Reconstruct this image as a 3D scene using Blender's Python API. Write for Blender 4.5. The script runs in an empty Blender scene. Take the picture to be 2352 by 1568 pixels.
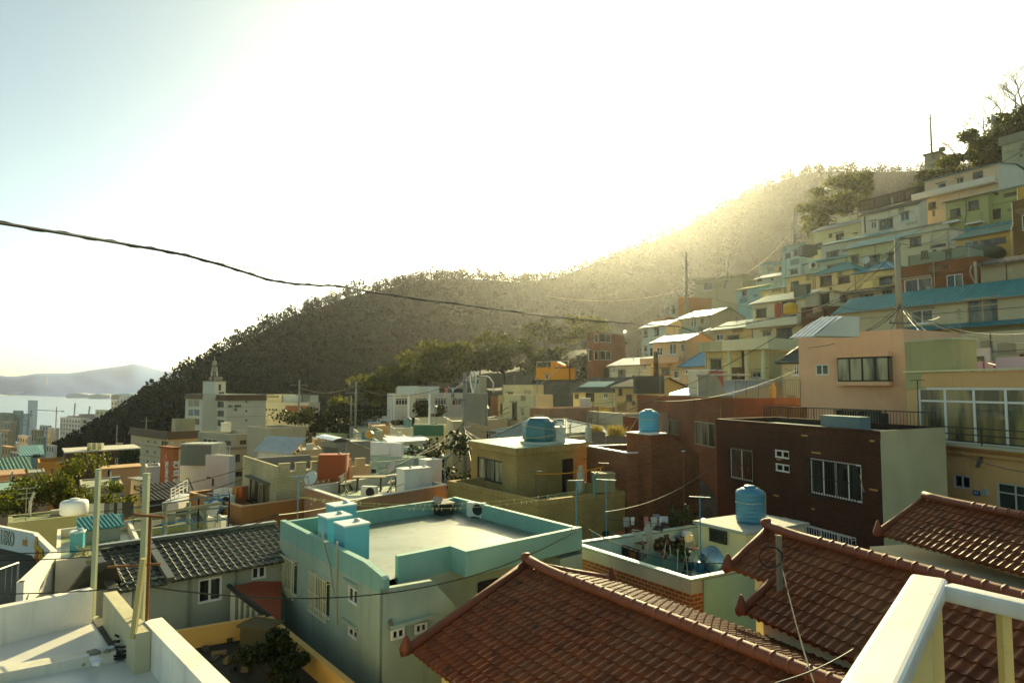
import bpy, math, random
from mathutils import Vector as V, Matrix, noise
R = random.Random(7)
SC = bpy.context.scene
COL = SC.collection
# ---------------------------------------------------------------- camera frame (reference grid 2352 x 1568)
F, CX, CY, HV = 1568.0, 1176.0, 784.0, 890.0
TH = math.atan((HV-CY)/F)
CT, ST = math.cos(TH), math.sin(TH)
def ray(u, v):
    a = (u-CX)/F; b = (CY-v)/F
    y = CT-b*ST
    return V((a/y, 1.0, (ST+b*CT)/y))
def P(u, v, d): return ray(u, v)*d
def Z(u, v, z):
    r = ray(u, v); return r*(z/r.z)
def U(p):
    # project back, for checks
    x, y, z = p; yy = y*CT+z*ST; zz = -y*ST+z*CT
    return (CX+F*x/yy, CY-F*zz/yy)
def crop(x0, y0, w, W):
    k = w/W*0.574219; ox, oy = x0*0.574219, y0*0.574219
    return lambda x, y: (ox+k*x, oy+k*y)
I_ = lambda x, y: (x, y)
c1 = crop(0,1350,1024,2327); c2 = crop(1024,1350,1024,2327); c3 = crop(2048,1350,1024,2327); c4 = crop(3072,1350,1024,2327)
c5 = crop(0,2040,1024,2324); c6 = crop(1024,2040,1024,2324); c7 = crop(2048,2040,1024,2324); c8 = crop(3072,2040,1024,2324)
cA = crop(3072,800,1024,2327); cB = crop(2300,900,1024,2327); cC = crop(3072,300,1024,2327)
cD = crop(3100,900,600,2352); cE = crop(2500,1150,700,2335); cF = crop(3600,900,496,1944); cG = crop(3400,500,696,2322)
cR = crop(2900,2050,600,1882); cJ = crop(2350,2000,650,2265); cK = crop(600,1950,550,2352); cL = crop(0,2040,600,2352)
# ---------------------------------------------------------------- materials
def hexc(h):
    c = [int(h[i:i+2], 16)/255 for i in (0, 2, 4)]
    return tuple((x/12.92 if x <= .04045 else ((x+.055)/1.055)**2.4) for x in c)
MAT = {}
def newmat(key):
    m = bpy.data.materials.new(key); m.use_nodes = True
    nt = m.node_tree; nt.nodes.clear()
    o = nt.nodes.new('ShaderNodeOutputMaterial'); b = nt.nodes.new('ShaderNodeBsdfPrincipled')
    nt.links.new(b.outputs[0], o.inputs[0])
    return m, nt, b
def N(nt, t, **kw):
    n = nt.nodes.new(t)
    for k, v in kw.items():
        if k in n.inputs: n.inputs[k].default_value = v
        else: setattr(n, k, v)
    return n
def mixc(nt, fac, a, b, mode='MIX'):
    n = nt.nodes.new('ShaderNodeMix'); n.data_type = 'RGBA'; n.blend_type = mode
    for s, x in ((n.inputs[0], fac), (n.inputs[6], a), (n.inputs[7], b)):
        if hasattr(x, 'is_output'): nt.links.new(x, s)
        else: s.default_value = x if isinstance(x, float) else (*x, 1)
    return n.outputs[2]
def ramp(nt, src, p0, p1):
    n = nt.nodes.new('ShaderNodeMapRange'); n.inputs[1].default_value = p0; n.inputs[2].default_value = p1
    nt.links.new(src, n.inputs[0]); return n.outputs[0]
def coords(nt, kind='Object', sc=(1, 1, 1)):
    t = nt.nodes.new('ShaderNodeTexCoord'); m = nt.nodes.new('ShaderNodeMapping')
    m.inputs[3].default_value = sc; nt.links.new(t.outputs[kind], m.inputs[0]); return m.outputs[0]
def noisef(nt, vec, scale, detail=4, rough=.55):
    n = N(nt, 'ShaderNodeTexNoise', Scale=scale, Detail=detail, Roughness=rough)
    nt.links.new(vec, n.inputs['Vector']); return n.outputs[0]
def bump(nt, b, h, s, d=.02):
    n = N(nt, 'ShaderNodeBump', Strength=s, Distance=d); nt.links.new(h, n.inputs['Height']); nt.links.new(n.outputs[0], b.inputs['Normal'])
def paint(h, rough=.75, dirt=.35, spec=.3, metal=0.0):
    """weathered paint or render: patchy tone, rain streaks, grime"""
    k = ('paint', h, rough, dirt, metal)
    if k in MAT: return MAT[k]
    m, nt, b = newmat('paint_'+h); c = hexc(h)
    v = coords(nt); vs = coords(nt, sc=(2.2, 2.2, .22))
    a = ramp(nt, noisef(nt, v, .7, 5), .3, .72)
    base = mixc(nt, a, tuple(x*(1-.28*dirt) for x in c), tuple(min(.9, x*(1+.12*dirt)) for x in c))
    st = ramp(nt, noisef(nt, vs, 1.3, 6, .65), .56, .8)
    mu = nt.nodes.new('ShaderNodeMath'); mu.operation = 'MULTIPLY'; mu.inputs[1].default_value = .75*dirt; nt.links.new(st, mu.inputs[0])
    g = tuple(.35*x+.012 for x in c)
    base = mixc(nt, mu.outputs[0], base, g)
    nt.links.new(base, b.inputs['Base Color'])
    b.inputs['Roughness'].default_value = rough; b.inputs['Specular IOR Level'].default_value = spec; b.inputs['Metallic'].default_value = metal
    bump(nt, b, noisef(nt, v, 9, 4), .25, .02)
    MAT[k] = m; return m
def brick(h1, h2, hm, bw=.23, bh=.075, mort=.012, var=.5):
    k = ('brick', h1, h2, hm, bw, bh)
    if k in MAT: return MAT[k]
    m, nt, b = newmat('brick_'+h1)
    v = coords(nt, 'UV')
    t = N(nt, 'ShaderNodeTexBrick', Scale=1.0); t.inputs['Brick Width'].default_value = bw; t.inputs['Row Height'].default_value = bh
    t.inputs['Mortar Size'].default_value = mort; t.inputs['Color1'].default_value = (*hexc(h1), 1); t.inputs['Color2'].default_value = (*hexc(h2), 1)
    t.inputs['Mortar'].default_value = (*hexc(hm), 1); t.inputs['Bias'].default_value = -.35
    nt.links.new(v, t.inputs['Vector'])
    vo = coords(nt); st = ramp(nt, noisef(nt, vo, .5, 5), .35, .75)
    c = mixc(nt, st, t.outputs['Color'], mixc(nt, 1.0, t.outputs['Color'], (.62, .6, .58), 'MULTIPLY'))
    nt.links.new(c, b.inputs['Base Color']); b.inputs['Roughness'].default_value = .85; b.inputs['Specular IOR Level'].default_value = .2
    iv = nt.nodes.new('ShaderNodeMath'); iv.operation = 'SUBTRACT'; iv.inputs[0].default_value = 1; nt.links.new(t.outputs['Fac'], iv.inputs[1])
    bump(nt, b, iv.outputs[0], .5, .012)
    MAT[k] = m; return m
def gloss(h, rough=.25, metal=0.0, spec=.5, var=.15):
    k = ('gloss', h, rough, metal)
    if k in MAT: return MAT[k]
    m, nt, b = newmat('gloss_'+h); c = hexc(h)
    a = ramp(nt, noisef(nt, coords(nt), 1.1, 5), .3, .7)
    nt.links.new(mixc(nt, a, tuple(x*(1-var) for x in c), tuple(min(.92, x*(1+var*.6)) for x in c)), b.inputs['Base Color'])
    r = nt.nodes.new('ShaderNodeMapRange'); r.inputs[3].default_value = max(.03, rough-.1); r.inputs[4].default_value = rough+.14
    nt.links.new(noisef(nt, coords(nt), 2.3, 5), r.inputs[0]); nt.links.new(r.outputs[0], b.inputs['Roughness'])
    b.inputs['Metallic'].default_value = metal; b.inputs['Specular IOR Level'].default_value = spec
    MAT[k] = m; return m
def worn(h, h2, rough=.4, amt=.58, scale=5.0, metal=0.0):
    """painted surface with chips, rust or moss showing through"""
    k = ('worn', h, h2, rough, amt)
    if k in MAT: return MAT[k]
    m, nt, b = newmat('worn_'+h); c = hexc(h); v = coords(nt)
    a = ramp(nt, noisef(nt, v, 1.2, 5), .3, .7); base = mixc(nt, a, tuple(x*.82 for x in c), tuple(min(.92, x*1.06) for x in c))
    sp = ramp(nt, noisef(nt, v, scale, 8, .68), amt, amt+.07)
    st = ramp(nt, noisef(nt, coords(nt, sc=(3, 3, .3)), 1.6, 6, .6), .52, .85)
    base = mixc(nt, st, base, tuple(.6*x+.01 for x in c)); base = mixc(nt, sp, base, hexc(h2)); nt.links.new(base, b.inputs['Base Color'])
    r = nt.nodes.new('ShaderNodeMapRange'); r.inputs[3].default_value = max(.05, rough-.1); r.inputs[4].default_value = rough+.25; nt.links.new(noisef(nt, v, 3, 5), r.inputs[0]); nt.links.new(r.outputs[0], b.inputs['Roughness'])
    b.inputs['Metallic'].default_value = metal; bump(nt, b, noisef(nt, v, 14, 5), .2, .01); MAT[k] = m; return m
def tilem(h, h2, h3, rough=.6):
    """clay tile: each tile its own tone, faded and mossy patches"""
    k = ('tile', h, h2, h3)
    if k in MAT: return MAT[k]
    m, nt, b = newmat('tile_'+h); v = coords(nt)
    vo = N(nt, 'ShaderNodeTexVoronoi', Scale=4.2); nt.links.new(v, vo.inputs['Vector']); sx = nt.nodes.new('ShaderNodeSeparateColor'); nt.links.new(vo.outputs['Color'], sx.inputs[0])
    base = mixc(nt, sx.outputs[0], tuple(x*.7 for x in hexc(h)), tuple(x*1.25 for x in hexc(h)))
    base = mixc(nt, ramp(nt, noisef(nt, v, .55, 6, .6), .5, .78), base, hexc(h2)); base = mixc(nt, ramp(nt, noisef(nt, v, 2.6, 7, .7), .58, .72), base, hexc(h3))
    nt.links.new(base, b.inputs['Base Color']); r = nt.nodes.new('ShaderNodeMapRange'); r.inputs[3].default_value = rough-.18; r.inputs[4].default_value = rough+.2; nt.links.new(noisef(nt, v, 3, 4), r.inputs[0]); nt.links.new(r.outputs[0], b.inputs['Roughness'])
    b.inputs['Specular IOR Level'].default_value = .3; bump(nt, b, noisef(nt, v, 22, 4), .3, .008); MAT[k] = m; return m
def glassm(h='1a1d1b', h2='3c4440'):
    """window pane: dark room behind, pale curtain patches, mirror-like surface"""
    k = ('glass', h, h2)
    if k in MAT: return MAT[k]
    m, nt, b = newmat('glass_'+h)
    v = coords(nt, sc=(1.2, 1.2, .25))
    a = ramp(nt, noisef(nt, v, 1.3, 2), .42, .6)
    nt.links.new(mixc(nt, a, hexc(h), hexc(h2)), b.inputs['Base Color'])
    b.inputs['Roughness'].default_value = .06; b.inputs['Specular IOR Level'].default_value = .6
    MAT[k] = m; return m
def leafm(h1, h2, trans=.35):
    k = ('leaf', h1, h2)
    if k in MAT: return MAT[k]
    m, nt, b = newmat('leaf_'+h1)
    g = nt.nodes.new('ShaderNodeNewGeometry')
    c = mixc(nt, g.outputs['Random Per Island'], hexc(h1), hexc(h2))
    nt.links.new(c, b.inputs['Base Color']); b.inputs['Roughness'].default_value = .6; b.inputs['Specular IOR Level'].default_value = .25
    t = nt.nodes.new('ShaderNodeBsdfTranslucent'); nt.links.new(c, t.inputs[0])
    mx = nt.nodes.new('ShaderNodeMixShader'); mx.inputs[0].default_value = trans
    nt.links.new(b.outputs[0], mx.inputs[1]); nt.links.new(t.outputs[0], mx.inputs[2])
    nt.links.new(mx.outputs[0], nt.nodes['Material Output'].inputs[0])
    MAT[k] = m; return m
def emitm(h, s):
    k = ('emit', h, s)
    if k in MAT: return MAT[k]
    m, nt, b = newmat('lamp_'+h); b.inputs['Emission Color'].default_value = (*hexc(h), 1); b.inputs['Emission Strength'].default_value = s
    MAT[k] = m; return m
# ---------------------------------------------------------------- mesh collecting
class MB:
    def __init__(s): s.v = []; s.f = []
    def poly(s, *pts):
        n = len(s.v); s.v += [V(p) for p in pts]; s.f.append(tuple(range(n, n+len(pts)))); return s
    def box(s, o, a, b, c):
        o, a, b, c = V(o), V(a), V(b), V(c)
        if a.cross(b).dot(c) < 0: a, b = b, a
        q = [o, o+a, o+a+b, o+b, o+c, o+a+c, o+a+b+c, o+b+c]; n = len(s.v); s.v += q
        s.f += [tuple(n+i for i in t) for t in ((0,3,2,1),(4,5,6,7),(0,1,5,4),(1,2,6,5),(2,3,7,6),(3,0,4,7))]; return s
    def beam(s, p, q, w, h=None, up=V((0, 0, 1))):
        p, q = V(p), V(q); h = h or w; d = (q-p); x = d.cross(up)
        if x.length < 1e-5: x = V((1, 0, 0))
        x.normalize(); y = x.cross(d).normalized()
        return s.box(p-x*w/2-y*h/2, x*w, y*h, d)
    def path(s, pts, r, n=6, caps=True):
        pts = [V(p) for p in pts]; rr = r if isinstance(r, (list, tuple)) else [r]*len(pts); base = len(s.v)
        t = (pts[1]-pts[0]).normalized(); x = t.cross(V((0, 0, 1)))
        if x.length < .05: x = t.cross(V((1, 0, 0)))
        x.normalize()
        for i, p in enumerate(pts):
            a = pts[max(0, i-1)]; b = pts[min(len(pts)-1, i+1)]; t = (b-a).normalized()
            x = (x-t*x.dot(t)).normalized(); y = t.cross(x)
            for k in range(n):
                an = 2*math.pi*k/n; s.v.append(p+(x*math.cos(an)+y*math.sin(an))*rr[i])
        for i in range(len(pts)-1):
            for k in range(n):
                a = base+i*n+k; b = base+i*n+(k+1) % n; s.f.append((a, b, b+n, a+n))
        if caps:
            s.f.append(tuple(base+k for k in range(n))[::-1]); m = base+(len(pts)-1)*n; s.f.append(tuple(m+k for k in range(n)))
        return s
    def lathe(s, o, prof, n=16, axis=V((0, 0, 1)), ex=None):
        o = V(o); z = V(axis).normalized(); x = ex or z.cross(V((0, 1, 0)))
        if x.length < .05: x = z.cross(V((1, 0, 0)))
        x = x.normalized(); y = z.cross(x); base = len(s.v)
        for r, h in prof:
            for k in range(n):
                an = 2*math.pi*k/n; s.v.append(o+z*h+(x*math.cos(an)+y*math.sin(an))*r)
        for i in range(len(prof)-1):
            for k in range(n):
                a = base+i*n+k; b = base+i*n+(k+1) % n; s.f.append((a, b, b+n, a+n))
        s.f.append(tuple(base+k for k in range(n))[::-1]); m = base+(len(prof)-1)*n; s.f.append(tuple(m+k for k in range(n)))
        return s
    def prism(s, pts, d):
        pts = [V(p) for p in pts]; d = V(d)
        nrm = V((0, 0, 0))
        for i in range(len(pts)): nrm += (pts[i]-pts[0]).cross(pts[(i+1) % len(pts)]-pts[0])
        if nrm.dot(d) < 0: pts = pts[::-1]
        n = len(s.v); m = len(pts); s.v += pts+[p+d for p in pts]
        s.f.append(tuple(range(n, n+m))[::-1]); s.f.append(tuple(range(n+m, n+2*m)))
        for i in range(m):
            j = (i+1) % m; s.f.append((n+i, n+j, n+m+j, n+m+i))
        return s
    def blob(s, o, r, n=8, m=6, sq=(1, 1, 1), seed=0, amp=.0):
        o = V(o); base = len(s.v)
        for i in range(m+1):
            th = math.pi*i/m
            for k in range(n):
                ph = 2*math.pi*k/n; d = V((math.sin(th)*math.cos(ph), math.sin(th)*math.sin(ph), math.cos(th)))
                w = 1+amp*noise.noise(d*2.1+V((seed, seed*1.7, 0)))
                s.v.append(o+V((d.x*sq[0], d.y*sq[1], d.z*sq[2]))*r*w)
        for i in range(m):
            for k in range(n):
                a = base+i*n+k; b = base+i*n+(k+1) % n; s.f.append((a, a+n, b+n, b))
        return s
    def build(s, name, mat, parent=None, smooth=False, at=None):
        me = bpy.data.meshes.new(name)
        off = org(parent) if parent else (V(at) if at else V((0, 0, 0)))
        me.from_pydata([p-off for p in s.v], [], s.f)
        uv = me.uv_layers.new(name='UVMap').data
        for p in me.polygons:
            n = p.normal
            if abs(n.z) > .75: t, w = V((1, 0, 0)), V((0, 1, 0))
            else: t, w = V((-n.y, n.x, 0)).normalized(), V((0, 0, 1))
            for li in p.loop_indices:
                q = s.v[me.loops[li].vertex_index]; uv[li].uv = (q.dot(t), q.dot(w))
            p.use_smooth = smooth
        me.materials.append(mat)
        o = bpy.data.objects.new(name, me); COL.objects.link(o)
        if parent: o.parent = parent
        else: o.location = off
        return o
def org(o):
    p = V((0, 0, 0))
    while o: p += o.location; o = o.parent
    return p
def tag(o, label, cat, group=None, kind=None):
    if label: o['label'] = label
    if cat: o['category'] = cat
    if group: o['group'] = group
    if kind: o['kind'] = kind
    return o
def thing(name, label, cat, loc, group=None):
    o = bpy.data.objects.new(name, None); COL.objects.link(o); o.location = loc; o.empty_display_size = .2
    return tag(o, label, cat, group)
def clone(o, loc=None, rz=None, label=None, parent=None):
    c = o.copy(); COL.objects.link(c); c.parent = parent
    if loc is not None: c.location = loc
    if rz is not None: c.rotation_euler.z = rz
    if label: c['label'] = label
    for ch in list(o.children): clone(ch, parent=c)
    return c
def text(body, o, ex, ez, h, mat, parent, name='lettering', depth=.02, align='CENTER', font=None, sx=1.0, bold=0.0):
    cu = bpy.data.curves.new(name, 'FONT'); cu.body = body; cu.size = 1; cu.align_x = align; cu.align_y = 'CENTER'; cu.extrude = depth/h/2; cu.offset = bold
    t = bpy.data.objects.new(name, cu); COL.objects.link(t)
    dg = bpy.context.evaluated_depsgraph_get(); dg.update()
    me = bpy.data.meshes.new_from_object(t.evaluated_get(dg)); bpy.data.objects.remove(t)
    ex, ez = V(ex).normalized(), V(ez).normalized(); n = ex.cross(ez)
    off = org(parent) if parent else V((0, 0, 0)); o = V(o)-off
    for v in me.vertices: v.co = o+ex*v.co.x*h*sx+ez*v.co.y*h+n*v.co.z*h
    me.materials.clear(); me.materials.append(mat)
    ob = bpy.data.objects.new(name, me); COL.objects.link(ob); ob.parent = parent
    return ob
UP = V((0, 0, 1))
GROUND = []   # x, y, z that the terrain sheet passes under
# ---------------------------------------------------------------- roof sheets
def clipfun(A, B, C, D):
    ax = (B-A); L = ax.length; ax = ax/L; up = D-A; up = up-ax*up.dot(ax); H = up.length; up = up/H
    xd = (D-A).dot(ax); xc = (C-A).dot(ax); nrm = ax.cross(up)
    if nrm.z < 0: nrm = -nrm
    def top(x):
        t = H
        if xd > 1e-4 and x < xd: t = min(t, H*x/xd)
        if xc < L-1e-4 and x > xc: t = min(t, H*(L-x)/(L-xc))
        return max(0, t)
    def xr(y):
        return xd*y/H, L+(xc-L)*y/H
    return ax, up, nrm, L, H, top, xr
def ribroof(mb, A, B, C, D, pitch=.3, amp=.035, th=.03):
    A, B, C, D = map(V, (A, B, C, D)); ax, up, nrm, L, H, top, xr = clipfun(A, B, C, D)
    xs = [0.0]; k = 0
    prof = [(.0, 0), (.5, 0), (.6, 1), (.9, 1), (1.0, 0)]
    n = max(1, round(L/pitch)); w = L/n; pts = []
    for i in range(n):
        for f, h in prof[:-1]: pts.append(((i+f)*w, h*amp))
    pts.append((L, 0))
    lo, hi = xr(0)[0], xr(H)
    for (x0, h0), (x1, h1) in zip(pts, pts[1:]):
        t0, t1 = top(x0), top(x1)
        if t0 <= .001 and t1 <= .001: continue
        # ridge may overrun the eave on either side
        mb.poly(A+ax*x0+nrm*h0, A+ax*x1+nrm*h1, A+ax*x1+up*t1+nrm*h1, A+ax*x0+up*t0+nrm*h0)
        mb.poly(A+ax*x0+nrm*h0, A+ax*x0-nrm*th, A+ax*x1-nrm*th, A+ax*x1+nrm*h1)
    mb.poly(A-nrm*th, D-nrm*th, C-nrm*th, B-nrm*th)
    mb.poly(A-nrm*th, A+nrm*.001, D+nrm*.001, D-nrm*th); mb.poly(B-nrm*th, C-nrm*th, C+nrm*.001, B+nrm*.001)
def tileroof(mb, A, B, C, D, pitch=.2, course=.24, amp=.03, step=.022, th=.05, ns=6, shape=None):
    A, B, C, D = map(V, (A, B, C, D)); ax, up, nrm, L, H, top, xr = clipfun(A, B, C, D)
    nc = max(1, round(H/course)); ch = H/nc; n = max(1, round(L/pitch)); pw = L/n
    shape = shape or (lambda f: (.5+.5*math.cos(2*math.pi*f))**1.3)
    for j in range(nc):
        y0, y1 = j*ch, (j+1)*ch; x0, x1 = xr((y0+y1)/2); b = len(mb.v); m = 0; x = x0
        i0 = math.ceil(x0/pw*ns); xs = [x0]+[i*pw/ns for i in range(i0, int(x1/pw*ns)+1) if x0+.005 < i*pw/ns < x1-.005]+[x1]
        for x in xs:
            h = amp*shape((x/pw) % 1.0)
            q = A+ax*x+nrm*h
            mb.v += [q+up*y0-nrm*(th if j == 0 else .0), q+up*(y0-.01)+nrm*step, q+up*y1+nrm*.001]
        for i in range(len(xs)-1):
            a = b+3*i; mb.f += [(a, a+3, a+4, a+1), (a+1, a+4, a+5, a+2)]
    mb.poly(A-nrm*th, D-nrm*th, C-nrm*th, B-nrm*th)
# ---------------------------------------------------------------- houses
PANE = glassm()
WHITEF = None
class House:
    """a box house: near vertical corner seen at pixel c, depth d; face L runs away to the left (vanishing point vp), face R to the right"""
    def __init__(s, name, label, cat, k, c, d, uL=None, uR=None, wL=None, wR=None, h=4, vp=235, mat=None, group=None, vpR=None):
        s.k = k; u, v = k(*c); s.C = P(u, v, d); s.z1 = s.C.z; s.z0 = s.C.z-h; s.h = h
        e2 = V(((vp-CX)/F, 1, 0)).normalized(); e1 = V((e2.y, -e2.x, 0)); 
        if vpR: e1 = V(((vpR-CX)/F, 1, 0)).normalized()
        s.e1, s.e2 = e1, e2
        s.n = {'L': -(e1-e2*e1.dot(e2)).normalized(), 'R': -(e2-e1*e1.dot(e2)).normalized()}; s.e = {'L': e2, 'R': e1}
        s.wL = wL or s.ax('L', k(uL, 0)[0], v)[0]; s.wR = wR or (s.ax('R', k(uR, 0)[0], v)[0] if uR is not None else 6.0)
        if not (.2 < s.wL < 80 and .2 < s.wR < 80): print('ODD SIZE', label, round(s.wL, 1), round(s.wR, 1))
        c0 = s.C+e1*s.wR/2+e2*s.wL/2
        s.root = thing(name, label, cat, V((c0.x, c0.y, s.z0)), group)
        s.mat = mat; s.holes = {'L': [], 'R': []}; s.wtop = s.z1; s.gab = None
        for a in (0, .5, 1) if not (name in ('green_rooftop_room', 'cream_rooftop_hut', 'grey_hut', 'yellow_brick_house', 'machine_hut', 'teal_sheet_hut') or 'built on top' in label or 'on the roof of' in label) else ():
            for b in (0, .5, 1):
                q = s.C+e1*s.wR*a+e2*s.wL*b; GROUND.append((q.x, q.y, s.z0+.05))
    def ax(s, f, u, v):
        r = ray(u, v); e = s.e[f]
        # C.xy + a e = t r.xy
        det = e.x*(-r.y)+r.x*e.y; a = (-s.C.x*(-r.y)+(-r.x)*s.C.y)/det if abs(det) > 1e-9 else 0
        t = s.C.y+a*e.y
        return a, r.z*t
    def pt(s, f, a, z, out=0.0):
        q = s.C+s.e[f]*a+s.n[f]*out; return V((q.x, q.y, z))
    def rect(s, f, r):
        u0, v0 = s.k(r[0], r[1]); u1, v1 = s.k(r[2], r[3]); um, vm = (u0+u1)/2, (v0+v1)/2
        a0, a1 = s.ax(f, u0, vm)[0], s.ax(f, u1, vm)[0]; za, zb = s.ax(f, um, v0)[1], s.ax(f, um, v1)[1]
        return min(a0, a1), max(a0, a1), min(za, zb), max(za, zb)
    def win(s, f, *r, st='s2', fm=None, pane=None, gm=None, fw=.06, sill=False, name='window', proud=False, gd=.09, hood=None):
        """window measured by its pixel box on face f"""
        a0, a1, z0, z1 = s.rect(f, r)
        return s.winm(f, a0, a1, z0, z1, st, fm, pane, gm, fw, sill, name, proud, gd, hood)
    def winm(s, f, a0, a1, z0, z1, st='s2', fm=None, pane=None, gm=None, fw=.06, sill=False, name='window', proud=False, gd=.09, hood=None):
        W = s.wL if f == 'L' else s.wR
        if a0 < .04: a0 = .04
        if a1 > W-.04: a1 = W-.04
        if a1-a0 < .1 or z1-z0 < .1: return
        fw = min(fw, (a1-a0)*.16, (z1-z0)*.2)
        rec = .1
        for (b0, b1, y0, y1) in s.holes[f]:
            if a0 < b1+.02 and a1 > b0-.02 and z0 < y1+.02 and z1 > y0-.02: proud = True
        if not proud and z1 < s.z1-.05 and z0 > s.z0+.05: s.holes[f].append((a0, a1, z0, z1)); dep = -rec+.02
        else: dep = .03
        fm = fm or paint('d8d4c8', .5, .2); m = MB(); e, n = s.e[f], s.n[f]
        def bar(x0, x1, y0, y1, d0, d1): m.box(s.pt(f, x0, y0, d0), e*(x1-x0), UP*(y1-y0), n*(d1-d0))
        t = .05
        bar(a0, a1, z0, z0+fw, dep, dep+t+.01); bar(a0, a1, z1-fw, z1, dep, dep+t+.01)
        bar(a0, a0+fw, z0+fw, z1-fw, dep, dep+t); bar(a1-fw, a1, z0+fw, z1-fw, dep, dep+t)
        nm = {'s1': 1, 's2': 2, 's3': 3, 's4': 4}.get(st[:2], 2)
        for i in range(1, nm):
            x = a0+(a1-a0)*i/nm; bar(x-fw*.55, x+fw*.55, z0+fw, z1-fw, dep, dep+t-.01)
        if 't' in st[2:]:
            y = z0+(z1-z0)*.75; bar(a0+fw, a1-fw, y-fw*.4, y+fw*.4, dep, dep+t-.015)
        if sill: bar(a0-.08, a1+.08, z0-.09, z0-.002, .0, .12)
        w = m.build(name, fm, s.root)
        q = MB(); q.box(s.pt(f, a0+fw*.5, z0+fw*.5, dep-.012), e*(a1-a0-fw), UP*(z1-z0-fw), n*.03)
        q.build('pane', pane or PANE, w)
        if 'g' in st[2:]:
            g = MB(); nb = max(3, int((a1-a0)/.13)); gdp = gd
            for i in range(nb+1):
                x = a0+(a1-a0)*i/nb; g.box(s.pt(f, x-.011, z0-.03, gdp), e*.022, UP*(z1-z0+.06), n*.022)
            for y in (z0-.02, (z0+z1)/2, z1-.01): g.box(s.pt(f, a0-.03, y-.012, gdp+.024), e*(a1-a0+.06), UP*.026, n*.02)
            for x in (a0, a1-.02):
                for y in (z0+.1, z1-.1): g.box(s.pt(f, x, y, dep+.05), e*.02, UP*.02, n*(gdp-dep-.05))
            g.build('grille', gm or fm, w)
        if hood:
            b = MB(); b.box(s.pt(f, a0-.12, z1+.05, 0), e*(a1-a0+.24), UP*.07, n*.3); b.build('hood', hood, w)
        return w
    def door(s, f, *r, mat=None, name='door'):
        a0, a1, z0, z1 = s.rect(f, r); m = MB(); e, n = s.e[f], s.n[f]
        m.box(s.pt(f, a0, z0, .0), e*(a1-a0), UP*(z1-z0), n*.03); m.box(s.pt(f, a0+.08, z0+.1, .03), e*(a1-a0-.16), UP*(z1-z0-.2), n*.02)
        return m.build(name, mat or paint('3a332a', .6), s.root)
    def panel(s, f, *r, mat=None, name='panel', out=.05, d0=0.0):
        a0, a1, z0, z1 = s.rect(f, r); m = MB(); m.box(s.pt(f, a0, z0, d0), s.e[f]*(a1-a0), UP*(z1-z0), s.n[f]*out)
        return m.build(name, mat or s.mat, s.root)
    def face(s, m, f, z0, z1):
        W = s.wL if f == 'L' else s.wR; hs = s.holes[f]; e, n = s.e[f], s.n[f]
        xs = sorted({0, W, *[h[0] for h in hs], *[h[1] for h in hs]}); zs = sorted({z0, z1, *[h[2] for h in hs], *[h[3] for h in hs]})
        flip = f == 'L'
        def q(a, b, c, d): m.poly(*((d, c, b, a) if flip else (a, b, c, d)))
        for x0, x1 in zip(xs, xs[1:]):
            for y0, y1 in zip(zs, zs[1:]):
                xm, ym = (x0+x1)/2, (y0+y1)/2
                if any(h[0] < xm < h[1] and h[2] < ym < h[3] for h in hs): continue
                q(s.pt(f, x0, y0), s.pt(f, x1, y0), s.pt(f, x1, y1), s.pt(f, x0, y1))
        r = -.1
        for (x0, x1, y0, y1) in hs:
            q(s.pt(f, x0, y0), s.pt(f, x1, y0), s.pt(f, x1, y0, r), s.pt(f, x0, y0, r)); q(s.pt(f, x0, y1, r), s.pt(f, x1, y1, r), s.pt(f, x1, y1), s.pt(f, x0, y1))
            q(s.pt(f, x0, y0, r), s.pt(f, x0, y1, r), s.pt(f, x0, y1), s.pt(f, x0, y0)); q(s.pt(f, x1, y0), s.pt(f, x1, y1), s.pt(f, x1, y1, r), s.pt(f, x1, y0, r))
            q(s.pt(f, x0, y0, r), s.pt(f, x1, y0, r), s.pt(f, x1, y1, r), s.pt(f, x0, y1, r))
    def at(s, a, b, z):
        q = s.C+s.e1*a+s.e2*b; return V((q.x, q.y, z))     # a along R, b along L
    def done(s, roof='flat', ph=.5, th=.15, fl=None, rise=1.0, over=.3, rm=None, pitch=.3, frac=.5, cop=None, kind='rib', low=None, matR=None):
        W1, W2 = s.wR, s.wL; z1 = s.z1; m = MB()
        mr = MB() if matR else m
        s.face(m, 'L', s.z0, z1); s.face(mr, 'R', s.z0, z1)
        A, B, C, D = (s.at(0, 0, 0), s.at(W1, 0, 0), s.at(W1, W2, 0), s.at(0, W2, 0))
        up = lambda p, z: V((p.x, p.y, z))
        m.poly(up(B, s.z0), up(C, s.z0), up(C, z1), up(B, z1)); m.poly(up(C, s.z0), up(D, s.z0), up(D, z1), up(C, z1))
        if roof == 'flat':
            i = [s.at(th, th, 0), s.at(W1-th, th, 0), s.at(W1-th, W2-th, 0), s.at(th, W2-th, 0)]; o = [A, B, C, D]; zf = z1-ph
            for j in range(4):
                q = (j+1) % 4
                m.poly(up(o[j], z1), up(o[q], z1), up(i[q], z1), up(i[j], z1)); m.poly(up(i[j], z1), up(i[q], z1), up(i[q], zf), up(i[j], zf))
            fm = MB(); fm.poly(*[up(p, zf) for p in i]); fm.build('roof', fl or paint('9a9a8c', .7, .6), s.root)
            if cop:
                cm = MB(); g = .03
                for (a, b, x, y) in ((-g, -g, W1+2*g, th+2*g), (-g, W2-th-g, W1+2*g, th+2*g), (-g, th+g, th+2*g, W2-2*th-2*g), (W1-th-g, th+g, th+2*g, W2-2*th-2*g)):
                    cm.box(s.at(a, b, z1+.002), s.e1*x, s.e2*y, UP*.05)
                cm.build('coping', cop, s.root)
        elif roof == 'slab':
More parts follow.
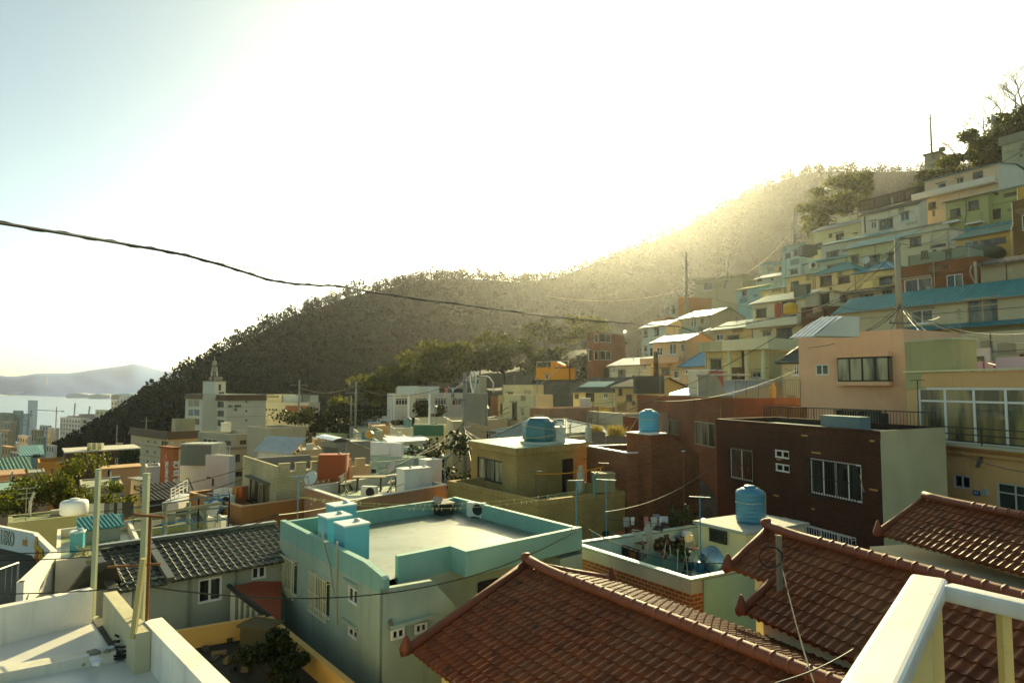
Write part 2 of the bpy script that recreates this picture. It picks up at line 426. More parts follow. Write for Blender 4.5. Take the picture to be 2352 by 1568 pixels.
            fm = MB(); fm.box(s.at(-over, -over, z1), s.e1*(W1+2*over), s.e2*(W2+2*over), UP*th); fm.build('roof', rm or fl or paint('9a9a8c', .7, .6), s.root)
        else:
            fm = MB(); g = over; rm = rm or paint('3f8f90', .4)
            sheet = (lambda *q: ribroof(fm, *q, pitch=pitch)) if kind == 'rib' else (lambda *q: tileroof(fm, *q, pitch=pitch, course=pitch*1.25, ns=4))
            sl = .02
            if roof == 'gL':      # ridge along L, gable ends on R
                t = W1*frac; k1, k2 = rise/t, rise/(W1-t); zr = z1+rise
                for b in (0, W2): mr.poly(*([s.at(0, b, z1), s.at(W1, b, z1), s.at(t, b, zr)][::1 if b == 0 else -1]))
                sheet(s.at(-g, W2+g, z1-g*k1+sl), s.at(-g, -g, z1-g*k1+sl), s.at(t, -g, zr+sl), s.at(t, W2+g, zr+sl))
                sheet(s.at(W1+g, -g, z1-g*k2+sl), s.at(W1+g, W2+g, z1-g*k2+sl), s.at(t, W2+g, zr+sl), s.at(t, -g, zr+sl))
                fm.beam(s.at(t, -g, zr+.05), s.at(t, W2+g, zr+.05), .22, .05)
            elif roof == 'gR':
                t = W2*frac; k1, k2 = rise/t, rise/(W2-t); zr = z1+rise
                for a in (0, W1): m.poly(*([s.at(a, 0, z1), s.at(a, W2, z1), s.at(a, t, zr)][::-1 if a == 0 else 1]))
                sheet(s.at(-g, -g, z1-g*k1+sl), s.at(W1+g, -g, z1-g*k1+sl), s.at(W1+g, t, zr+sl), s.at(-g, t, zr+sl))
                sheet(s.at(W1+g, W2+g, z1-g*k2+sl), s.at(-g, W2+g, z1-g*k2+sl), s.at(-g, t, zr+sl), s.at(W1+g, t, zr+sl))
                fm.beam(s.at(-g, t, zr+.05), s.at(W1+g, t, zr+.05), .22, .05)
            elif roof == 'sL':    # low over L face, rising away along R
                k1 = rise/W1; zr = z1+rise
                for b in (0, W2): mr.poly(*([s.at(0, b, z1), s.at(W1, b, z1), s.at(W1, b, zr)][::1 if b == 0 else -1]))
                m.poly(s.at(W1, 0, z1), s.at(W1, W2, z1), s.at(W1, W2, zr), s.at(W1, 0, zr))
                sheet(s.at(-g, W2+g, z1-g*k1+sl), s.at(-g, -g, z1-g*k1+sl), s.at(W1+g, -g, zr+g*k1+sl), s.at(W1+g, W2+g, zr+g*k1+sl))
            elif roof == 'sR':
                k1 = rise/W2; zr = z1+rise
                for a in (0, W1): m.poly(*([s.at(a, 0, z1), s.at(a, W2, z1), s.at(a, W2, zr)][::-1 if a == 0 else 1]))
                m.poly(s.at(0, W2, z1), s.at(0, W2, zr), s.at(W1, W2, zr), s.at(W1, W2, z1))
                sheet(s.at(-g, -g, z1-g*k1+sl), s.at(W1+g, -g, z1-g*k1+sl), s.at(W1+g, W2+g, zr+g*k1+sl), s.at(-g, W2+g, zr+g*k1+sl))
            elif roof == 'hip':
                hp = min(W1, W2)/2; zr = z1+rise; kk = rise/hp; e = z1-g*kk+sl
                p = [s.at(-g, -g, e), s.at(W1+g, -g, e), s.at(W1+g, W2+g, e), s.at(-g, W2+g, e)]
                if W2 >= W1: r0, r1 = s.at(W1/2, hp, zr+sl), s.at(W1/2, W2-hp, zr+sl); sheet(p[3], p[0], r0, r1); sheet(p[1], p[2], r1, r0); sheet(p[0], p[1], r0, r0); sheet(p[2], p[3], r1, r1)
                else: r0, r1 = s.at(hp, W2/2, zr+sl), s.at(W1-hp, W2/2, zr+sl); sheet(p[0], p[1], r1, r0); sheet(p[2], p[3], r0, r1); sheet(p[3], p[0], r0, r0); sheet(p[1], p[2], r1, r1)
                for q in p: fm.beam(q+UP*.03, (r0 if (q-r0).length < (q-r1).length else r1)+UP*.05, .18, .06)
                fm.beam(r0+UP*.05, r1+UP*.05, .2, .06)
            fm.build('roof', rm, s.root)
        m.build('wall', s.mat, s.root)
        if matR: mr.build('end_wall', matR, s.root)
        return s
# ================================================================ camera, light, air
cam = bpy.data.cameras.new('camera'); co = bpy.data.objects.new('camera', cam); COL.objects.link(co)
cam.lens = 24; cam.sensor_width = 36; cam.clip_start = .05; cam.clip_end = 9000
co.rotation_euler = (math.pi/2+TH, 0, 0); SC.camera = co
SUNDIR = ray(1470, 330).normalized()
el = math.asin(SUNDIR.z); az = math.atan2(SUNDIR.x, SUNDIR.y)
sl = bpy.data.lights.new('sun', 'SUN'); sl.energy = 5.0; sl.angle = math.radians(.55); sl.color = (1, .94, .85)
so = bpy.data.objects.new('sun', sl); COL.objects.link(so); so.rotation_euler = SUNDIR.to_track_quat('Z', 'Y').to_euler(); so.location = (0, 0, 200)
w = bpy.data.worlds.new('World'); SC.world = w; w.use_nodes = True; nt = w.node_tree; nt.nodes.clear()
sky = nt.nodes.new('ShaderNodeTexSky'); sky.sky_type = 'NISHITA'; sky.sun_disc = False; sky.sun_elevation = el; sky.sun_rotation = az
sky.air_density = .6; sky.dust_density = 1.2; sky.ozone_density = 3; sky.altitude = 0
bg = nt.nodes.new('ShaderNodeBackground'); bg.inputs[1].default_value = .15; wo = nt.nodes.new('ShaderNodeOutputWorld')
nt.links.new(sky.outputs[0], bg.inputs[0]); nt.links.new(bg.outputs[0], wo.inputs[0])
vs = SC.view_settings; vs.view_transform = 'Standard'; vs.look = 'None'; vs.gamma = 1; vs.exposure = .95; vs.use_curve_mapping = False
vs.use_white_balance = True; vs.white_balance_temperature = 12200; vs.white_balance_tint = -12
cy = SC.cycles; cy.max_bounces = 6; cy.diffuse_bounces = 4; cy.glossy_bounces = 3; cy.transmission_bounces = 3; cy.volume_bounces = 0; cy.transparent_max_bounces = 6
cy.use_denoising = True; cy.sample_clamp_indirect = 6; cy.caustics_reflective = False; cy.caustics_refractive = False
cy.volume_step_rate = 4; cy.volume_max_steps = 64
# ---- haze
hz = MB(); hz.box((-2900, -60, -36), (3900, 0, 0), (0, 4400, 0), (0, 0, 330))
m, nt2, b = newmat('haze_air'); nt2.nodes.remove(b)
pv = nt2.nodes.new('ShaderNodeVolumePrincipled'); pv.inputs['Color'].default_value = (.93, .92, .93, 1); pv.inputs['Density'].default_value = .00011; pv.inputs['Anisotropy'].default_value = .83
nt2.links.new(pv.outputs[0], nt2.nodes['Material Output'].inputs['Volume'])
tag(hz.build('haze', m), 'warm haze in the air over the village', 'haze', kind='stuff')
# ---- sea and far shore
sm, nts, sb = newmat('sea_water'); sb.inputs['Base Color'].default_value = (.03, .09, .2, 1); sb.inputs['Roughness'].default_value = .25
bump(nts, sb, noisef(nts, coords(nts, sc=(.25, .06, 1)), 1.0, 6), .25, .6)
SEA = -32.0
me = MB(); me.poly((-900, 385, SEA), (900, 385, SEA), (900, 4200, SEA), (-2800, 4200, SEA)); tag(me.build('sea', sm), 'calm pale blue bay', 'sea', kind='structure')
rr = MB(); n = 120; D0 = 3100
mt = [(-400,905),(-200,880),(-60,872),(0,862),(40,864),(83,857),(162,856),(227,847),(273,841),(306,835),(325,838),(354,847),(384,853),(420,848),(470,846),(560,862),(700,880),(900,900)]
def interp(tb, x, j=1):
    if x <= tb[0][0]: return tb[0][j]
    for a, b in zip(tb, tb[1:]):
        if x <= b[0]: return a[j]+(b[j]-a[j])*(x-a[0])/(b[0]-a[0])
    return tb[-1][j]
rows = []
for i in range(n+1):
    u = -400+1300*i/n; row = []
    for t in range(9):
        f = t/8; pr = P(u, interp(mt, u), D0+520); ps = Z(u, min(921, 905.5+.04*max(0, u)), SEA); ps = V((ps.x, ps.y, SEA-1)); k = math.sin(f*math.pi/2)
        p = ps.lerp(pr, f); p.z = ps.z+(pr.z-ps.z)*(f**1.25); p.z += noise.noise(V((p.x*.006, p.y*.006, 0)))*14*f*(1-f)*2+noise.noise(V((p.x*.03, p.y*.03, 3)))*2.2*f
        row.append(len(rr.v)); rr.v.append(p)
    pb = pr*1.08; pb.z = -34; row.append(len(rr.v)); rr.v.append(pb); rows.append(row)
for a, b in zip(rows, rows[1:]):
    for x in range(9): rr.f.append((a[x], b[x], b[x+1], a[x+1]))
tag(rr.build('hills', paint('4478b4', .9, .2), smooth=True), 'blue wooded hills across the bay', 'hills', kind='structure')  # blue of the distance haze is put into the base colour
# ---- wooded hill behind the village
ridge = [(60,1085,235),(130,1052,240),(205,1016,255),(255,989,265),(300,955,275),(335,915,290),(400,884,310),(450,850,330),(520,802,350),(560,786,360),(620,750,375),(680,722,390),(740,704,400),(800,681,410),(880,665,420),(960,645,430),(1050,640,440),(1120,642,450),(1190,648,455),(1280,638,460),(1340,614,465),(1420,585,470),(1480,560,475),(1560,530,480),(1640,484,485),(1720,444,490),(1800,414,495),(1860,396,500),(1940,393,500),(2040,395,500),(2130,392,490),(2300,380,480),(2600,390,460)]
basel = [(60,1092,228),(130,1066,230),(220,1048,232),(330,1024,235),(430,1000,245),(600,985,260),(760,980,275),(860,975,285),(960,950,300),(1130,935,315),(1330,900,320),(1500,870,320),(1700,820,325),(1950,740,330),(2200,680,335),(2600,640,335)]
def hill(u, t):
    r = P(u, interp(ridge, u), interp(ridge, u, 2)); b = P(u, interp(basel, u), interp(basel, u, 2))
    if t <= 1:
        p = b.lerp(r, t); p.z = b.z+(r.z-b.z)*(t+.10*math.sin(math.pi*t)); p.z -= .10*math.sin(math.pi*t)*(r.z-b.z)*.6
        w = 4*t*(1-t); p.z += w*(noise.noise(V((p.x*.012, p.y*.012, 1)))*9+noise.noise(V((p.x*.04, p.y*.04, 5)))*3)
        return p
    p = r*(1+(t-1)*.6); p.z = r.z-(t-1)*60; return p
hb = MB(); rows = []
for i in range(131):
    u = 60+2540*i/130; rows.append([len(hb.v)+k for k in range(19)])
    for k in range(19): hb.v.append(hill(u, k/15))
    q = hb.v[rows[-1][0]]; GROUND.append((q.x, q.y, q.z+1)) if i % 3 == 0 else None
    q2 = hill(u, 1.0); GROUND.append((q2.x, q2.y, q.z-6)) if i % 6 == 0 else None
    q3 = q*.72; GROUND.append((q3.x, q3.y, q3.z-2)) if i % 6 == 0 and u < 1500 else None
for a, b in zip(rows, rows[1:]):
    for x in range(18): hb.f.append((a[x], b[x], b[x+1], a[x+1]))
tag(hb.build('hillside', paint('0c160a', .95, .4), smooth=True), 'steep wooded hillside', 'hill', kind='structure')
import numpy as np
def cards(name, cen, size, mat, seed=1, asp=.75, jit=.35, parent=None, at=None, upb=0.0):
    """leaf sprays: one bent card per centre, any direction"""
    rg = np.random.default_rng(seed); c = np.asarray(cen, float); n = len(c); size = np.broadcast_to(np.asarray(size, float), (n,))*(1-jit+2*jit*rg.random(n))
    a = rg.normal(size=(n, 3)); a[:, 2] += upb*3; a /= np.linalg.norm(a, axis=1)[:, None]; b = rg.normal(size=(n, 3)); b -= a*(a*b).sum(1)[:, None]; b /= np.linalg.norm(b, axis=1)[:, None]
    nn = np.cross(a, b); s = size[:, None]
    p = np.stack([c-a*s*.5, c+b*s*.5*asp+nn*s*.14, c+a*s*.5, c-b*s*.5*asp+nn*s*.14], 1).reshape(-1, 3)
    off = np.array(org(parent) if parent else (at or (0, 0, 0))); p = p-off
    me = bpy.data.meshes.new(name); me.vertices.add(4*n); me.vertices.foreach_set('co', p.ravel().astype(np.float32))
    me.loops.add(4*n); me.loops.foreach_set('vertex_index', np.arange(4*n, dtype=np.int32)); me.polygons.add(n); me.polygons.foreach_set('loop_start', np.arange(0, 4*n, 4, dtype=np.int32))
    me.update(calc_edges=True); me.materials.append(mat); o = bpy.data.objects.new(name, me); COL.objects.link(o)
    if parent: o.parent = parent
    else: o.location = off
    return o
def crownpts(rg, c, rx, rz, n, lobes=7):
    """points through an uneven crown made of overlapping clumps"""
    out = []
    L = [(c+V((rg.gauss(0, .5)*rx, rg.gauss(0, .5)*rx, rg.uniform(-.7, .75)*rz)), rg.uniform(.3, .55)) for _ in range(lobes)]
    for i in range(n):
        q, k = L[i % lobes]; d = V((rg.gauss(0, 1), rg.gauss(0, 1), rg.gauss(0, 1))).normalized()*(rg.random()**.4)
        out.append(q+V((d.x*rx*k, d.y*rx*k, d.z*rz*k*.85)))
    return out
rg = random.Random(3); pts = []; sz = []
def plant(u, t, h, k):
    if u < 420: h *= .55+.45*max(0, (u-100)/320)
    q = hill(u, t)
    for j in range(k):
        f = rg.random(); r = h*.36*math.sqrt(max(.05, 1-(2*f-.8)**2))
        an = rg.uniform(0, 6.283); rr_ = r*math.sqrt(rg.random()); pts.append((q.x+math.cos(an)*rr_, q.y+math.sin(an)*rr_, q.z+h*(.25+.75*f))); sz.append(h*.15)
for i in range(5600):
    u = rg.uniform(60, 2450); t = rg.random()**.8
    if 1000 < u < 1300 and rg.random() < .25: continue
    plant(u, t, rg.choice((3.2, 4.5, 5.5, 6.5, 8, 9.5)), 34)
for i in range(1300): plant(rg.uniform(60, 2300), rg.uniform(.95, 1.03), rg.choice((3.5, 4.5, 5, 6, 7)), 34)
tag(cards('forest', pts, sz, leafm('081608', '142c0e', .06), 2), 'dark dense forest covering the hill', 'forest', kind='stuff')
bt = MB()
for i in range(520):
    u = rg.choice((rg.uniform(690, 800), rg.uniform(880, 1230), rg.uniform(900, 1150), rg.uniform(1700, 2000))); q = hill(u, rg.uniform(.93, 1.01)); h = rg.uniform(5, 10)
    tip = q+V((rg.uniform(-1, 1), 0, h)); bt.path([q, q.lerp(tip, .5), tip], [.12, .08, .03], 3, False)
    for j in range(7):
        s = q.lerp(tip, rg.uniform(.4, .95)); bt.path([s, s+V((rg.uniform(-1.8, 1.8), rg.uniform(-1, 1), rg.uniform(.8, 2.4)))], [.05, .02], 3, False)
tag(bt.build('bare_woods', paint('6b5a48', .9)), 'leafless grey woods along the hill crest', 'woods', kind='stuff')
# ================================================================ repeated kit
M_WHITE = paint('e4e0d6', .6, .35); M_CREAM = paint('e2d2a8', .75, .35); M_STEEL = gloss('8c9088', .35, .7); M_DARKST = paint('33362f', .5, .2)
M_TEALR = gloss('3f9a9c', .35); M_CONC = paint('9a968a', .85, .6); M_BLACK = paint('1c1c1a', .6, .2); M_GREENF = gloss('7f9a78', .3); M_WFRAME = paint('e6e2d6', .4, .15); M_DFRAME = paint('2b281f', .45, .1); M_BFRAME = paint('6b5233', .5, .2)
def shift(loc, d=(0, 0, 0)): return V(loc)+V(d)
TANKS = {}
def barrel_tank(loc, r, h, label, mat=None, group='water tanks on the roofs', base=True):
    t = thing('water_tank', label, 'water tank', loc, group); m = MB(); p = [(r*.93, 0)]
    for i in range(1, 7):
        z = h*.8*i/7; p += [(r, z-.02*h), (r*1.0, z), (r*.975, z+.012*h), (r, z+.024*h)]
    p += [(r, h*.8), (r*.93, h*.87), (r*.62, h*.92), (r*.6, h*.93)]
    m.lathe(loc, p, 20); m.build('body', mat or gloss('2f8f9c', .3), t, True); q = MB(); q.path([shift(loc, (math.cos(i*.524)*r*1.015, math.sin(i*.524)*r*1.015, h*.55)) for i in range(13)], .012, 4, False); q.path([shift(loc, (r*1.04, -.1, h*.02)), shift(loc, (r*1.04, -.1, h*.8)), shift(loc, (r*.5, 0, h*.97))], .018, 5); q.build('strap', paint('b0aa90', .7), t)
    k = MB(); k.lathe(shift(loc, (0, 0, h*.925)), [(r*.4, 0), (r*.43, .01), (r*.43, h*.05), (r*.36, h*.08), (0.01, h*.085)], 14); k.build('lid', mat or gloss('2f8f9c', .3), t, True)
    q = MB(); q.path([shift(loc, (r*.98, 0, h*.12)), shift(loc, (r*1.25, 0, h*.12)), shift(loc, (r*1.25, 0, -.0))], .02, 6); q.build('outlet_pipe', paint('b8b4a4', .5), t)
    return t
def box_tank(loc, e1, e2, a, b, h, label, mat, lid=None, group='boxy rooftop tanks'):
    t = thing('box_tank', label, 'water tank', loc, group); e1, e2 = V(e1), V(e2); o = V(loc)-e1*a/2-e2*b/2; m = MB()
    m.box(o, e1*a, e2*b, UP*h); m.build('body', mat, t)
    k = MB(); k.box(o-e1*.03-e2*.03+UP*(h+.003), e1*(a+.06), e2*(b+.06), UP*.05); k.build('lid', lid or mat, t)
    q = MB(); q.lathe(V(loc)+e1*a*.2+UP*(h+.055), [(.09, 0), (.09, .05), (.05, .08), (.02, .085)], 10); q.build('cap', paint('b8c0bc', .5), t)
    return t
def ac_unit(loc, ex, label, s=1.0, group='air conditioner units', mat=None):
    ex = V(ex).normalized(); n = V((ex.y, -ex.x, 0)); t = thing('air_conditioner', label, 'air conditioner', loc, group)
    o = V(loc); w, d, h = .82*s, .3*s, .58*s; c = MB(); c.box(o-ex*w/2+UP*.05, ex*w, -n*d, UP*h)
    for x in (-.32, .24): c.box(o+ex*x*s, ex*.08*s, -n*d, UP*.05)
    c.build('casing', mat or paint('d6d3c4', .5, .3), t)
    g = MB(); cc = o+ex*.12*s+UP*(.05+h*.52)+n*.004
    for r in (.06, .12, .18, .235): g.path([cc+(ex*math.cos(k*.5236)+UP*math.sin(k*.5236))*r*s+n*.02 for k in range(13)], .006*s, 4, False)
    g.build('fan_grille', paint('4a4a44', .5), t); f = MB(); f.lathe(cc, [(.24*s, 0), (.24*s, .006), (.01, .007)], 20, n); f.build('fan', paint('2b2c28', .6), t)
    return t
def dish(loc, r, d, label, stem=.6, mat=None):
    t = thing('satellite_dish', label, 'satellite dish', V(loc)-UP*stem, 'satellite dishes'); d = V(d).normalized(); m = MB()
    pr = [(r*.02, 0), (r*.35, .02*r), (r*.7, .1*r), (r, .24*r), (r*.99, .26*r), (r*.68, .13*r), (r*.3, .04*r), (.005, .02*r)]
    m.lathe(loc, pr, 20, d); m.build('reflector', mat or paint('c9c8bc', .4, .4), t, True)
    a = MB(); dn = (V((d.x, d.y, 0)).normalized()*.5-UP*.85).normalized(); a.path([V(loc)+dn*r*.9+d*.15*r, V(loc)+d*r*1.0-UP*r*.12], .012*max(1, r*2), 5); a.lathe(V(loc)+d*r*.98-UP*r*.12, [(.03, 0), (.04, .06), (.02, .1)], 8, d); a.build('feed_arm', M_STEEL, t)
    s = MB(); s.path([V(loc)-UP*stem, V(loc)-d*.03-UP*.02], .02, 6); s.build('stem', M_STEEL, t)
    return t
def tpole(loc, h, w, ex, label, mat, lean=(0, 0)):
    t = thing('clothesline_post', label, 'clothesline post', loc, 'clothesline posts'); m = MB(); top = V(loc)+UP*h+V((lean[0], lean[1], 0)); m.path([loc, top], .018, 6); m.build('post', mat, t)
    c = MB(); ex = V(ex).normalized(); w *= .75; c.beam(top-ex*w/2, top+ex*w/2, .028, .024); c.build('crossbar', mat, t); return t
def catenary(a, b, sag, n=18):
    a, b = V(a), V(b); return [a.lerp(b, i/n)-UP*sag*4*(i/n)*(1-i/n) for i in range(n+1)]
def wire(a, b, sag, r, label, mat=None, name='cable', group='overhead cables', n=18):
    m = MB(); m.path(catenary(a, b, sag, n), r, 5); o = m.build(name, mat or paint('24241f', .5, .1), at=a); return tag(o, label, 'cable', group)
def gas_bottle(loc, label, s=1.0, mat=None):
    t = thing('gas_cylinder', label, 'gas cylinder', loc, 'gas cylinders'); m = MB(); r = .17*s
    m.lathe(loc, [(r*.8, 0), (r, .05*s), (r, .85*s), (r*.85, .95*s), (r*.4, 1.02*s), (.03, 1.04*s)], 14); m.build('body', mat or paint('a8a898', .5, .5), t, True)
    c = MB(); c.lathe(shift(loc, (0, 0, 1.0*s)), [(r*.55, 0), (r*.58, .16*s), (r*.5, .17*s), (r*.48, .02*s)], 10); c.build('collar', mat or paint('a8a898', .5, .5), t)
    return t
def laundry(a, b, items, sag=.08, label='washing hung on the line'):
    pass
def cloth(p, ex, w, h, label, mat, group, seed=0, taper=0.0, name='laundry'):
    """a hung piece of washing, folded over the line and rippled"""
    ex = V(ex).normalized(); n = V((ex.y, -ex.x, 0)); m = MB(); nx, nz = 8, 6; p = V(p)
    for i in range(nx+1):
        for j in range(nz+1):
            f, g = i/nx-.5, j/nz; ww = w*(1-taper*g)
            m.v.append(p+ex*f*ww-UP*(g*h*(1+.06*math.sin(i*1.9+seed)))+n*(.03*math.sin(f*9+seed+g*2)*g+.01))
    for i in range(nx):
        for j in range(nz): a = i*(nz+1)+j; m.f.append((a, a+1, a+nz+2, a+nz+1))
    k = len(m.v); m.v += [v-n*.012 for v in m.v[:k]]; m.f += [tuple(k+x for x in f)[::-1] for f in m.f[:nx*nz]]
    return tag(m.build(name, mat, at=p), label, 'laundry', group)
def tree(name, label, base, h, rx, rz, leaf, n=900, ls=.3, group=None, seed=0, lobes=8, trunk=.12, cat='tree', bark='4a3c2a', cz=None):
    rgt = random.Random(seed+11); t = thing(name, label, cat, base, group); b = V(base); c = b+UP*(cz or (h-rz)); m = MB(); GROUND.append((b.x, b.y, b.z+.1))
    m.path([b-UP*.3, b+V((.05*h*rgt.uniform(-1, 1), 0, h*.35)), c], [trunk, trunk*.75, trunk*.4], 7)
    for i in range(7):
        an = i*.9+rgt.random(); s = b.lerp(c, rgt.uniform(.45, 1)); e = c+V((math.cos(an)*rx*.7, math.sin(an)*rx*.7, rgt.uniform(-.3, .7)*rz)); m.path([s, s.lerp(e, .5)+UP*.1*h*rgt.random(), e], [trunk*.35, trunk*.2, trunk*.06], 5)
    m.build('trunk', paint(bark, .9), t)
    cards('crown', crownpts(rgt, c, rx, rz, n, lobes), ls, leaf, seed+5, parent=t); return t
def bare_tree(label, base, h, spread, seed, group, mat):
    rgt = random.Random(seed); t = thing('bare_tree', label, 'tree', base, group); m = MB()
    def grow(p, d, l, r, k):
        q = p+d*l; m.path([p, p.lerp(q, .5)+V((rgt.uniform(-1, 1), rgt.uniform(-1, 1), 0))*l*.06, q], [r, r*.85, r*.65], 5 if k > 2 else 3, False)
        if k == 0: return
        for i in range(3 if k > 1 else 4):
            nd = (d+V((rgt.uniform(-1, 1), rgt.uniform(-1, 1), rgt.uniform(-.2, .6)))*spread).normalized(); grow(q if i < 2 else p.lerp(q, .6), nd, l*rgt.uniform(.6, .85), r*.6, k-1)
    grow(V(base), V((rgt.uniform(-.1, .1), 0, 1)), h*.32, h*.018, 4); m.build('trunk', mat, t); return t
def railing(name, label, pts, h, mat, n=None, bars=True, group=None, rails=2, cat='railing', sp=.14, r=.02, loc=None):
    pts = [V(p) for p in pts]; t = thing(name, label, cat, loc or pts[0], group); m = MB(); k = MB()
    for a, b in zip(pts, pts[1:]):
        for i in range(rails): z = h*(1-i/max(1, rails-.5)) if not bars else (h if i == 0 else .08); m.path([a+UP*z, b+UP*z], r*1.1, 5)
        L = (b-a).length; c = max(1, int(L/sp)) if bars else 0
        for i in range(c+1): q = a.lerp(b, i/c) if c else a; k.path([q+UP*.02, q+UP*h], r*.55 if bars else r, 4)
        np_ = max(1, int(L/1.6))
        for i in range(np_+1): q = a.lerp(b, i/np_); m.path([q, q+UP*h], r*1.2, 5)
    m.build('rail', mat, t)
    if bars: k.build('bars', mat, t)
    return t
def upole(base, h, label, r=.17, arms=((.92, 1.6),), ex=(1, 0, 0), mat=None, group='utility poles', top=.6, extra=True, name='utility_pole', cat='utility pole'):
    t = thing(name, label, cat, base, group); m = MB(); b = V(base); m.path([b-UP*.5, b+UP*h*.5, b+UP*h], [r, r*.85, r*top], 10); m.build('pole', mat or paint('8f8b7c', .85, .5), t, True)
    ex = V(ex).normalized(); yv = V((-ex.y, ex.x, 0))
    for f, L in arms:
        c = MB(); o = b+UP*h*f-yv*(r+.03); c.beam(o-ex*L/2, o+ex*L/2, .07, .09)
        for x in (-.45, -.2, .2, .45): c.lathe(o+ex*L*x+UP*.045, [(.03, 0), (.045, .06), (.03, .1), (.04, .14), (.01, .17)], 6)
        c.build('crossarm', paint('6f6f68', .6, .4), t)
    if extra:
        q = MB(); q.lathe(b+UP*h*.74-yv*(r+.18), [(.02, 0), (.15, .02), (.15, .5), (.05, .56)], 10); q.build('transformer', paint('8a8c86', .5, .3), t)
    return t
# ================================================================ near houses
TEAL = paint('a4b29c', .8, .7); TEALIN = paint('84b0a0', .7, .65); SHINY = worn('727c6a', '59624f', .32, .6, 1.5)
def frame(vp, vpR=None):
    e2 = V(((vp-CX)/F, 1, 0)).normalized(); e1 = V(((vpR-CX)/F, 1, 0)).normalized() if vpR else V((e2.y, -e2.x, 0)); return e1, e2
T = House('teal_house', 'pale teal painted house with a walled flat roof terrace and outside stair', 'house', I_, (880, 1366), 16.3, 640, 1348, h=5.6, vp=38, vpR=2855, mat=TEAL)
zp = -4.29; z1 = T.z1; WR, WL = T.wR, T.wL; at = T.at; e1, e2 = T.e1, T.e2
cw = paint('d9d2a8', .5, .2)
T.k = c6
T.win('L', 240, 425, 372, 755, st='s2g', fm=M_WFRAME, gm=cw); T.win('L', 512, 590, 668, 950, st='s2g', fm=M_WFRAME, gm=cw)
T.win('L', 825, 695, 915, 850, fm=M_WFRAME); T.win('L', 825, 1068, 912, 1160, fm=M_WFRAME)
T.win('R', 1215, 1062, 1333, 1160, fm=M_WFRAME, proud=True); T.win('R', 1430, 1012, 1538, 1106, fm=M_WFRAME, proud=True)
T.panel('R', 1200, 985, 1585, 1015, out=.16, name='hood')
T.panel('L', 805, 640, 930, 665, out=.1, name='hood'); T.panel('L', 795, 1010, 925, 1035, out=.1, name='hood')
m = MB(); T.face(m, 'L', T.z0, z1)
q = lambda a, b, z: at(a, b, z)
m.poly(q(WR, .2, T.z0), q(WR, WL, T.z0), q(WR, WL, z1), q(WR, .2, z1)); m.poly(q(WR, WL, T.z0), q(0, WL, T.z0), q(0, WL, z1), q(WR, WL, z1))
m.poly(q(0, 1, T.z0), q(WR, 1, T.z0), q(WR, 1, z1-.15), q(0, 1, z1-.15))
m.box(q(6.25, .2, T.z0), e1*(WR-6.25), e2*.78, UP*(-5.09-T.z0))
# stair flank with its sloping top, steps behind it
def rz(u, v, f='R'): return T.ax(f, u, v)
p0 = (0.0, rz(881, 1352)[1]); p1 = rz(993, 1332.6); p2 = rz(1064, 1409); k = (p2[1]-p1[1])/(p2[0]-p1[0]); a3 = p1[0]+(T.z0-p1[1])/k
m.prism([q(0, 0, T.z0), q(0, 0, p0[1]), q(p1[0], 0, p1[1]), q(a3, 0, T.z0)], e2*.16)
ob = m.build('wall', TEAL, T.root)
m = MB()
for i in range(10): m.box(q(.18+i*.26, .161, -7.6), e1*.26, e2*.83, UP*(2.62-.2*i))
m.build('stair', M_CONC, T.root)
m = MB(); m.poly(q(0, 1.0, z1), q(2.62, 1.0, z1), q(2.62, .2, z1), q(WR, .2, z1), q(WR, WL, z1), q(0, WL, z1)); m.build('roof', SHINY, T.root)
m = MB(); L = lambda u, v: T.ax('L', u, v)
b1 = L(837, 1267)[0]; b2, zz2 = L(876, 1323)
m.prism([q(0, WL, z1), q(0, WL, zp), q(0, b1, zp), q(0, max(.05, b2), zz2), q(0, 0, zz2-.06), q(0, 0, z1)], e1*.17)
m.box(q(.171, WL-.17, z1+.001), e1*(WR-.342), e2*.17, UP*(zp-z1-.05)); m.box(q(WR-.17, .372, z1+.001), e1*.17, e2*(WL-.372), UP*(zp-z1-.02))
m.box(q(.95, 1.0, z1-.15), e1*1.67, e2*.17, UP*(zp-z1+.15)); m.box(q(2.62, .2, z1-.13), e1*.17, e2*.97, UP*(zp-z1+.131))
m.box(q(2.791, .2, z1-.13), e1*(WR-2.791), e2*.17, UP*(zp-z1+.13)); m.build('parapet', TEALIN, T.root)
m = MB(); m.box(q(2.64, .371, z1-.13), e1*(WR-2.65), e2*.628, UP*.125); m.build('overhang', TEAL, T.root)
m = MB(); a, b = rz(1095, 1360)[0]+.75, .93
m.box(q(a, b, -7.4), e1*.75, e2*.06, UP*1.95); m.build('door', M_BLACK, T.root)
m = MB(); m.box(q(a+1.15, b, -5.8), e1*.7, e2*.05, UP*.42); wn = m.build('window', M_WFRAME, T.root); m = MB(); m.box(q(a+1.2, b-.02, -5.75), e1*.28, e2*.03, UP*.32); m.box(q(a+1.53, b-.02, -5.75), e1*.28, e2*.03, UP*.32); m.build('pane', PANE, wn)
m = MB(); pp = [(742,1218),(748,1262),(760,1300),(765,1345),(772,1372)]; m.path([T.pt('L', *T.ax('L', *x), .03) for x in pp], .025, 6)
pp = [(777,1243),(776,1300),(774,1380),(776,1432)]; m.path([T.pt('L', *T.ax('L', *x), .03) for x in pp], .03, 6); m.build('drain_pipe', paint('a9a88f', .6), T.root)
m = MB(); cc = T.pt('R', *T.ax('R', 894, 1434), .06); m.path([cc+UP*.12-e1*.03, cc+UP*.06, cc-UP*.02, cc-UP*.1+e1*.02], [.05, .06, .05, .06], 8); m.build('security_camera', M_STEEL, T.root)
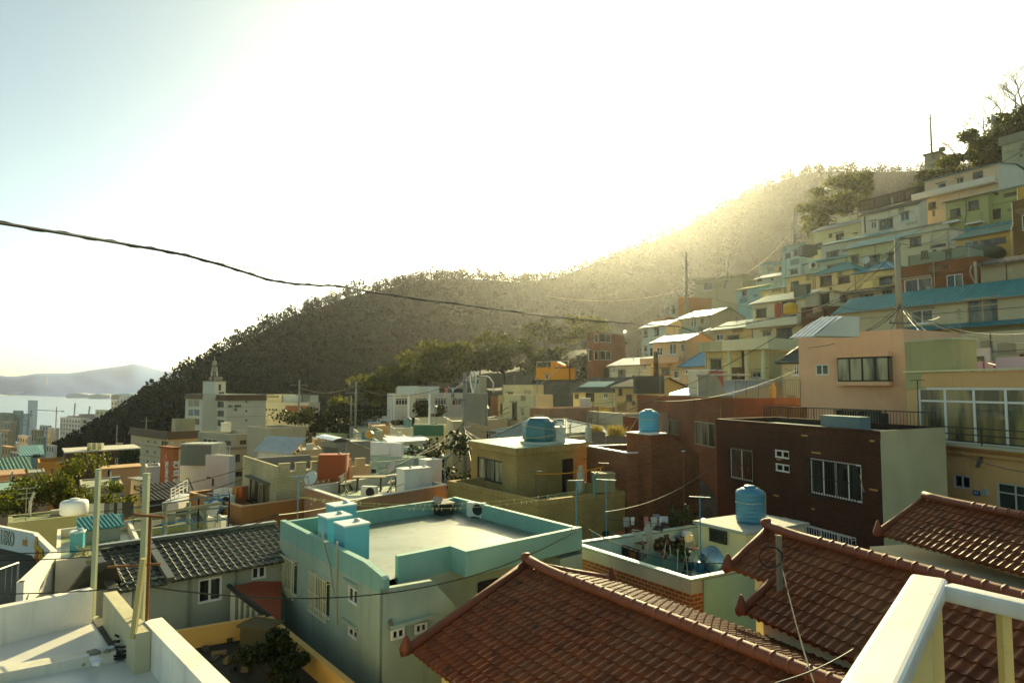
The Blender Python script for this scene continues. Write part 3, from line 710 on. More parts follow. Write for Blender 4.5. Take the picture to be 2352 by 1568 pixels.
# ---- things on the teal roof
blue = paint('62b4c0', .45, .25); lid = paint('c9d6d2', .5, .3)
def onroof(u, v, z=z1): return Z(u, v, z)
B0 = Z(786, 1215, z1); 
for (u, v, lab) in ((783, 1226, 'pale blue boxy tank furthest from the stair on the teal roof'), (768, 1258, 'light blue boxy tank in the middle of three on the teal roof'), (807, 1280, 'light blue boxy tank nearest the stair on the teal roof')):
    box_tank(Z(u, v, z1), e1, e2, .78, .78, .95, lab, blue, lid)
ac_unit(Z(1091, 1189, z1), e1*-.2+V((1, -.25, 0)), 'white air conditioner fan unit against the teal roof parapet', .86)
m = MB(); o = Z(1018, 1180, z1); m.box(o-e1*.3-e2*.3, e1*.6, e2*.6, UP*.35); m.box(o-e1*.36-e2*.36+UP*.36, e1*.72, e2*.72, UP*.08); m.prism([o-e1*.36-e2*.36+UP*.45, o+e1*.36-e2*.36+UP*.45, o+UP*.6], e2*.72); tag(m.build('vent_chimney', M_DARKST, at=o), 'dark stubby vent box in the back corner of the teal roof', 'vent')
for (u, v, s, lab) in ((798, 1206, .2, 'brown clay jar behind the blue tanks'), (813, 1203, .17, 'smaller dark clay jar beside the tanks')):
    o = Z(u, v, z1); m = MB(); m.lathe(o, [(s*.6, 0), (s, s*.8), (s*1.05, s*1.3), (s*.7, s*1.9), (s*.75, s*2)], 14); tag(m.build('clay_jar', gloss('3b2618', .3), at=o, smooth=True), lab, 'jar', 'clay jars')
for (u, v, lab) in ((683, 1199, 'thin blue post on the left corner of the teal roof'), (1324, 1213, 'thin blue post near the right corner of the teal roof'), (1022, 1128, 'thin blue post at the back corner of the teal parapet')):
    o = Z(u, v, zp-.3); tpole(o, 1.55, .7, (1, .2, 0), lab, paint('3f86a0', .5, .3))
for (a_, b_, sg, lab) in (((683, 1139), (1324, 1128), .35, 'clothesline with pegs strung across the teal roof'), ((690, 1141), (1330, 1131), .45, 'second clothesline with pegs strung over the teal roof')):
    pa = P(*a_, Z(683, 1199, zp-.3).y); pb = P(*b_, Z(1324, 1213, zp-.3).y); o = wire(pa, pb, sg, .008, lab, paint('c9b878', .6), 'clothesline', 'clotheslines')
    pm = MB()
    for x in catenary(pa, pb, sg, 60)[3:57]:
        if R.random() < .4: pm.box(x-UP*.07, V((.02, 0, 0)), V((0, .02, 0)), UP*.09)
    tag(pm.build('pegs', paint('e0b890', .5, .1), at=pa), 'clothes pegs clipped along the line '+('nearest the camera' if sg > .4 else 'over the tanks'), 'pegs', 'clothes pegs', 'stuff')
# ---------------------------------------------------------------- red tiled houses
RED = tilem('713819', '7f5230', '36261a'); REDRIDGE = worn('7a3d24', '4a3a2c', .6, .6, 6)
def ridgecap(pts, r, root, name='ridge', mat=None, up0=.09, up1=0, knob=True):
    """half-round ridge tiles with an upturned end"""
    m = MB(); a, b = V(pts[0]), V(pts[-1]); n = 26; q = []
    for i in range(n+1):
        f = i/n; L = (b-a).length; x = a.lerp(b, f); x = x+UP*(.1+up0*max(0, 1-f*L/1.4)**2.2+up1*max(0, 1-(1-f)*L/1.4)**2.2); q.append(x)
    m.path(q, r, 8)
    for i in range(1, int((b-a).length/.33)):
        x = a.lerp(b, i*.33/(b-a).length); 
        if i*.33 > 1.4: m.path([x+UP*.1, x+UP*.1+(b-a).normalized()*.05], r*1.12, 8)
    if knob: m.path([q[0]-(b-a).normalized()*.1, q[0]+UP*.06, q[0]+UP*.14], [r*1.1, r*1.05, r*.7], 8)
    return m.build(name, mat or REDRIDGE, root, True)
def verge(a, b, r, root, knob=True):
    m = MB(); a, b = V(a), V(b); m.path([a+UP*.05, a.lerp(b, .5)+UP*.05, b+UP*.07, b+UP*.13+(b-a).normalized()*.1], [r, r, r*1.1, r*1.3], 8); m.lathe(b+UP*.05, [(r*1.4, 0), (r*1.5, .06), (r*.6, .3), (.02, .36)], 8); return m.build('verge', REDRIDGE, root, True)
def eaveend(m, a, b, pitch, n):
    a, b = V(a), V(b); L = (b-a).length; k = int(L/pitch); d = n
    for i in range(k): x = a.lerp(b, (i+.02)/k); m.lathe(x-d*.03-UP*.005, [(.075, 0), (.08, .03), (.02, .05)], 8, d)
h1, h2 = frame(184)
pk = P(1210, 1300, 17.6)
root = thing('red_tiled_house', 'low house with a large red clay tile gable roof beside the teal house', 'house', V((pk.x+1, pk.y-4, -9.6)))
Lr = 11.5; tF, dF, tB, dB = 3.15, 1.44, 2.75, .78
rn = pk-h2*Lr
fe0, fe1 = pk-h1*tF-UP*dF, rn-h1*tF-UP*dF; be0, be1 = pk+h1*tB-UP*dB, rn+h1*tB-UP*dB
wav = lambda f: math.sin(math.pi*f)**.7 if f < .62 else .35*(1-math.cos(2*math.pi*(f-.62)/.38))*.0
sshape = lambda f: (.5-.5*math.cos(2*math.pi*f)) if f < .5 else (.5+.5*math.cos(2*math.pi*(f-.5)))
m = MB(); tileroof(m, fe0, fe1, rn, pk, .21, .27, .045, .03, .06, 8); tileroof(m, be1, be0, pk, rn, .21, .27, .045, .03, .06, 8)
eaveend(m, fe0, fe1, .21, -(h1+UP*.3).normalized())
m.build('roof', RED, root)
ridgecap([pk, rn], .12, root); verge(pk+UP*.02, fe0-h1*.12-UP*.05, .11, root); verge(pk+UP*.02, be0+h1*.05-UP*.03, .1, root)
m = MB(); i0 = .55
w0, w1 = pk-h2*i0-h1*(tF-.5), pk-h2*i0+h1*(tB-.4)
zz = -5.98; m.poly(V((w0.x, w0.y, -9.6)), V((w1.x, w1.y, -9.6)), V((w1.x, w1.y, pk.z-dB*.9)), V((pk.x-h2.x*i0, pk.y-h2.y*i0, pk.z-.12)), V((w0.x, w0.y, zz)))
w2 = w0-h2*(Lr-1); m.poly(V((w0.x, w0.y, -9.6)), V((w0.x, w0.y, zz)), V((w2.x, w2.y, zz)), V((w2.x, w2.y, -9.6)))
w3 = w1-h2*(Lr-1); m.poly(V((w1.x, w1.y, -9.6)), V((w1.x, w1.y, pk.z-dB*.92)), V((w3.x, w3.y, pk.z-dB*.92)), V((w3.x, w3.y, -9.6))); m.build('wall', paint('e6d59a', .8, .35), root)
m = MB(); g0 = w0-h2*.05-h1*.08; m.box(V((g0.x, g0.y, zz-.22)), -h2*(Lr-1.2), h1*.07, UP*.14); m.build('gutter_board', paint('c9bd92', .7), root)
# yellow sunshade cloth in the gap below
ca, cb, cc_ = Z(895, 1572, -8.2), Z(1022, 1535, -7.2), Z(975, 1590, -8.1)
m = MB(); nn = 8
for i in range(nn+1):
    for j in range(nn+1-i): f, g = i/nn, j/nn; m.v.append(ca+(cb-ca)*f+(cc_-ca)*g-UP*.5*f*(1-f-g)-UP*.3*g*(1-f-g))
idx = {}; c_ = 0
for i in range(nn+1):
    for j in range(nn+1-i): idx[i, j] = c_; c_ += 1
for i in range(nn):
    for j in range(nn-i):
        m.f.append((idx[i, j], idx[i+1, j], idx[i, j+1]))
        if j < nn-i-1: m.f.append((idx[i+1, j], idx[i+1, j+1], idx[i, j+1]))
tag(m.build('sunshade', paint('c9a23a', .8, .3), at=ca, smooth=True), 'yellow sunshade cloth tied below the red tiled eave', 'sunshade')
# white board leaning on the near tiled slope
def onslope(u, v, off=.08):
    nrm = (h1*-dF+UP*-tF).normalized()*-1; nrm = V((-h1.x*dF, -h1.y*dF, tF)).normalized(); r = ray(u, v); t = (pk+nrm*off).dot(nrm)/r.dot(nrm); return r*t
# ---- second red house
g1, g2 = frame(560); pk2 = P(1763, 1222, 17.0)
root = thing('red_tiled_house', 'cream walled house with a stepped red tile roof below the dark brick house', 'house', V((pk2.x+2, pk2.y-3, -9.6)))
s2 = 9.5; kk = .675; ev = lambda s, t: pk2-g2*s-g1*t-UP*kk*t
m = MB()
tileroof(m, ev(-.08, 1.12), ev(1.34, 1.12), ev(1.34, 0), ev(0, 0), .21, .27, .04, .03, .06, 8)
tileroof(m, ev(1.34, 1.9), ev(s2, 1.9), ev(s2, 0), ev(1.34, 0), .21, .27, .04, .03, .06, 8)
bk = lambda s, t: pk2-g2*s+g1*t-UP*kk*t
tileroof(m, bk(s2, 1.9), bk(0, 1.9), bk(0, 0), bk(s2, 0), .21, .27, .04, .03, .06, 8)
eaveend(m, ev(0, 1.12), ev(1.34, 1.12), .21, -(g1+UP*.3).normalized()); eaveend(m, ev(1.34, 1.9), ev(s2, 1.9), .21, -(g1+UP*.3).normalized())
m.build('roof', RED, root)
ridgecap([pk2, ev(s2, 0)], .115, root); verge(pk2, ev(0, 1.2), .1, root); verge(ev(1.34, 1.15), ev(1.34, 1.95), .09, root); verge(pk2, bk(0, 1.95), .1, root)
m = MB()
def wl(pts, z0=-9.6):
    for a, b in zip(pts, pts[1:]): m.poly(V((a.x, a.y, z0)), V((b.x, b.y, z0)), b, a)
wl([bk(.5, 1.5)-UP*.05, V((*pk2.xy, pk2.z))-g2*.5-UP*.06, ev(.5, .85)-UP*.05, ev(1.6, .85)-UP*.03, ev(1.6, 1.6)-UP*.07, ev(s2-.3, 1.6)-UP*.07]); m.build('wall', paint('e3d3a4', .8, .4), root)
m = MB(); a = ev(1.9, 1.62); b = ev(s2-.4, 1.62); m.box(a-UP*.95, (b-a), -g1*.5, UP*.12); m.build('gutter', paint('4c8d86', .5, .4), root)
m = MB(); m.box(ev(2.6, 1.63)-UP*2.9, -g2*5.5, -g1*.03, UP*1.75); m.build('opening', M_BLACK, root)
# antenna stub on its roof
def slope2(u, v):
    nrm = V((-g1.x*kk, -g1.y*kk, 1)).normalized(); r = ray(u, v); return r*(pk2.dot(nrm)/r.dot(nrm))
o = slope2(*cR(690, 995)); m = MB(); m.box(o-V((.05, .05, .05)), V((.1, 0, 0)), V((0, .1, 0)), UP*1.25); x = m.build('timber_post', paint('7b7360', .9, .5), at=o); tag(x, 'weathered timber stub with a coil of wire on the stepped red roof', 'post')
w_ = MB(); w_.path([o+UP*.75+V((.25*math.cos(i*.5)-.2, -.07, .22*math.sin(i*.5))) for i in range(30)], .012, 4); w_.build('wire_coil', M_BLACK, x)
# ---- third red house, far right
k1_, k2_ = frame(820); pk3 = P(2122, 1148, 20.0)
root = thing('red_tiled_house', 'red tile roof with cream eaves beam at the right edge below the white wall', 'house', V((pk3.x+3, pk3.y-3, -9.0)))
s3 = 9.0; ev3 = lambda s, t: pk3-k2_*s-k1_*t-UP*.66*t; bk3 = lambda s, t: pk3-k2_*s+k1_*t-UP*.66*t
m = MB(); tileroof(m, ev3(-.15, 1.4), ev3(s3, 1.4), ev3(s3, 0), ev3(0, 0), .21, .27, .04, .03, .06, 8); tileroof(m, bk3(s3, 1.4), bk3(0, 1.4), bk3(0, 0), bk3(s3, 0), .21, .27, .04, .03, .06, 8); eaveend(m, ev3(0, 1.4), ev3(s3, 1.4), .21, -(k1_+UP*.3).normalized()); m.build('roof', RED, root)
ridgecap([pk3, ev3(s3, 0)], .11, root, up0=.05, knob=False); verge(pk3, ev3(-.15, 1.45), .09, root)
m = MB(); a = ev3(-.3, 1.62); a.z = pk3.z-1.3
m.box(a, -k2_*(s3+.4), k1_*1.2, -UP*.3); m.build('eaves_beam', paint('dcc9a0', .8, .5), root)
m = MB(); b = a+k1_*.25; m.box(V((b.x, b.y, -9.0)), -k2_*2.2, k1_*.2, UP*(a.z-.302+9.0)); c_ = b-k2_*4.9; m.box(V((c_.x, c_.y, -9.0)), -k2_*.7, k1_*.2, UP*(a.z-.302+9.0)); m.build('wall', paint('d8c79c', .8, .6), root)
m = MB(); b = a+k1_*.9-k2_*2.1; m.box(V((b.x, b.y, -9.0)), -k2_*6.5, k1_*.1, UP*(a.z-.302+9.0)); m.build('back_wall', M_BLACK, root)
# ---------------------------------------------------------------- white railing at the camera's balcony
Mrail = worn('e6e2da', '8a6a48', .25, .69, 9); cpt = P(2131, 1326, 1.8); zr = cpt.z
dl = (V((.555, 1.12, zr))-cpt); dl.z = 0; dl.normalize(); dr = V((.127, -.205, 0)).normalized()
root = thing('balcony_railing', 'white painted metal balcony railing in front of the camera', 'railing', V((cpt.x, cpt.y, zr-1.05)))
def flatbar(m, o, d, L, w, h):
    x = V((d.y, -d.x, 0)); m.box(o-x*w/2-UP*h, d*L, x*w, UP*h)
m = MB(); flatbar(m, cpt-dl*.03, dl, 2.2, .085, .045); ob = m.build('top_rail', Mrail, root); bv = ob.modifiers.new('b', 'BEVEL'); bv.width = .012; bv.segments = 3
m = MB(); flatbar(m, cpt+dr*.045-UP*.004, dr, 2.4, .05, .04); ob = m.build('side_rail', Mrail, root); bv = ob.modifiers.new('b', 'BEVEL'); bv.width = .008; bv.segments = 3
rp = worn('d9c58a', '7a5a34', .5, .62, 8)  # yellowish shaded side of the white railing put into the paint colour
m = MB(); x = V((dl.y, -dl.x, 0)); m.box(cpt+dl*.015-x*.03-UP*1.05, dl*.22, x*.06, UP*1.004); m.build('post', rp, root)
for i in range(1, 8):
    m = MB(); o = cpt+dr*(.045+.125*i)-UP*1.0; m.box(o-V((.011, .011, 0)), V((.022, 0, 0)), V((0, .022, 0)), UP*.957); m.build('baluster', rp, root)
for i in range(4, 12):
    m = MB(); o = cpt+dl*(.13*i)-UP*1.0; m.box(o-V((.011, .011, 0)), V((.022, 0, 0)), V((0, .022, 0)), UP*.954); m.build('baluster', rp, root)
m = MB(); m.beam(cpt-UP*1.0, cpt+dl*2.1-UP*1.0, .04, .03); m.beam(cpt-UP*1.0+dr*.05, cpt+dr*2.3-UP*1.0, .04, .03); m.build('bottom_rail', rp, root)
# ---------------------------------------------------------------- white roof terrace, lower left
W8 = worn('ebe4d4', 'a89c84', .5, .68, 4); zt, zf = -3.9, -4.55
root = thing('white_terrace_house', 'white flat roofed house with chest high white parapets in the lower left corner', 'house', V((-10, 10, -10)))
A, B = Z(-330, 1462, zt), Z(214, 1352, zt); B2 = B+V((.55, -.62, 0)); C0, C1 = Z(330, 1425, zt), Z(520, 1625, zt)
dv = (C1-C0).normalized(); C1 = C0+dv*9
nA = (B-A).normalized(); nAp = V((-nA.y, nA.x, 0)); ndv = V((dv.y, -dv.x, 0))
if ndv.x < 0: ndv = -ndv
m = MB(); m.box(V((A.x, A.y, -10)), B-A, nAp*.2, UP*(zt+10)); m.box(V((C0.x, C0.y, -10)), C1-C0, ndv*.28, UP*(zt+10)); 
m.build('parapet', W8, root)
m = MB(); E0, E1 = Z(238, 1358, zt), Z(312, 1452, zt); de = (E1-E0); m.box(V((E0.x, E0.y, -10)), de, V((de.y, -de.x, 0)).normalized()*-.22, UP*(zt-.02+10)); m.build('old_wall', paint('c9bf9c', .9, .9), root)
m = MB(); far = V((-20, 4, zf)); m.poly(V((A.x, A.y, zf)), V((B.x, B.y, zf)), V((E0.x+.1, E0.y, zf)), V((C0.x, C0.y, zf)), V((C1.x, C1.y, zf)), V((-14, C1.y, zf))); m.build('roof', gloss('dcd6ca', .4, 0, .5, .1), root)
# kerb across the terrace with broken rendering
K0, K1 = Z(-60, 1565, zf), Z(262, 1503, zf); dk = (K1-K0).normalized(); pk_ = V((dk.y, -dk.x, 0))
m = MB(); m.box(K0-dk*3, K1-K0+dk*3, pk_*.32, UP*.16); m.build('kerb', paint('d9d2bf', .8, .7), root)
m = MB(); g0, g1_ = Z(212, 1425, zf), Z(268, 1512, zf); dg = g1_-g0; m.box(g0+UP*.004, dg, V((dg.y, -dg.x, 0)).normalized()*-.34, UP*.02); m.build('gutter_strip', paint('5b564a', .9, .9), root)
for i in range(16):
    u, v = R.uniform(190, 318), R.uniform(1490, 1535); o = Z(u, v, zf+.02 if u > 270 else zf+.17); a = R.uniform(0, 3.1); d = V((math.cos(a), math.sin(a), 0)); m = MB(); s = R.uniform(.06, .2); m.box(o, d*s, V((-d.y, d.x, 0))*s*R.uniform(.3, .8), UP*R.uniform(.015, .05))
    tag(m.build('rubble', R.choice((paint('c8d4d8', .7, .4), paint('8b8674', .9, .6), paint('dcdcd6', .7, .3))), at=o), 'chip of broken render lying by the kerb of the white terrace', 'rubble', 'broken render on the white terrace')
o = Z(290, 1506, zf); m = MB()
for i in range(7): a = i*.9; m.path([o+V((.3*math.cos(a+j*.7), .25*math.sin(a+j*.5), .05+.05*j*(1-.1*i))) for j in range(6)], .02, 5)
tag(m.build('cable_scrap', M_BLACK, at=o), 'tangle of black cable scrap at the foot of the painted post', 'cable')
def sqpost(p, ztop, w, lab, mat):
    m = MB(); m.box(V((p.x-w/2, p.y-w/2, p.z)), V((w, 0, 0)), V((0, w, 0)), UP*(ztop-p.z)); t = thing('steel_post', lab, 'post', p, 'steel posts on the white terrace'); m.build('post', mat, t)
    k = MB(); k.box(V((p.x-w, p.y-w, p.z+.001)), V((2*w, 0, 0)), V((0, 2*w, 0)), UP*.03); k.build('base_plate', mat, t)
    c = MB(); c.box(V((p.x-w/2-.008, p.y-w/2-.008, ztop+.001)), V((w+.016, 0, 0)), V((0, w+.016, 0)), UP*.015); c.build('cap', mat, t)
PG = paint('a9ac8a', .6, .4)
p = Z(212, 1420, zf); sqpost(p, P(216, 1078, p.y).z, .08, 'pale green square steel post standing in the far corner of the white terrace', PG)
p = Z(322, 1502, zf); sqpost(p, P(329, 1088, p.y).z, .088, 'pale green square steel post beside the broken kerb, nearer of two', PG)
p = Z(337, 1424, zt); m = MB(); m.path([p, p+UP*1.75], .028, 6); m.beam(p+UP*1.75-V((.3, 0, 0)), p+UP*1.75+V((.25, 0, -.04)), .04); m.beam(p+UP*.9-V((.7, 0, .02)), p+UP*.93+V((.2, 0, 0)), .035); tag(m.build('rusty_pole', paint('7a4a28', .8, .7), at=p), 'rusty thin pole with two crossbars on the white parapet', 'pole')
p = Z(306, 1450, zt); m = MB(); m.beam(p-UP*.1, p+UP*1.15+V((.12, 0, 0)), .075); tag(m.build('timber_prop', paint('b5a470', .9, .5), at=p), 'bare timber prop leaning on the old parapet end', 'prop')
# ================================================================ brick and plaster houses in the middle of the view
BR_DARK = brick('5a3424', '452619', '2e2018'); BR_RED = brick('9c5434', '6f3520', '8a6a50'); BR_RED2 = brick('96522f', '5c2c1c', '7a5a44')
BR_YEL = brick('bd9c60', 'b08f56', '9c8250', .3, .1); BR_CREAM = brick('d8c79a', 'cbb888', 'a89870', .3, .09); BR_SALMON = brick('c98d68', 'b97a58', 'a98a6c', .3, .09); BR_SOLD = brick('c9a465', 'ae8a50', '8a764c', .09, .4)
BR_BAND = brick('8d4a2e', '6e3722', 'a08a70', .27, .11, .014)
FLG = gloss('8ea58a', .3); FLTEAL = gloss('7d9d98', .35); FLGRY = paint('a6a498', .6, .5)
def bricktop(h, mat, f, dz=.32):
    m = MB(); W = h.wL if f == 'L' else h.wR; m.box(h.pt(f, -.02, h.z1-dz, 0), h.e[f]*(W+.02), UP*(dz-.03), h.n[f]*.03); m.build('brick_course', mat, h.root)
# ---- dark brick house
D = House('dark_brick_house', 'dark brown brick house with one white plastered side wall', 'house', c4, (1018, 848), 24, -470, None, wR=4.4, h=8.2, vp=697, vpR=3700, mat=BR_DARK)
D.k = c3; D.win('L', 1985, 1012, 2186, 1290, st='s2g', fm=M_WFRAME, gm=M_BLACK)
D.k = c4; D.win('L', 388, 1125, 850, 1455, st='s4g', fm=M_WFRAME, gm=M_BLACK, gd=.25); D.win('L', 60, 1022, 190, 1096, fm=M_WFRAME); D.win('L', 66, 1147, 195, 1220, fm=M_WFRAME)
D.k = c8; D.win('L', 330, 185, 800, 400, st='s3g', fm=M_WFRAME, gm=M_WFRAME, gd=.2)
bricktop(D, brick('5f3522', '4a2817', '2e2018', .09, .4), 'L', .3)
m = MB(); m.box(D.at(.4, 1.2, D.z1-.2), D.e1*.7, D.e2*2.0, UP*.62)
D.done('flat', ph=.25, th=.2, fl=FLTEAL, cop=None, matR=paint('c4b68c', .8, .5))
m.build('duct', paint('5f7878', .5, .3), D.root)
m = MB()
for (u, v) in ((2002, 1012), (1880, 1040), (1866, 1168), (1808, 1190), (1790, 1055), (2010, 1125), (1785, 1138), (1850, 1000)):
    a, z = D.ax('L', u, v); m.box(D.pt('L', a-.12, z-.03, -.01), D.e['L']*R.uniform(.15, .5), UP*.06, D.n['L']*.014)
m.build('mortar_patch', paint('b98a58', .9, .3), D.root)
railing('roof_railing', 'thin black railing along the back of the dark brick roof', [D.at(3.6, D.wL, D.z1-.2), D.at(4.1, D.wL*.5, D.z1-.2), D.at(4.1, .2, D.z1-.2)], .75, M_BLACK, sp=.16)
tpole(D.at(4.0, .9, D.z1-.2), 2.0, .75, (1, 0, 0), 'dark clothesline post on the dark brick roof in front of the pink wall', M_BLACK)
# ---- pink house
PINK = paint('f0b890', .8, .4)
K = House('pink_house', 'tall salmon pink rendered house with a dark framed bay window', 'house', cA, (1230, 1170), 33, 272, 1760, h=7.4, vp=0, vpR=3885, mat=PINK)
K.k = c4; K.win('L', 430, 242, 550, 340, fm=M_WFRAME)
K.panel('L', 655, 400, 1145, 435, out=.5, name='bay_sill'); K.panel('L', 655, 138, 1135, 178, out=.5, name='bay_head')
a0, a1, z0_, z1_ = K.rect('L', (668, 180, 1132, 398)); m = MB(); m.box(K.pt('L', a0, z0_, 0), K.e2*(a1-a0), UP*(z1_-z0_), K.n['L']*.4); bay = m.build('bay', M_DFRAME, K.root)
m = MB(); nb = 4; wv = (a1-a0)/nb
for i in range(nb): m.box(K.pt('L', a0+i*wv+.05, z0_+.07, .4), K.e2*(wv-.1), UP*(z1_-z0_-.14), K.n['L']*.012)
m.box(K.pt('L', a0-.012, z0_+.07, .05), K.e2*.012, UP*(z1_-z0_-.14), K.n['L']*.3); m.build('pane', glassm('3a3a2c', 'a09878'), bay)
K.win('L', 617, 660, 1038, 880, st='s4g', fm=M_DARKST, gm=paint('7d7c66', .5)); K.door('L', 1040, 688, 1100, 960, mat=M_DFRAME)
K.done('flat', ph=.25, fl=FLGRY)
m = MB()
pts = [cA(x, y) for x, y in ((545, 1225), (790, 1047), (950, 1052), (950, 1235))]
pl = [K.ax('R', *q) for q in pts]; off = K.e2*.6
m.prism([K.pt('R', a, z)+off for a, z in pl], K.e2*.95); x = m.build('stair_hut', paint('d9d4c2', .7, .3), K.root)
m = MB(); a, b = K.pt('R', *pl[0])+off, K.pt('R', *pl[1])+off; ribroof(m, a-K.e1*.3+K.e2*1.05-UP*.05, a-K.e1*.3-K.e2*.1-UP*.05, b-K.e2*.1+UP*.04, b+K.e2*1.05+UP*.04, .25); m.build('sheet', gloss('c9cac4', .3, .2), x)
# ---- ochre house at the right edge
OC = paint('e2b078', .8, .45)
O = House('ochre_house', 'ochre house with a long glazed veranda above the white side wall', 'house', I_, (2440, 848), 23.5, 2079, None, wR=5, h=9, vp=820, mat=OC)
O.k = c4; O.win('L', 1368, 452, 2480, 985, st='s4t', fm=M_WFRAME, pane=glassm('4a4a38', '9a8a5c'), fw=.1)
O.win('L', 1687, 1248, 1838, 1368, fm=paint('b9c4c0', .5)); O.win('L', 2085, 1335, 2420, 1700, st='s2t', fm=paint('bfc4b4', .5))
for y0, y1, o_ in ((985, 1012, .5), (1012, 1032, .3), (1060, 1090, .18)): O.panel('L', 1600, y0, 2560, y1, mat=OC if y0 > 1000 else paint('c9c0a0', .6), name='cornice', out=o_)
O.panel('L', 1240, 285, 2560, 302, mat=paint('e0d3a0', .7), name='cornice', out=.12)
x = O.panel('L', 1962, 1372, 2006, 1432, mat=paint('a9b0a4', .5), name='meter_box', out=.14)
x = O.panel('L', 1866, 1388, 1930, 1432, mat=paint('2f6a9c', .4, .1), name='address_plate', out=.03)
a0, a1, z0_, z1_ = O.rect('L', (1866, 1388, 1930, 1432)); text('47-5', O.pt('L', (a0+a1)/2, (z0_+z1_)/2, .04), -O.e2, UP, (z1_-z0_)*.55, M_WHITE, O.root)
m = MB(); m.path([O.pt('L', *O.ax('L', *c4(1960, 1090)), .12), O.pt('L', *O.ax('L', *c4(1915, 1170)), .08)], .07, 8); m.build('spout', M_STEEL, O.root)
O.done('flat', ph=.1, fl=paint('b9ab84', .7, .5))
a0, a1, z0_, z1_ = O.rect('L', (1580, 830, 2560, 985)); n_ = O.n['L']
railing('veranda_railing', 'dark steel railing with bright posts along the ochre veranda', [O.pt('L', a0, z0_, .45), O.pt('L', a1, z0_, .45)], z1_-z0_, M_DARKST, bars=False, rails=3)
G = House('green_rooftop_room', 'pale olive green windowless rooftop room beside the pink house', 'rooftop room', c4, (1668, 14), 28, 1240, 1890, h=2.05, vp=640, mat=paint('b4a878', .8, .4)); G.done('slab', th=.06, over=.05, rm=paint('c9c9a4', .7))
m = MB(); a = O.at(1.0, .2, O.z1); m.box(a, O.e2*3.2, O.e1*.12, UP*.55); x = m.build('pink_parapet', paint('e0b8b4', .7, .3), at=a); tag(x, 'low pale pink parapet on the ochre roof at the right edge', 'parapet')
# ---- yellow brick house with the big tank
Y = House('yellow_brick_house', 'yellow brick rooftop storey with a thick flat roof carrying the big teal tank', 'house', I_, (1187, 1044), 32, 1082, 1351, h=2.9, vp=344, vpR=2766, mat=BR_YEL)
Y.k = c2; Y.win('L', 2010, 1100, 2240, 1305, st='s3', fm=M_DFRAME, pane=glassm('55553f', 'b8ad84'), fw=.08)
Y.k = c3; Y.door('R', 455, 1100, 553, 1420, mat=M_BLACK)
m = MB(); o = .14; m.box(Y.at(-o, -o, Y.z1+.002), Y.e1*(Y.wR+2*o), Y.e2*(Y.wL+2*o), UP*.27); m.build('roof_edge', BR_SOLD, Y.root)
m = MB(); m.box(Y.at(-o-.03, -o-.03, Y.z1+.274), Y.e1*(Y.wR+2*o+.06), Y.e2*(Y.wL+2*o+.06), UP*.05); m.build('roof', gloss('8fa88c', .3), Y.root)
Y.done('none') if False else None
mm = MB(); Y.face(mm, 'L', Y.z0, Y.z1); Y.face(mm, 'R', Y.z0, Y.z1); mm.poly(Y.at(Y.wR, 0, Y.z0), Y.at(Y.wR, Y.wL, Y.z0), Y.at(Y.wR, Y.wL, Y.z1), Y.at(Y.wR, 0, Y.z1)); mm.build('wall', BR_YEL, Y.root)
Y2 = House('yellow_brick_terrace', 'yellow brick lower storey with an open green floored terrace round its top', 'house', I_, (1236, 1150), 28, 1028, 1449, h=5, vp=91, vpR=3400, mat=BR_YEL)
Y2.k = cJ; Y2.win('L', 0, 0, 1, 1) if False else None
Y2.k = c7; Y2.win('R', 820, 188, 880, 250, st='s1', fm=M_DFRAME)
bricktop(Y2, BR_SOLD, 'R', .28); bricktop(Y2, BR_SOLD, 'L', .28)
Y2.done('flat', ph=.6, th=.22, fl=gloss('4c6f58', .4), cop=None)
# tank with ropes
tk = Z(1238, 1017, Y.z1+.33); t = thing('water_tank', 'large dark teal ribbed water tank lashed with ropes on the yellow brick roof', 'water tank', tk, 'water tanks on the roofs')
r_ = .84; m = MB(); prof = [(.86, .1), (.98, .25), (1.0, .5), (.95, .8), (.86, 1.08), (.74, 1.16), (.7, 1.2)]
m.lathe(tk, [(a*r_, b) for a, b in prof], 10); m.build('body', gloss('1f6f74', .35), t)
m = MB(); m.lathe(tk+UP*1.2, [(.5, 0), (.52, .06), (.2, .09)], 12); m.build('lid', gloss('1f6f74', .35), t)
m = MB()
for zz_, tl in ((.35, .1), (.8, -.12)): m.path([tk+V((math.cos(i*.3142)*r_*1.03, math.sin(i*.3142)*r_*1.03, zz_+tl*math.cos(i*.3142))) for i in range(21)], .018, 5, False)
m.path([tk+V((.85, -.2, .7)), tk+V((1.6, -.5, .02))], .015, 5); m.build('rope', paint('b0a98a', .9, .3), t)
m = MB(); m.lathe(tk, [(.95, 0), (.95, .1), (.7, .1)], 12); m.build('plinth', paint('c9c6b4', .8, .5), t)
box_tank(tk+V((1.05, .35, 0)), (1, .2, 0), (-.2, 1, 0), .5, .45, .75, 'small off-white box tank tucked beside the big teal tank', paint('c9c9bb', .6, .4))
tpole(P(1231, 1128, 29.5)-UP*.25, 1.1, .75, (1, .1, 0), 'dark green clothesline post at the left of the orange line', paint('3f5a50', .5)); tpole(P(1387, 1108, 30.5)-UP*.3, 1.15, .6, (1, -.3, 0), 'dark green clothesline post at the right of the orange line', paint('3f5a50', .5))
wire(P(1231, 1087, 29.5), P(1387, 1071, 30.5), .12, .02, 'orange washing line over the yellow brick terrace', paint('d98a1c', .5, .1), 'clothesline', 'clotheslines')
m = MB(); o = P(1368, 1076, 30.4); m.path([o, o+V((-.12, 0, -.28)), o+V((.02, 0, -.42)), o+V((.18, 0, -.2)), o+V((.22, 0, .02))], .022, 5); tag(m.build('orange_strap', paint('e08a14', .5, .1), at=o), 'bright orange strap looped from the washing line', 'strap')
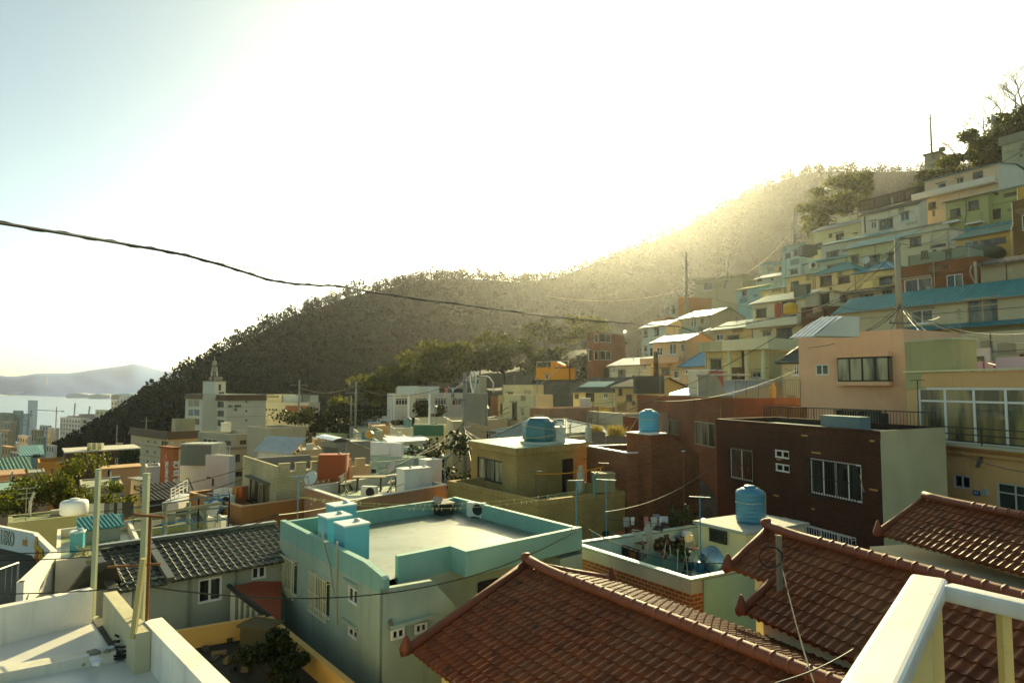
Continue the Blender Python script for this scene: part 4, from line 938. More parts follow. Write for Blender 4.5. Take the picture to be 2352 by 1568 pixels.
gas_bottle(P(1334, 1128, 30.6)-UP*.05, 'grey gas cylinder beside the dark doorway of the yellow brick house', 1.0)
o = P(1393, 1118, 30.0)-UP*.2; m = MB(); m.box(o-V((.5, .3, 0)), V((.85, .1, 0)), V((-.1, .7, 0)), UP*.75); m.box(o-V((.53, .33, -.752)), V((.91, .1, 0)), V((-.1, .76, 0)), UP*.06); tag(m.build('roof_vent', paint('8a7f5c', .8, .6), at=o), 'box shaped concrete roof vent at the corner of the yellow terrace', 'vent')
o = P(1366, 1115, 29.8)-UP*.2; m = MB(); m.path([o-UP*.3, o+UP*.6, o+UP*.72+V((.12, 0, 0)), o+UP*.62+V((.2, 0, 0))], .08, 8); tag(m.build('bent_pipe', paint('4c8a7c', .5), at=o), 'bent green vent pipe beside the concrete roof vent', 'pipe')
# ---- mid red brick block with the little blue tank
Bm = House('red_brick_block', 'tall red brown brick block whose wall slopes down to the right', 'house', c3, (1262, 886), 30, 1042, 1405, h=8, vp=344, vpR=2900, mat=BR_RED2)
p0, p1 = Bm.ax('R', *c3(1405, 866)), Bm.ax('R', *c3(1702, 1056)); m = MB(); wd = p1[0]
m.prism([Bm.pt('R', Bm.wR+.001, Bm.z0), Bm.pt('R', Bm.wR+.001, Bm.z1), Bm.pt('R', wd, p1[1]), Bm.pt('R', wd, Bm.z0)], Bm.e2*2.0); m.build('sloping_wall', BR_RED2, Bm.root)
bricktop(Bm, brick('9c5434', '7c3f24', '6a4a36', .09, .4), 'L'); bricktop(Bm, brick('9c5434', '7c3f24', '6a4a36', .09, .4), 'R')
Bm.done('slab', th=.05, over=.03, rm=paint('d9d4c6', .7, .4))
tk = Z(*c3(1243, 852), Bm.z1+.05)+Bm.e2*.0; barrel_tank(tk, .46, 1.02, 'small bright blue barrel tank tied on top of the red brick block', gloss('3fa0b4', .35))
wire(tk+UP*.8+V((.4, 0, 0)), tk+V((.95, .3, 0)), .02, .012, 'guy rope on the right of the small blue tank', paint('b9a468', .7), 'rope', 'tank ropes'); wire(tk+UP*.8-V((.4, 0, 0)), tk+V((-.9, .1, 0)), .02, .012, 'guy rope on the left of the small blue tank', paint('b9a468', .7), 'rope', 'tank ropes')
B2 = House('red_brick_garden_house', 'low red brick house with dry grass planters behind its white edged parapet', 'house', c3, (1044, 1054), 30.6, 680, None, wR=3.0, h=7, vp=600, mat=BR_RED)
B2.done('flat', ph=.25, th=.15, fl=FLGRY, cop=paint('d8d6cc', .6, .3))
def tuft(o, r, h, label, seed, mat, n=120, group='dry grass on the rooftops'):
    rq = random.Random(seed); m = MB()
    for i in range(n):
        a = rq.uniform(0, 6.28); b = V(o)+V((math.cos(a), math.sin(a), 0))*r*rq.random(); l = h*rq.uniform(.4, 1.1); d = V((rq.uniform(-.5, .5), rq.uniform(-.5, .5), 1)); s = V((.012, .006, 0)); m.poly(b-s, b+s, b+d*l*.6+s*.7, b+d*l+V((d.x*l*.3, d.y*l*.3, -l*.1)), b+d*l*.6-s*.7)
    return tag(m.build('dry_grass', mat, at=o), label, 'grass', group, 'thing')
DRY = leafm('a08a44', 'c9b468', .3)
for (x, y, w_, lab) in ((770, 940, 1.0, 'left of two grey planter boxes on the red brick roof'), (955, 985, 1.1, 'right of two grey planter boxes on the red brick roof')):
    o = Z(*c3(x, y), B2.z1-.2)+V((0, .5, 0)); m = MB(); m.box(o-V((w_/2, .3, 0)), V((w_, -.15, 0)), V((.1, .6, 0)), UP*.5); m.box(o-V((w_/2+.04, .34, -.501)), V((w_+.08, -.15, 0)), V((.1, .68, 0)), UP*.04); x_ = m.build('planter', paint('6f6c60', .8, .6), at=o); tag(x_, lab, 'planter', 'rooftop planters')
    tuft(o+UP*.5, .5, .75 if x > 800 else .5, 'dry yellow grass growing in the planter '+('near the red brick block' if x > 800 else 'further from the red brick block'), int(x), DRY, 260)
gas_bottle(Z(*c3(702, 985), B2.z1-.1)+V((0, .3, 0)), 'pale gas cylinder at the left end of the planter roof', 1.0)
m = MB(); o = Z(*c3(765, 880), B2.z1-.2)+V((0, 1.2, 0))
for s in (-.2, .2): m.path([o+V((s, 0, 0)), o+V((s+.1, 0, 1.9))], .025, 5)
for i in range(5): m.path([o+V((-.2+.02*i, 0, .3+.35*i)), o+V((.2+.02*i, 0, .3+.35*i))], .02, 5)
tag(m.build('ladder', paint('7d6a48', .9), at=o), 'short wooden ladder standing among the dry grass', 'ladder')
# ---- red brick back building
Q = House('red_brick_house', 'long plain red brick house below the grey concrete stair slab', 'house', c3, (2008, 548), 40, 1116, None, wR=8, h=8, vp=1000, mat=BR_RED)
Q.k = c3; Q.win('L', 1405, 742, 1516, 880, fm=paint('a5967a', .5), pane=glassm('3b3a2c', '8a8468'), fw=.08); Q.win('L', 1655, 765, 1842, 985, st='s3', fm=paint('a5967a', .5), pane=glassm('3b3a2c', '8a8468'), fw=.08)
bricktop(Q, brick('b0643c', '8a4a2c', '6a4a36', .09, .4), 'L', .3)
m = MB()
for x, y in ((1640, 545), (1905, 600)):
    m.path([Q.pt('L', *Q.ax('L', *c3(x, y)), .05), Q.pt('L', *Q.ax('L', *c3(x+2, y+230)), .05)], .025, 6)
m.build('drain_pipe', paint('8d6a48', .7), Q.root)
Q.done('flat', ph=.2, fl=FLGRY)
Q2 = House('orange_brick_wall_house', 'low orange brick house with a steel railing next to the pink wall', 'house', c4, (292, 632), 37, -330, None, wR=5, h=5, vp=1000, mat=brick('c07a44', 'a05c30', '8a6a50')); Q2.done('flat', ph=.1, fl=FLGRY)
for zz_, nm in ((0, 'nearer'),): railing('roof_railing', 'tall rusty steel railing with many rails beside the pink house', [Q2.at(.2, Q2.wL-.2, Q2.z1), Q2.at(.2, .3, Q2.z1)], 1.5, paint('8a8060', .6, .5), rails=4, sp=.2)
gas_bottle(Q2.at(.8, Q2.wL*.52, Q2.z1), 'rusty yellow gas cylinder behind the roof railing', 1.15, paint('c9a04c', .6, .6))
m = MB(); o = Q2.at(1.2, Q2.wL*.8, Q2.z1); m.blob(o+UP*.2, .5, 12, 6, (1.5, .8, .45), 2, .4); tag(m.build('tarpaulin_bundle', paint('b9b4a4', .7, .5), at=o, smooth=True), 'pale tarpaulin bundle lying behind the roof railing', 'tarpaulin')
# ---- walled terrace with the clutter
C_ = House('cluttered_terrace_house', 'brick house with a grey banded wall round a terrace full of household clutter', 'house', c7, (1625, 640), 19, 540, None, wR=6.5, h=4.4, vp=164, vpR=3800, mat=BR_BAND)
m = MB(); m.box(C_.pt('L', -.03, C_.z1-.36, 0), C_.e2*(C_.wL+.03), UP*.345, C_.n['L']*.03); m.build('render_band', paint('a49f92', .9, .7), C_.root)
m = MB(); m.box(C_.pt('R', -.03, C_.z1-.36, 0), C_.e1*.42, UP*.345, C_.n['R']*.03); m.build('render_band', paint('a49f92', .9, .7), C_.root)
m = MB(); m.box(C_.pt('R', .45, C_.z0, 0), C_.e1*(C_.wR-.45), UP*(C_.h-.03), C_.n['R']*.04); m.build('side_render', paint('8fb0a0', .8, .5), C_.root)
m = MB(); t_ = .146; zl = C_.z1-.69; hh = .66
m.box(C_.at(t_, t_, zl), C_.e1*(C_.wR-2*t_), C_.e2*.02, UP*hh); m.box(C_.at(t_, C_.wL-t_-.02, zl), C_.e1*(C_.wR-2*t_), C_.e2*.02, UP*hh); m.box(C_.at(t_, t_+.03, zl), C_.e1*.02, C_.e2*(C_.wL-2*t_-.06), UP*hh); m.build('inner_render', paint('a9bdb0', .8, .6), C_.root)
m = MB(); m.box(C_.pt('L', 0, C_.z1-1.75, 0), C_.e2*C_.wL, UP*.28, C_.n['L']*.05); m.build('brick_course', brick('8d4a2e', '6e3722', 'a08a70', .11, .5), C_.root)
C_.done('flat', ph=.7, th=.14, fl=paint('5f8f88', .5, .7), cop=paint('a9c4b4', .6, .4))
zf_ = C_.z1-.7
def cl(x, y, z=None): return Z(*cJ(x, y), zf_ if z is None else z)
Hc = House('cream_rooftop_hut', 'cream rooftop hut with a stained flat roof carrying a blue tank', 'hut', c7, (2125, 222), 21.5, 1690, None, wR=2.8, h=2.3, vp=250, mat=paint('e0cf9c', .8, .45))
Hc.k = c7; Hc.win('L', 1805, 170, 1958, 292, fm=M_DFRAME); Hc.done('slab', th=.1, over=.12, rm=paint('a9aa9c', .85, 1.0))
barrel_tank(Z(*cR(320, 118), Hc.z1+.1), .46, 1.2, 'tall blue barrel tank with a round lid on the cream rooftop hut', gloss('35839a', .3))
gas_bottle(cl(848, 735), 'tall grey gas cylinder standing by the terrace back wall', .95)
ac_unit(cl(665, 750), (1, -.25, 0), 'white air conditioner fan unit on the cluttered terrace floor', .95)
for (x, y, s, lab) in ((930, 715, .2, 'lower dark jar beside the gas cylinder'), (995, 705, .22, 'dark glazed jar in the middle of the group'), (1065, 690, .25, 'largest dark glazed jar by the back wall'), (1185, 690, .17, 'small jar with a shiny lid'), (1290, 700, .21, 'dark jar under the white bucket')):
    o = cl(x, y); m = MB(); m.lathe(o, [(s*.62, 0), (s*.98, s*.7), (s*1.05, s*1.3), (s*.72, s*2.0), (s*.8, s*2.1)], 14); t = thing('clay_jar', lab, 'jar', o, 'clay jars'); m.build('body', gloss('2a1c14', .25), t, True); m = MB(); m.lathe(o+UP*s*2.1, [(s*.85, 0), (s*.8, .05), (s*.2, .1), (.02, .12)], 12); m.build('lid', gloss('3a2c22' if x != 1185 else 'b0aca0', .25), t)
for (x, y, lab) in ((990, 560, 'dark jar stacked on the middle jar'), (1068, 520, 'dark jar stacked on the largest jar')):
    o = cl(x, y+140)+UP*.58; s = .18; m = MB(); m.lathe(o, [(s*.6, 0), (s, s*.8), (s*1.05, s*1.3), (s*.7, s*1.8), (s*.5, s*2)], 12); tag(m.build('clay_jar', gloss('2a1c14', .25), at=o, smooth=True), lab, 'jar', 'clay jars')
o = cl(470, 735); m = MB(); m.lathe(o+UP*.34, [(.36, 0), (.4, .05), (.3, .1), (.02, .11)], 20, V((-.5, -.8, .25))); tag(m.build('red_basin', gloss('8a3a28', .4), at=o), 'red plastic basin leaning by the air conditioner', 'basin')
o = cl(1388, 690)+UP*.32; m = MB(); m.lathe(o, [(.19, 0), (.19, .2), (.16, .34), (.14, .36)], 14); tag(m.build('white_bucket', gloss('dcdcd4', .4), at=o), 'upturned white bucket near the plants', 'bucket')
for (x, y, h_, lab) in ((1440, 945, .22, 'small blue watering can'), (1570, 985, .3, 'large blue watering can')):
    o = cl(x, y); t = thing('watering_can', lab+' by the silver lid', 'watering can', o, 'watering cans'); m = MB(); m.lathe(o, [(h_*.5, 0), (h_*.52, h_*.9), (h_*.35, h_)], 12); m.build('body', gloss('1f6f8a', .35), t); m = MB(); m.path([o+UP*h_*.3+V((h_*.5, 0, 0)), o+V((h_*1.3, -.05, h_*1.1))], h_*.08, 6); m.build('spout', gloss('1f6f8a', .35), t); m = MB(); m.path([o+UP*h_+V((-h_*.3, 0, 0)), o+UP*h_*1.35, o+UP*h_+V((h_*.3, 0, 0))], h_*.06, 5); m.build('handle', gloss('1f6f8a', .35), t)
o = cl(1735, 1000); m = MB(); m.lathe(o+UP*.42, [(.42, 0), (.4, .03), (.2, .1), (.05, .12)], 20, V((-.6, -.7, .3))); tag(m.build('silver_lid', gloss('8fa6a4', .25, .8), at=o), 'big round silver lid leaning on the cream wall', 'lid')
# folding chairs
def chair(o, a, lab):
    t = thing('folding_chair', lab, 'chair', o, 'folding chairs'); c, s = math.cos(a), math.sin(a); w_ = lambda x, y, z: V(o)+V((x*c-y*s, x*s+y*c, z)); mt = paint('b9b2a0', .4, .3)
    for sx in (-.2, .2):
        m = MB(); m.path([w_(sx, -.2, 0), w_(sx, .12, .44), w_(sx, .2, .85)], .013, 5); m.build('leg', mt, t); m = MB(); m.path([w_(sx*.9, .25, 0), w_(sx*.9, -.18, .44)], .013, 5); m.build('leg', mt, t)
    m = MB(); m.box(w_(-.2, -.2, .44), w_(.2, -.2, .44)-w_(-.2, -.2, .44), w_(-.2, .18, .44)-w_(-.2, -.2, .44), UP*.03); m.build('seat', paint('6f4a34', .6), t)
    m = MB(); m.path([w_(-.2, .2, .85), w_(-.17, .22, .92), w_(.17, .22, .92), w_(.2, .2, .85)], .013, 5); m.box(w_(-.18, .17, .66), w_(.18, .17, .66)-w_(-.18, .17, .66), V((0, .015, 0)), UP*.18); m.build('backrest', mt, t)
chair(cl(1475, 850), .5, 'pale folding chair standing by the cream hut corner'); chair(cl(735, 770), 2.4, 'white folding chair tipped beside the air conditioner')
# lean-to shelf with boxes against the hut
sa, sb = cl(1545, 800), cl(2060, 1010)
t = thing('work_bench', 'rough high bench with a metal sheet top against the cream hut', 'bench', sa, None); m = MB(); m.box(sa+UP*.95, sb-sa, V((.25, .45, 0)), UP*.05); m.build('top', paint('8d8874', .6, .8, metal=.3), t)
for f in (.03, .5, .72): m = MB(); q_ = sa.lerp(sb, f); m.beam(q_, q_+UP*.95, .07); m.build('leg', paint('4a3c2c', .9), t)
for f, w_, h_, col, lab in ((.05, .3, .28, 'c9ccc4', 'white paint bucket'), (.2, .34, .3, 'd8d8d0', 'white plastic box'), (.35, .3, .22, '7a4a34', 'brown plastic box'), (.5, .36, .26, '2f7f9a', 'blue and white crate'), (.75, .6, .2, '8d9088', 'grey video machine')):
    q_ = sa.lerp(sb, f)+UP*1.002+V((.1, .18, 0)); m = MB(); m.box(q_, (sb-sa).normalized()*w_, V((.15, .25, 0)), UP*h_); m.box(q_+UP*(h_+.002)-V((.01, .01, 0)), (sb-sa).normalized()*(w_+.02), V((.16, .27, 0)), UP*.03); tag(m.build('storage_box', paint(col, .5, .4), at=q_), lab+' standing on the rough bench', 'box', 'boxes on the bench')
# planters, plants, net, slabs
LEAFD = leafm('26301a', '44522a', .2)
def pot(o, r, h, lab, mat=None):
    m = MB(); m.lathe(o, [(r*.7, 0), (r, h*.9), (r*1.08, h*.9), (r*1.08, h), (r*.9, h), (r*.85, h*.85), (.02, h*.85)], 14); return tag(m.build('plant_pot', mat or paint('7a4630', .8, .5), at=o), lab, 'plant pot', 'plant pots on the terraces')
def bushy(o, r, h, lab, seed, leaf=LEAFD, n=260, ls=.13, name='potted_shrub'):
    t = thing(name, lab, 'shrub', o, 'shrubs on the terraces'); rq = random.Random(seed); m = MB()
    for i in range(6): m.path([V(o), V(o)+V((rq.uniform(-.6, .6)*r, rq.uniform(-.6, .6)*r, h*.6))], .012, 4)
    m.build('stem', paint('4a3c2a', .9), t); cards('foliage', crownpts(rq, V(o)+UP*h*.62, r, h*.45, n, 7), ls, leaf, seed, parent=t); return t
for (x, y, r_, lab) in ((1130, 930, .2, 'brown pot with a rim behind the green net'), (1010, 860, .2, 'dark pot beside the green net'), (1620, 950, .14, 'small pot near the blue cans'), (640, 850, .16, 'squat pot by the slatted board')): pot(cl(x, y), r_, .34, lab)
bushy(cl(1330, 960), .38, .8, 'dark leafy shrub near the blue watering cans', 3); bushy(cl(1290, 660)+V((0, .3, 0)), .5, 1.5, 'tall dark shrub hanging over the terrace back wall', 4, n=320); bushy(cl(1530, 640)+V((0, .3, 0)), .25, 1.0, 'thin shrub by the hut and back wall', 5, n=120)
na, nb_, nc_ = cl(735, 960), cl(1300, 1100), cl(950, 850)
m = MB(); nx_ = 14
for i in range(nx_+1):
    for j in range(7): f, g_ = i/nx_, j/6; q_ = na.lerp(nb_, f)+(nc_-na)*g_*.8; q_.z += .55*math.sin(math.pi*g_)*(.45+.55*abs(math.sin(f*7)))+.02; m.v.append(q_)
for i in range(nx_):
    for j in range(6): a = i*7+j; m.f.append((a, a+1, a+8, a+7))
tag(m.build('plant_net', paint('3f5f54', .9, .3), at=na, smooth=True), 'dark green netting draped over stakes along the low wall', 'net')
for i, (x, y) in enumerate(((840, 900), (1040, 960), (1180, 1000), (1250, 1060), (1410, 1100), (1330, 1000))):
    o = cl(x, y); m = MB(); m.path([o, o+V((R.uniform(-.1, .15), 0, .85))], .012, 4); tag(m.build('stake', paint('c9c2a4', .7), at=o), 'thin pale plant stake in the netting by the low wall', 'stake', 'plant stakes')
o = cl(235, 730); m = MB(); L_ = (C_.e2*-1); m.box(o, L_*1.75, V((.05, .03, 0)), UP*.42); m.box(o+UP*.42, L_*1.75, V((.08, .05, 0)), UP*.03); tag(m.build('slatted_board', M_BLACK, at=o), 'black perforated board leaning along the terrace wall', 'board')
for i, (x, y) in enumerate(((700, 850), (780, 830), (860, 800), (760, 880), (690, 790))):
    o = cl(x, y); m = MB(); m.box(o, V((.4, -.12, 0)), V((.06, .2, 0)), UP*.09); tag(m.build('stone_slab', paint('6a675c', .9, .7), at=o), 'loose grey slab on the cluttered terrace floor', 'slab', 'loose slabs')
for (x, y) in ((100, 700), (370, 690)):
    o = cl(x, y); m = MB(); m.path([o+UP*.05, o+UP*.6, o+UP*.65+V((-.1, 0, 0))], .03, 6); tag(m.build('blue_pipe', paint('2f7f90', .5), at=o), 'short blue water pipe rising '+('at the left corner of' if x < 200 else 'beside the red basin on')+' the cluttered terrace', 'pipe', 'blue pipes')
o1 = cl(265, 660); tpole(o1, 2.5, 1.0, (1, -.35, 0), 'bright blue clothesline post on the cluttered terrace', paint('2f90b0', .5)); o2 = P(*cJ(1570, 290), 22.5); o2.z = zf_; tpole(o2, 2.4, .9, (1, -.3, 0), 'blue clothesline post behind the cream hut', paint('2f7f9a', .5))
l0, l1 = P(*cJ(300, 250), o1.y+.05), P(*cJ(1560, 60), 22.4)
wire(l0+UP*-.02, P(*cJ(1560, 300), 22.4), .1, .008, 'washing line over the cluttered terrace', M_BLACK, 'clothesline', 'clotheslines')
lw = [(540, 232, .24, .37, 'b0a498', 'pale grey towel', 0), (628, 232, .17, .3, 'e0dcd0', 'small white shirt', .35), (815, 225, .18, .4, 'cf7a70', 'pink cloth', .1), (930, 232, .27, .45, 'd8cfc0', 'cream trousers', .25), (1058, 220, .36, .36, 'dcdde0', 'wide white shirt', .1), (960, 195, .26, .14, '9a94a0', 'small lilac towel', 0), (1085, 335, .25, .28, '1c1c1e', 'black underclothes', .2)]
for x, y, w_, h_, c_, lab, tp in lw:
    cloth(P(*cJ(x, y), 27.0), (1, -.12, 0), w_, h_, lab+' hanging on the line in front of the brick block', paint(c_, .8, .15), 'washing on the lines', x, tp)
wire(P(*cJ(500, 232), 27), P(*cJ(1200, 195), 27), .04, .008, 'short washing line holding the shirts and towels', M_BLACK, 'clothesline', 'clotheslines')
# passage clutter below: panels, pipe
o = Z(*c7(1853, 925), -7.6); m = MB(); m.path([o, o+UP*1.1], .07, 8); tag(m.build('vent_pipe', paint('b08a5c', .7, .5), at=o), 'upright tan vent pipe in the passage beside the green wall', 'pipe')
o = Z(*c7(1972, 1010), -7.3); m = MB(); d_ = V((.93, -.75, 0)); m.box(V((o.x, o.y, -9)), d_*2.4, V((.08, .1, 0)), UP*1.75); m.box(V((o.x, o.y, -9))+d_*2.402, V((.75, .9, 0)), V((.1, -.08, 0)), UP*1.7); tag(m.build('yard_wall', paint('b9c8c4', .7, .7), at=o), 'pale stained yard wall between the two red roofs', 'wall')
o = Z(*c7(1810, 960), -7.6); m = MB(); m.box(V((o.x, o.y, -9)), V((.85, .25, 0)), V((-.2, .6, 0)), UP*1.5); tag(m.build('yard_block', paint('a3b0ac', .8, .7), at=o), 'grey concrete block with a black iron frame in the passage', 'block')
m = MB(); f0 = V((o.x, o.y, -7.5))-V((.05, .12, 0)); m.path([f0-UP*.9, f0, f0+V((.35, .1, .12)), f0+V((.35, .1, -.9))], .025, 5); m.path([f0-UP*.5, f0+V((.35, .1, -.4))], .02, 5); tag(m.build('iron_frame', M_BLACK, at=f0), 'black iron frame leaning on the concrete block', 'frame')
# ---- salmon terrace with picnic table
S_ = House('salmon_terrace_house', 'salmon brick house with a pale green roof terrace holding a picnic table', 'house', I_, (800, 1152), 30.1, 699, None, wR=6.4, h=4, vp=0, vpR=2329, mat=BR_SALMON)
m = MB(); t_ = .186; zl = S_.z1-.41; hh = .4
m.box(S_.at(t_, S_.wL-t_-.02, zl), S_.e1*(S_.wR-2*t_), S_.e2*.02, UP*hh); m.box(S_.at(S_.wR-t_-.02, t_, zl), S_.e1*.02, S_.e2*(S_.wL-2*t_-.03), UP*hh); m.build('inner_render', paint('cfcab8', .8, .4), S_.root)
S_.done('flat', ph=.42, th=.18, fl=gloss('a9b794', .45), cop=paint('d8d2c0', .7, .4)); zs = S_.z1-.42
def picnic(o, a, lab):
    t = thing('picnic_table', lab, 'table', o); c, s = math.cos(a), math.sin(a); w_ = lambda x, y, z: V(o)+V((x*c-y*s, x*s+y*c, z)); mt = paint('3f3a2a', .7, .3)
    def bx(n, x0, x1, y0, y1, z0, z1, par=t): m = MB(); m.box(w_(x0, y0, z0), w_(x1, y0, z0)-w_(x0, y0, z0), w_(x0, y1, z0)-w_(x0, y0, z0), UP*(z1-z0)); return m.build(n, mt if n != 'top' else paint('8a7d58', .7, .4), par)
    bx('top', -.85, .85, -.4, .4, .7, .76)
    for x in (-.6, .6):
        m = MB(); m.beam(w_(x, -.35, 0), w_(x, .2, .7), .09); m.beam(w_(x, .35, 0), w_(x, -.2, .7), .09); m.build('leg', mt, t)
def bench(o, a, lab):
    t = thing('bench', lab, 'bench', o, 'benches on the terrace'); c, s = math.cos(a), math.sin(a); w_ = lambda x, y, z: V(o)+V((x*c-y*s, x*s+y*c, z)); mt = paint('3f3a2a', .7, .3)
    m = MB(); m.box(w_(-.75, -.2, .42), w_(.75, -.2, 0)-w_(-.75, -.2, 0), w_(0, .2, 0)-w_(0, -.2, 0), UP*.05); m.build('seat', mt, t)
    m = MB(); m.box(w_(-.75, .2, .55), w_(.75, .2, 0)-w_(-.75, .2, 0), w_(0, .25, 0)-w_(0, .2, 0), UP*.3); m.build('backrest', mt, t)
    for x in (-.55, .55): m = MB(); m.beam(w_(x, -.2, 0), w_(x, .05, .42), .08); m.beam(w_(x, .25, 0), w_(x, .22, .85), .08); m.build('leg', mt, t)
tb = Z(838, 1131, zs); picnic(tb+V((.1, .6, 0)), .1, 'dark wooden picnic table on the pale green terrace')
bench(tb+V((-1.05, .4, 0)), 1.6, 'dark bench at the left end of the picnic table'); bench(tb+V((1.3, .65, 0)), -1.5, 'dark bench with a backrest at the right of the picnic table')
wb = paint('dcd8ca', .6, .4)
box_tank(Z(936, 1137, zs), (.8, .6, 0), (-.6, .8, 0), .8, .85, 1.3, 'nearest of the three tall white box tanks on the salmon terrace', wb); box_tank(Z(953, 1134, zs)+V((.25, .5, 0)), (.8, .6, 0), (-.6, .8, 0), .8, .8, 1.25, 'middle tall white box tank on the salmon terrace', wb); box_tank(Z(970, 1126, zs)+V((.3, .9, 0)), (.8, .6, 0), (-.6, .8, 0), .9, .9, 1.5, 'tall white box tank furthest back on the salmon terrace', wb)
ac_unit(Z(842, 1148, zs)+V((0, .3, 0)), (1, -.3, 0), 'low white air conditioner unit by the picnic table', .95)
dish(P(716, 1098, 34), .36, (-.3, -.8, .4), 'round satellite dish on the corner of the cream brick house', .8); dish(P(900, 1075, 42), .42, (-.6, -.5, .5), 'satellite dish on the wall behind the picnic terrace', .9)
m = MB(); o = P(919, 1100, 38.4); m.path([o+V((.11*math.cos(i*.42), 0, .22*math.sin(i*.42))) for i in range(16)], .03, 6, False); tag(m.build('hose_ring', M_BLACK, at=o), 'black coiled hose hung on the terrace wall', 'hose')
# ---- cream brick house left of centre
Cb = House('cream_brick_house', 'pale cream brick house with a notched parapet and big brown window', 'house', I_, (636, 1084), 36, 557, 851, h=7, vp=60, vpR=3216, mat=BR_CREAM)
Cb.k = I_; Cb.win('L', 573, 1104, 619, 1158, st='s3', fm=M_DFRAME, pane=glassm('3c3a2a', 'a59a74'), sill=True, hood=paint('6f6a54', .8)); Cb.win('L', 574, 1190, 620, 1225, st='s2', fm=M_DFRAME, hood=paint('6f6a54', .8))
Cb.done('flat', ph=.6, th=.2, fl=paint('84827a', .7, .6), cop=None)
for i in range(6):
    a = .15+i*(Cb.wR-.6)/5.5; m = MB(); m.box(Cb.at(a, .0, Cb.z1+.003), Cb.e1*.55, Cb.e2*.2, UP*.38); m.box(Cb.at(a-.03, -.03, Cb.z1+.384), Cb.e1*.61, Cb.e2*.26, UP*.05); m.build('merlon', BR_CREAM, Cb.root)
m = MB(); m.box(Cb.at(0, 0, Cb.z1+.003), Cb.e1*.13, Cb.e2*Cb.wL, UP*.3); m.build('parapet', BR_CREAM, Cb.root)
m = MB(); m.box(Cb.at(.3, Cb.wL-.25, Cb.z1-.59), Cb.e1*(Cb.wR*.72), Cb.e2*.2, UP*.72); m.build('back_wall', paint('84847a', .8, .5), Cb.root)
Hg = House('grey_hut', 'grey rooftop hut with a curved shiny white roof', 'hut', I_, (772, 1016), 41.5, 738, 851, h=2.8, vp=-300, vpR=3000, mat=paint('8d8b7a', .8, .4)); Hg.k = c2; Hg.door('L', 615, 995, 745, 1120, mat=paint('5a5a48', .6)); Hg.wtop = 0
m = MB(); q0, q1 = Hg.at(-.35, -.2, Hg.z1+.15), Hg.at(-.35, Hg.wL+.2, Hg.z1+.25); v1 = Hg.e1; n_ = 8
for i in range(n_): 
    f0, f1 = i/n_, (i+1)/n_; zc = lambda f: .15*math.sin(math.pi*min(1, f*2))-.95*max(0, f-.25)**1.3
    m.poly(q0+v1*(Hg.wR+.3)*f0+UP*zc(f0), q0+v1*(Hg.wR+.3)*f1+UP*zc(f1), q1+v1*(Hg.wR+.3)*f1+UP*zc(f1), q1+v1*(Hg.wR+.3)*f0+UP*zc(f0))
Hg.done('flat', ph=.02, fl=FLGRY); ob = m.build('curved_roof', gloss('d4d4d0', .25, .3), Hg.root); sm_ = ob.modifiers.new('s', 'SOLIDIFY'); sm_.thickness = .04
o = Z(755, 1108, Cb.z1-.6)+V((0, 1, 0)); box_tank(o, (1, .1, 0), (-.1, 1, 0), 1.5, .9, 1.35, 'rust red box tank on the cream brick roof', paint('a8512c', .7, .4))
t = upole(Z(794, 1110, Cb.z1), 1.9, 'short lamp post with an orange globe on the cream brick parapet', .03, (), extra=False, name='roof_lamp', cat='lamp', group='lamps')
m = MB(); o = org(t)+UP*1.85; m.path([o, o+V((.4, 0, .45)), o+V((.9, 0, .5))], .025, 6); m.build('arm', M_STEEL, t); m = MB(); m.lathe(o+V((1.05, 0, .2)), [(.08, 0), (.2, .1), (.22, .25), (.1, .36)], 12); m.build('globe', paint('d99a4c', .4, .1), t)
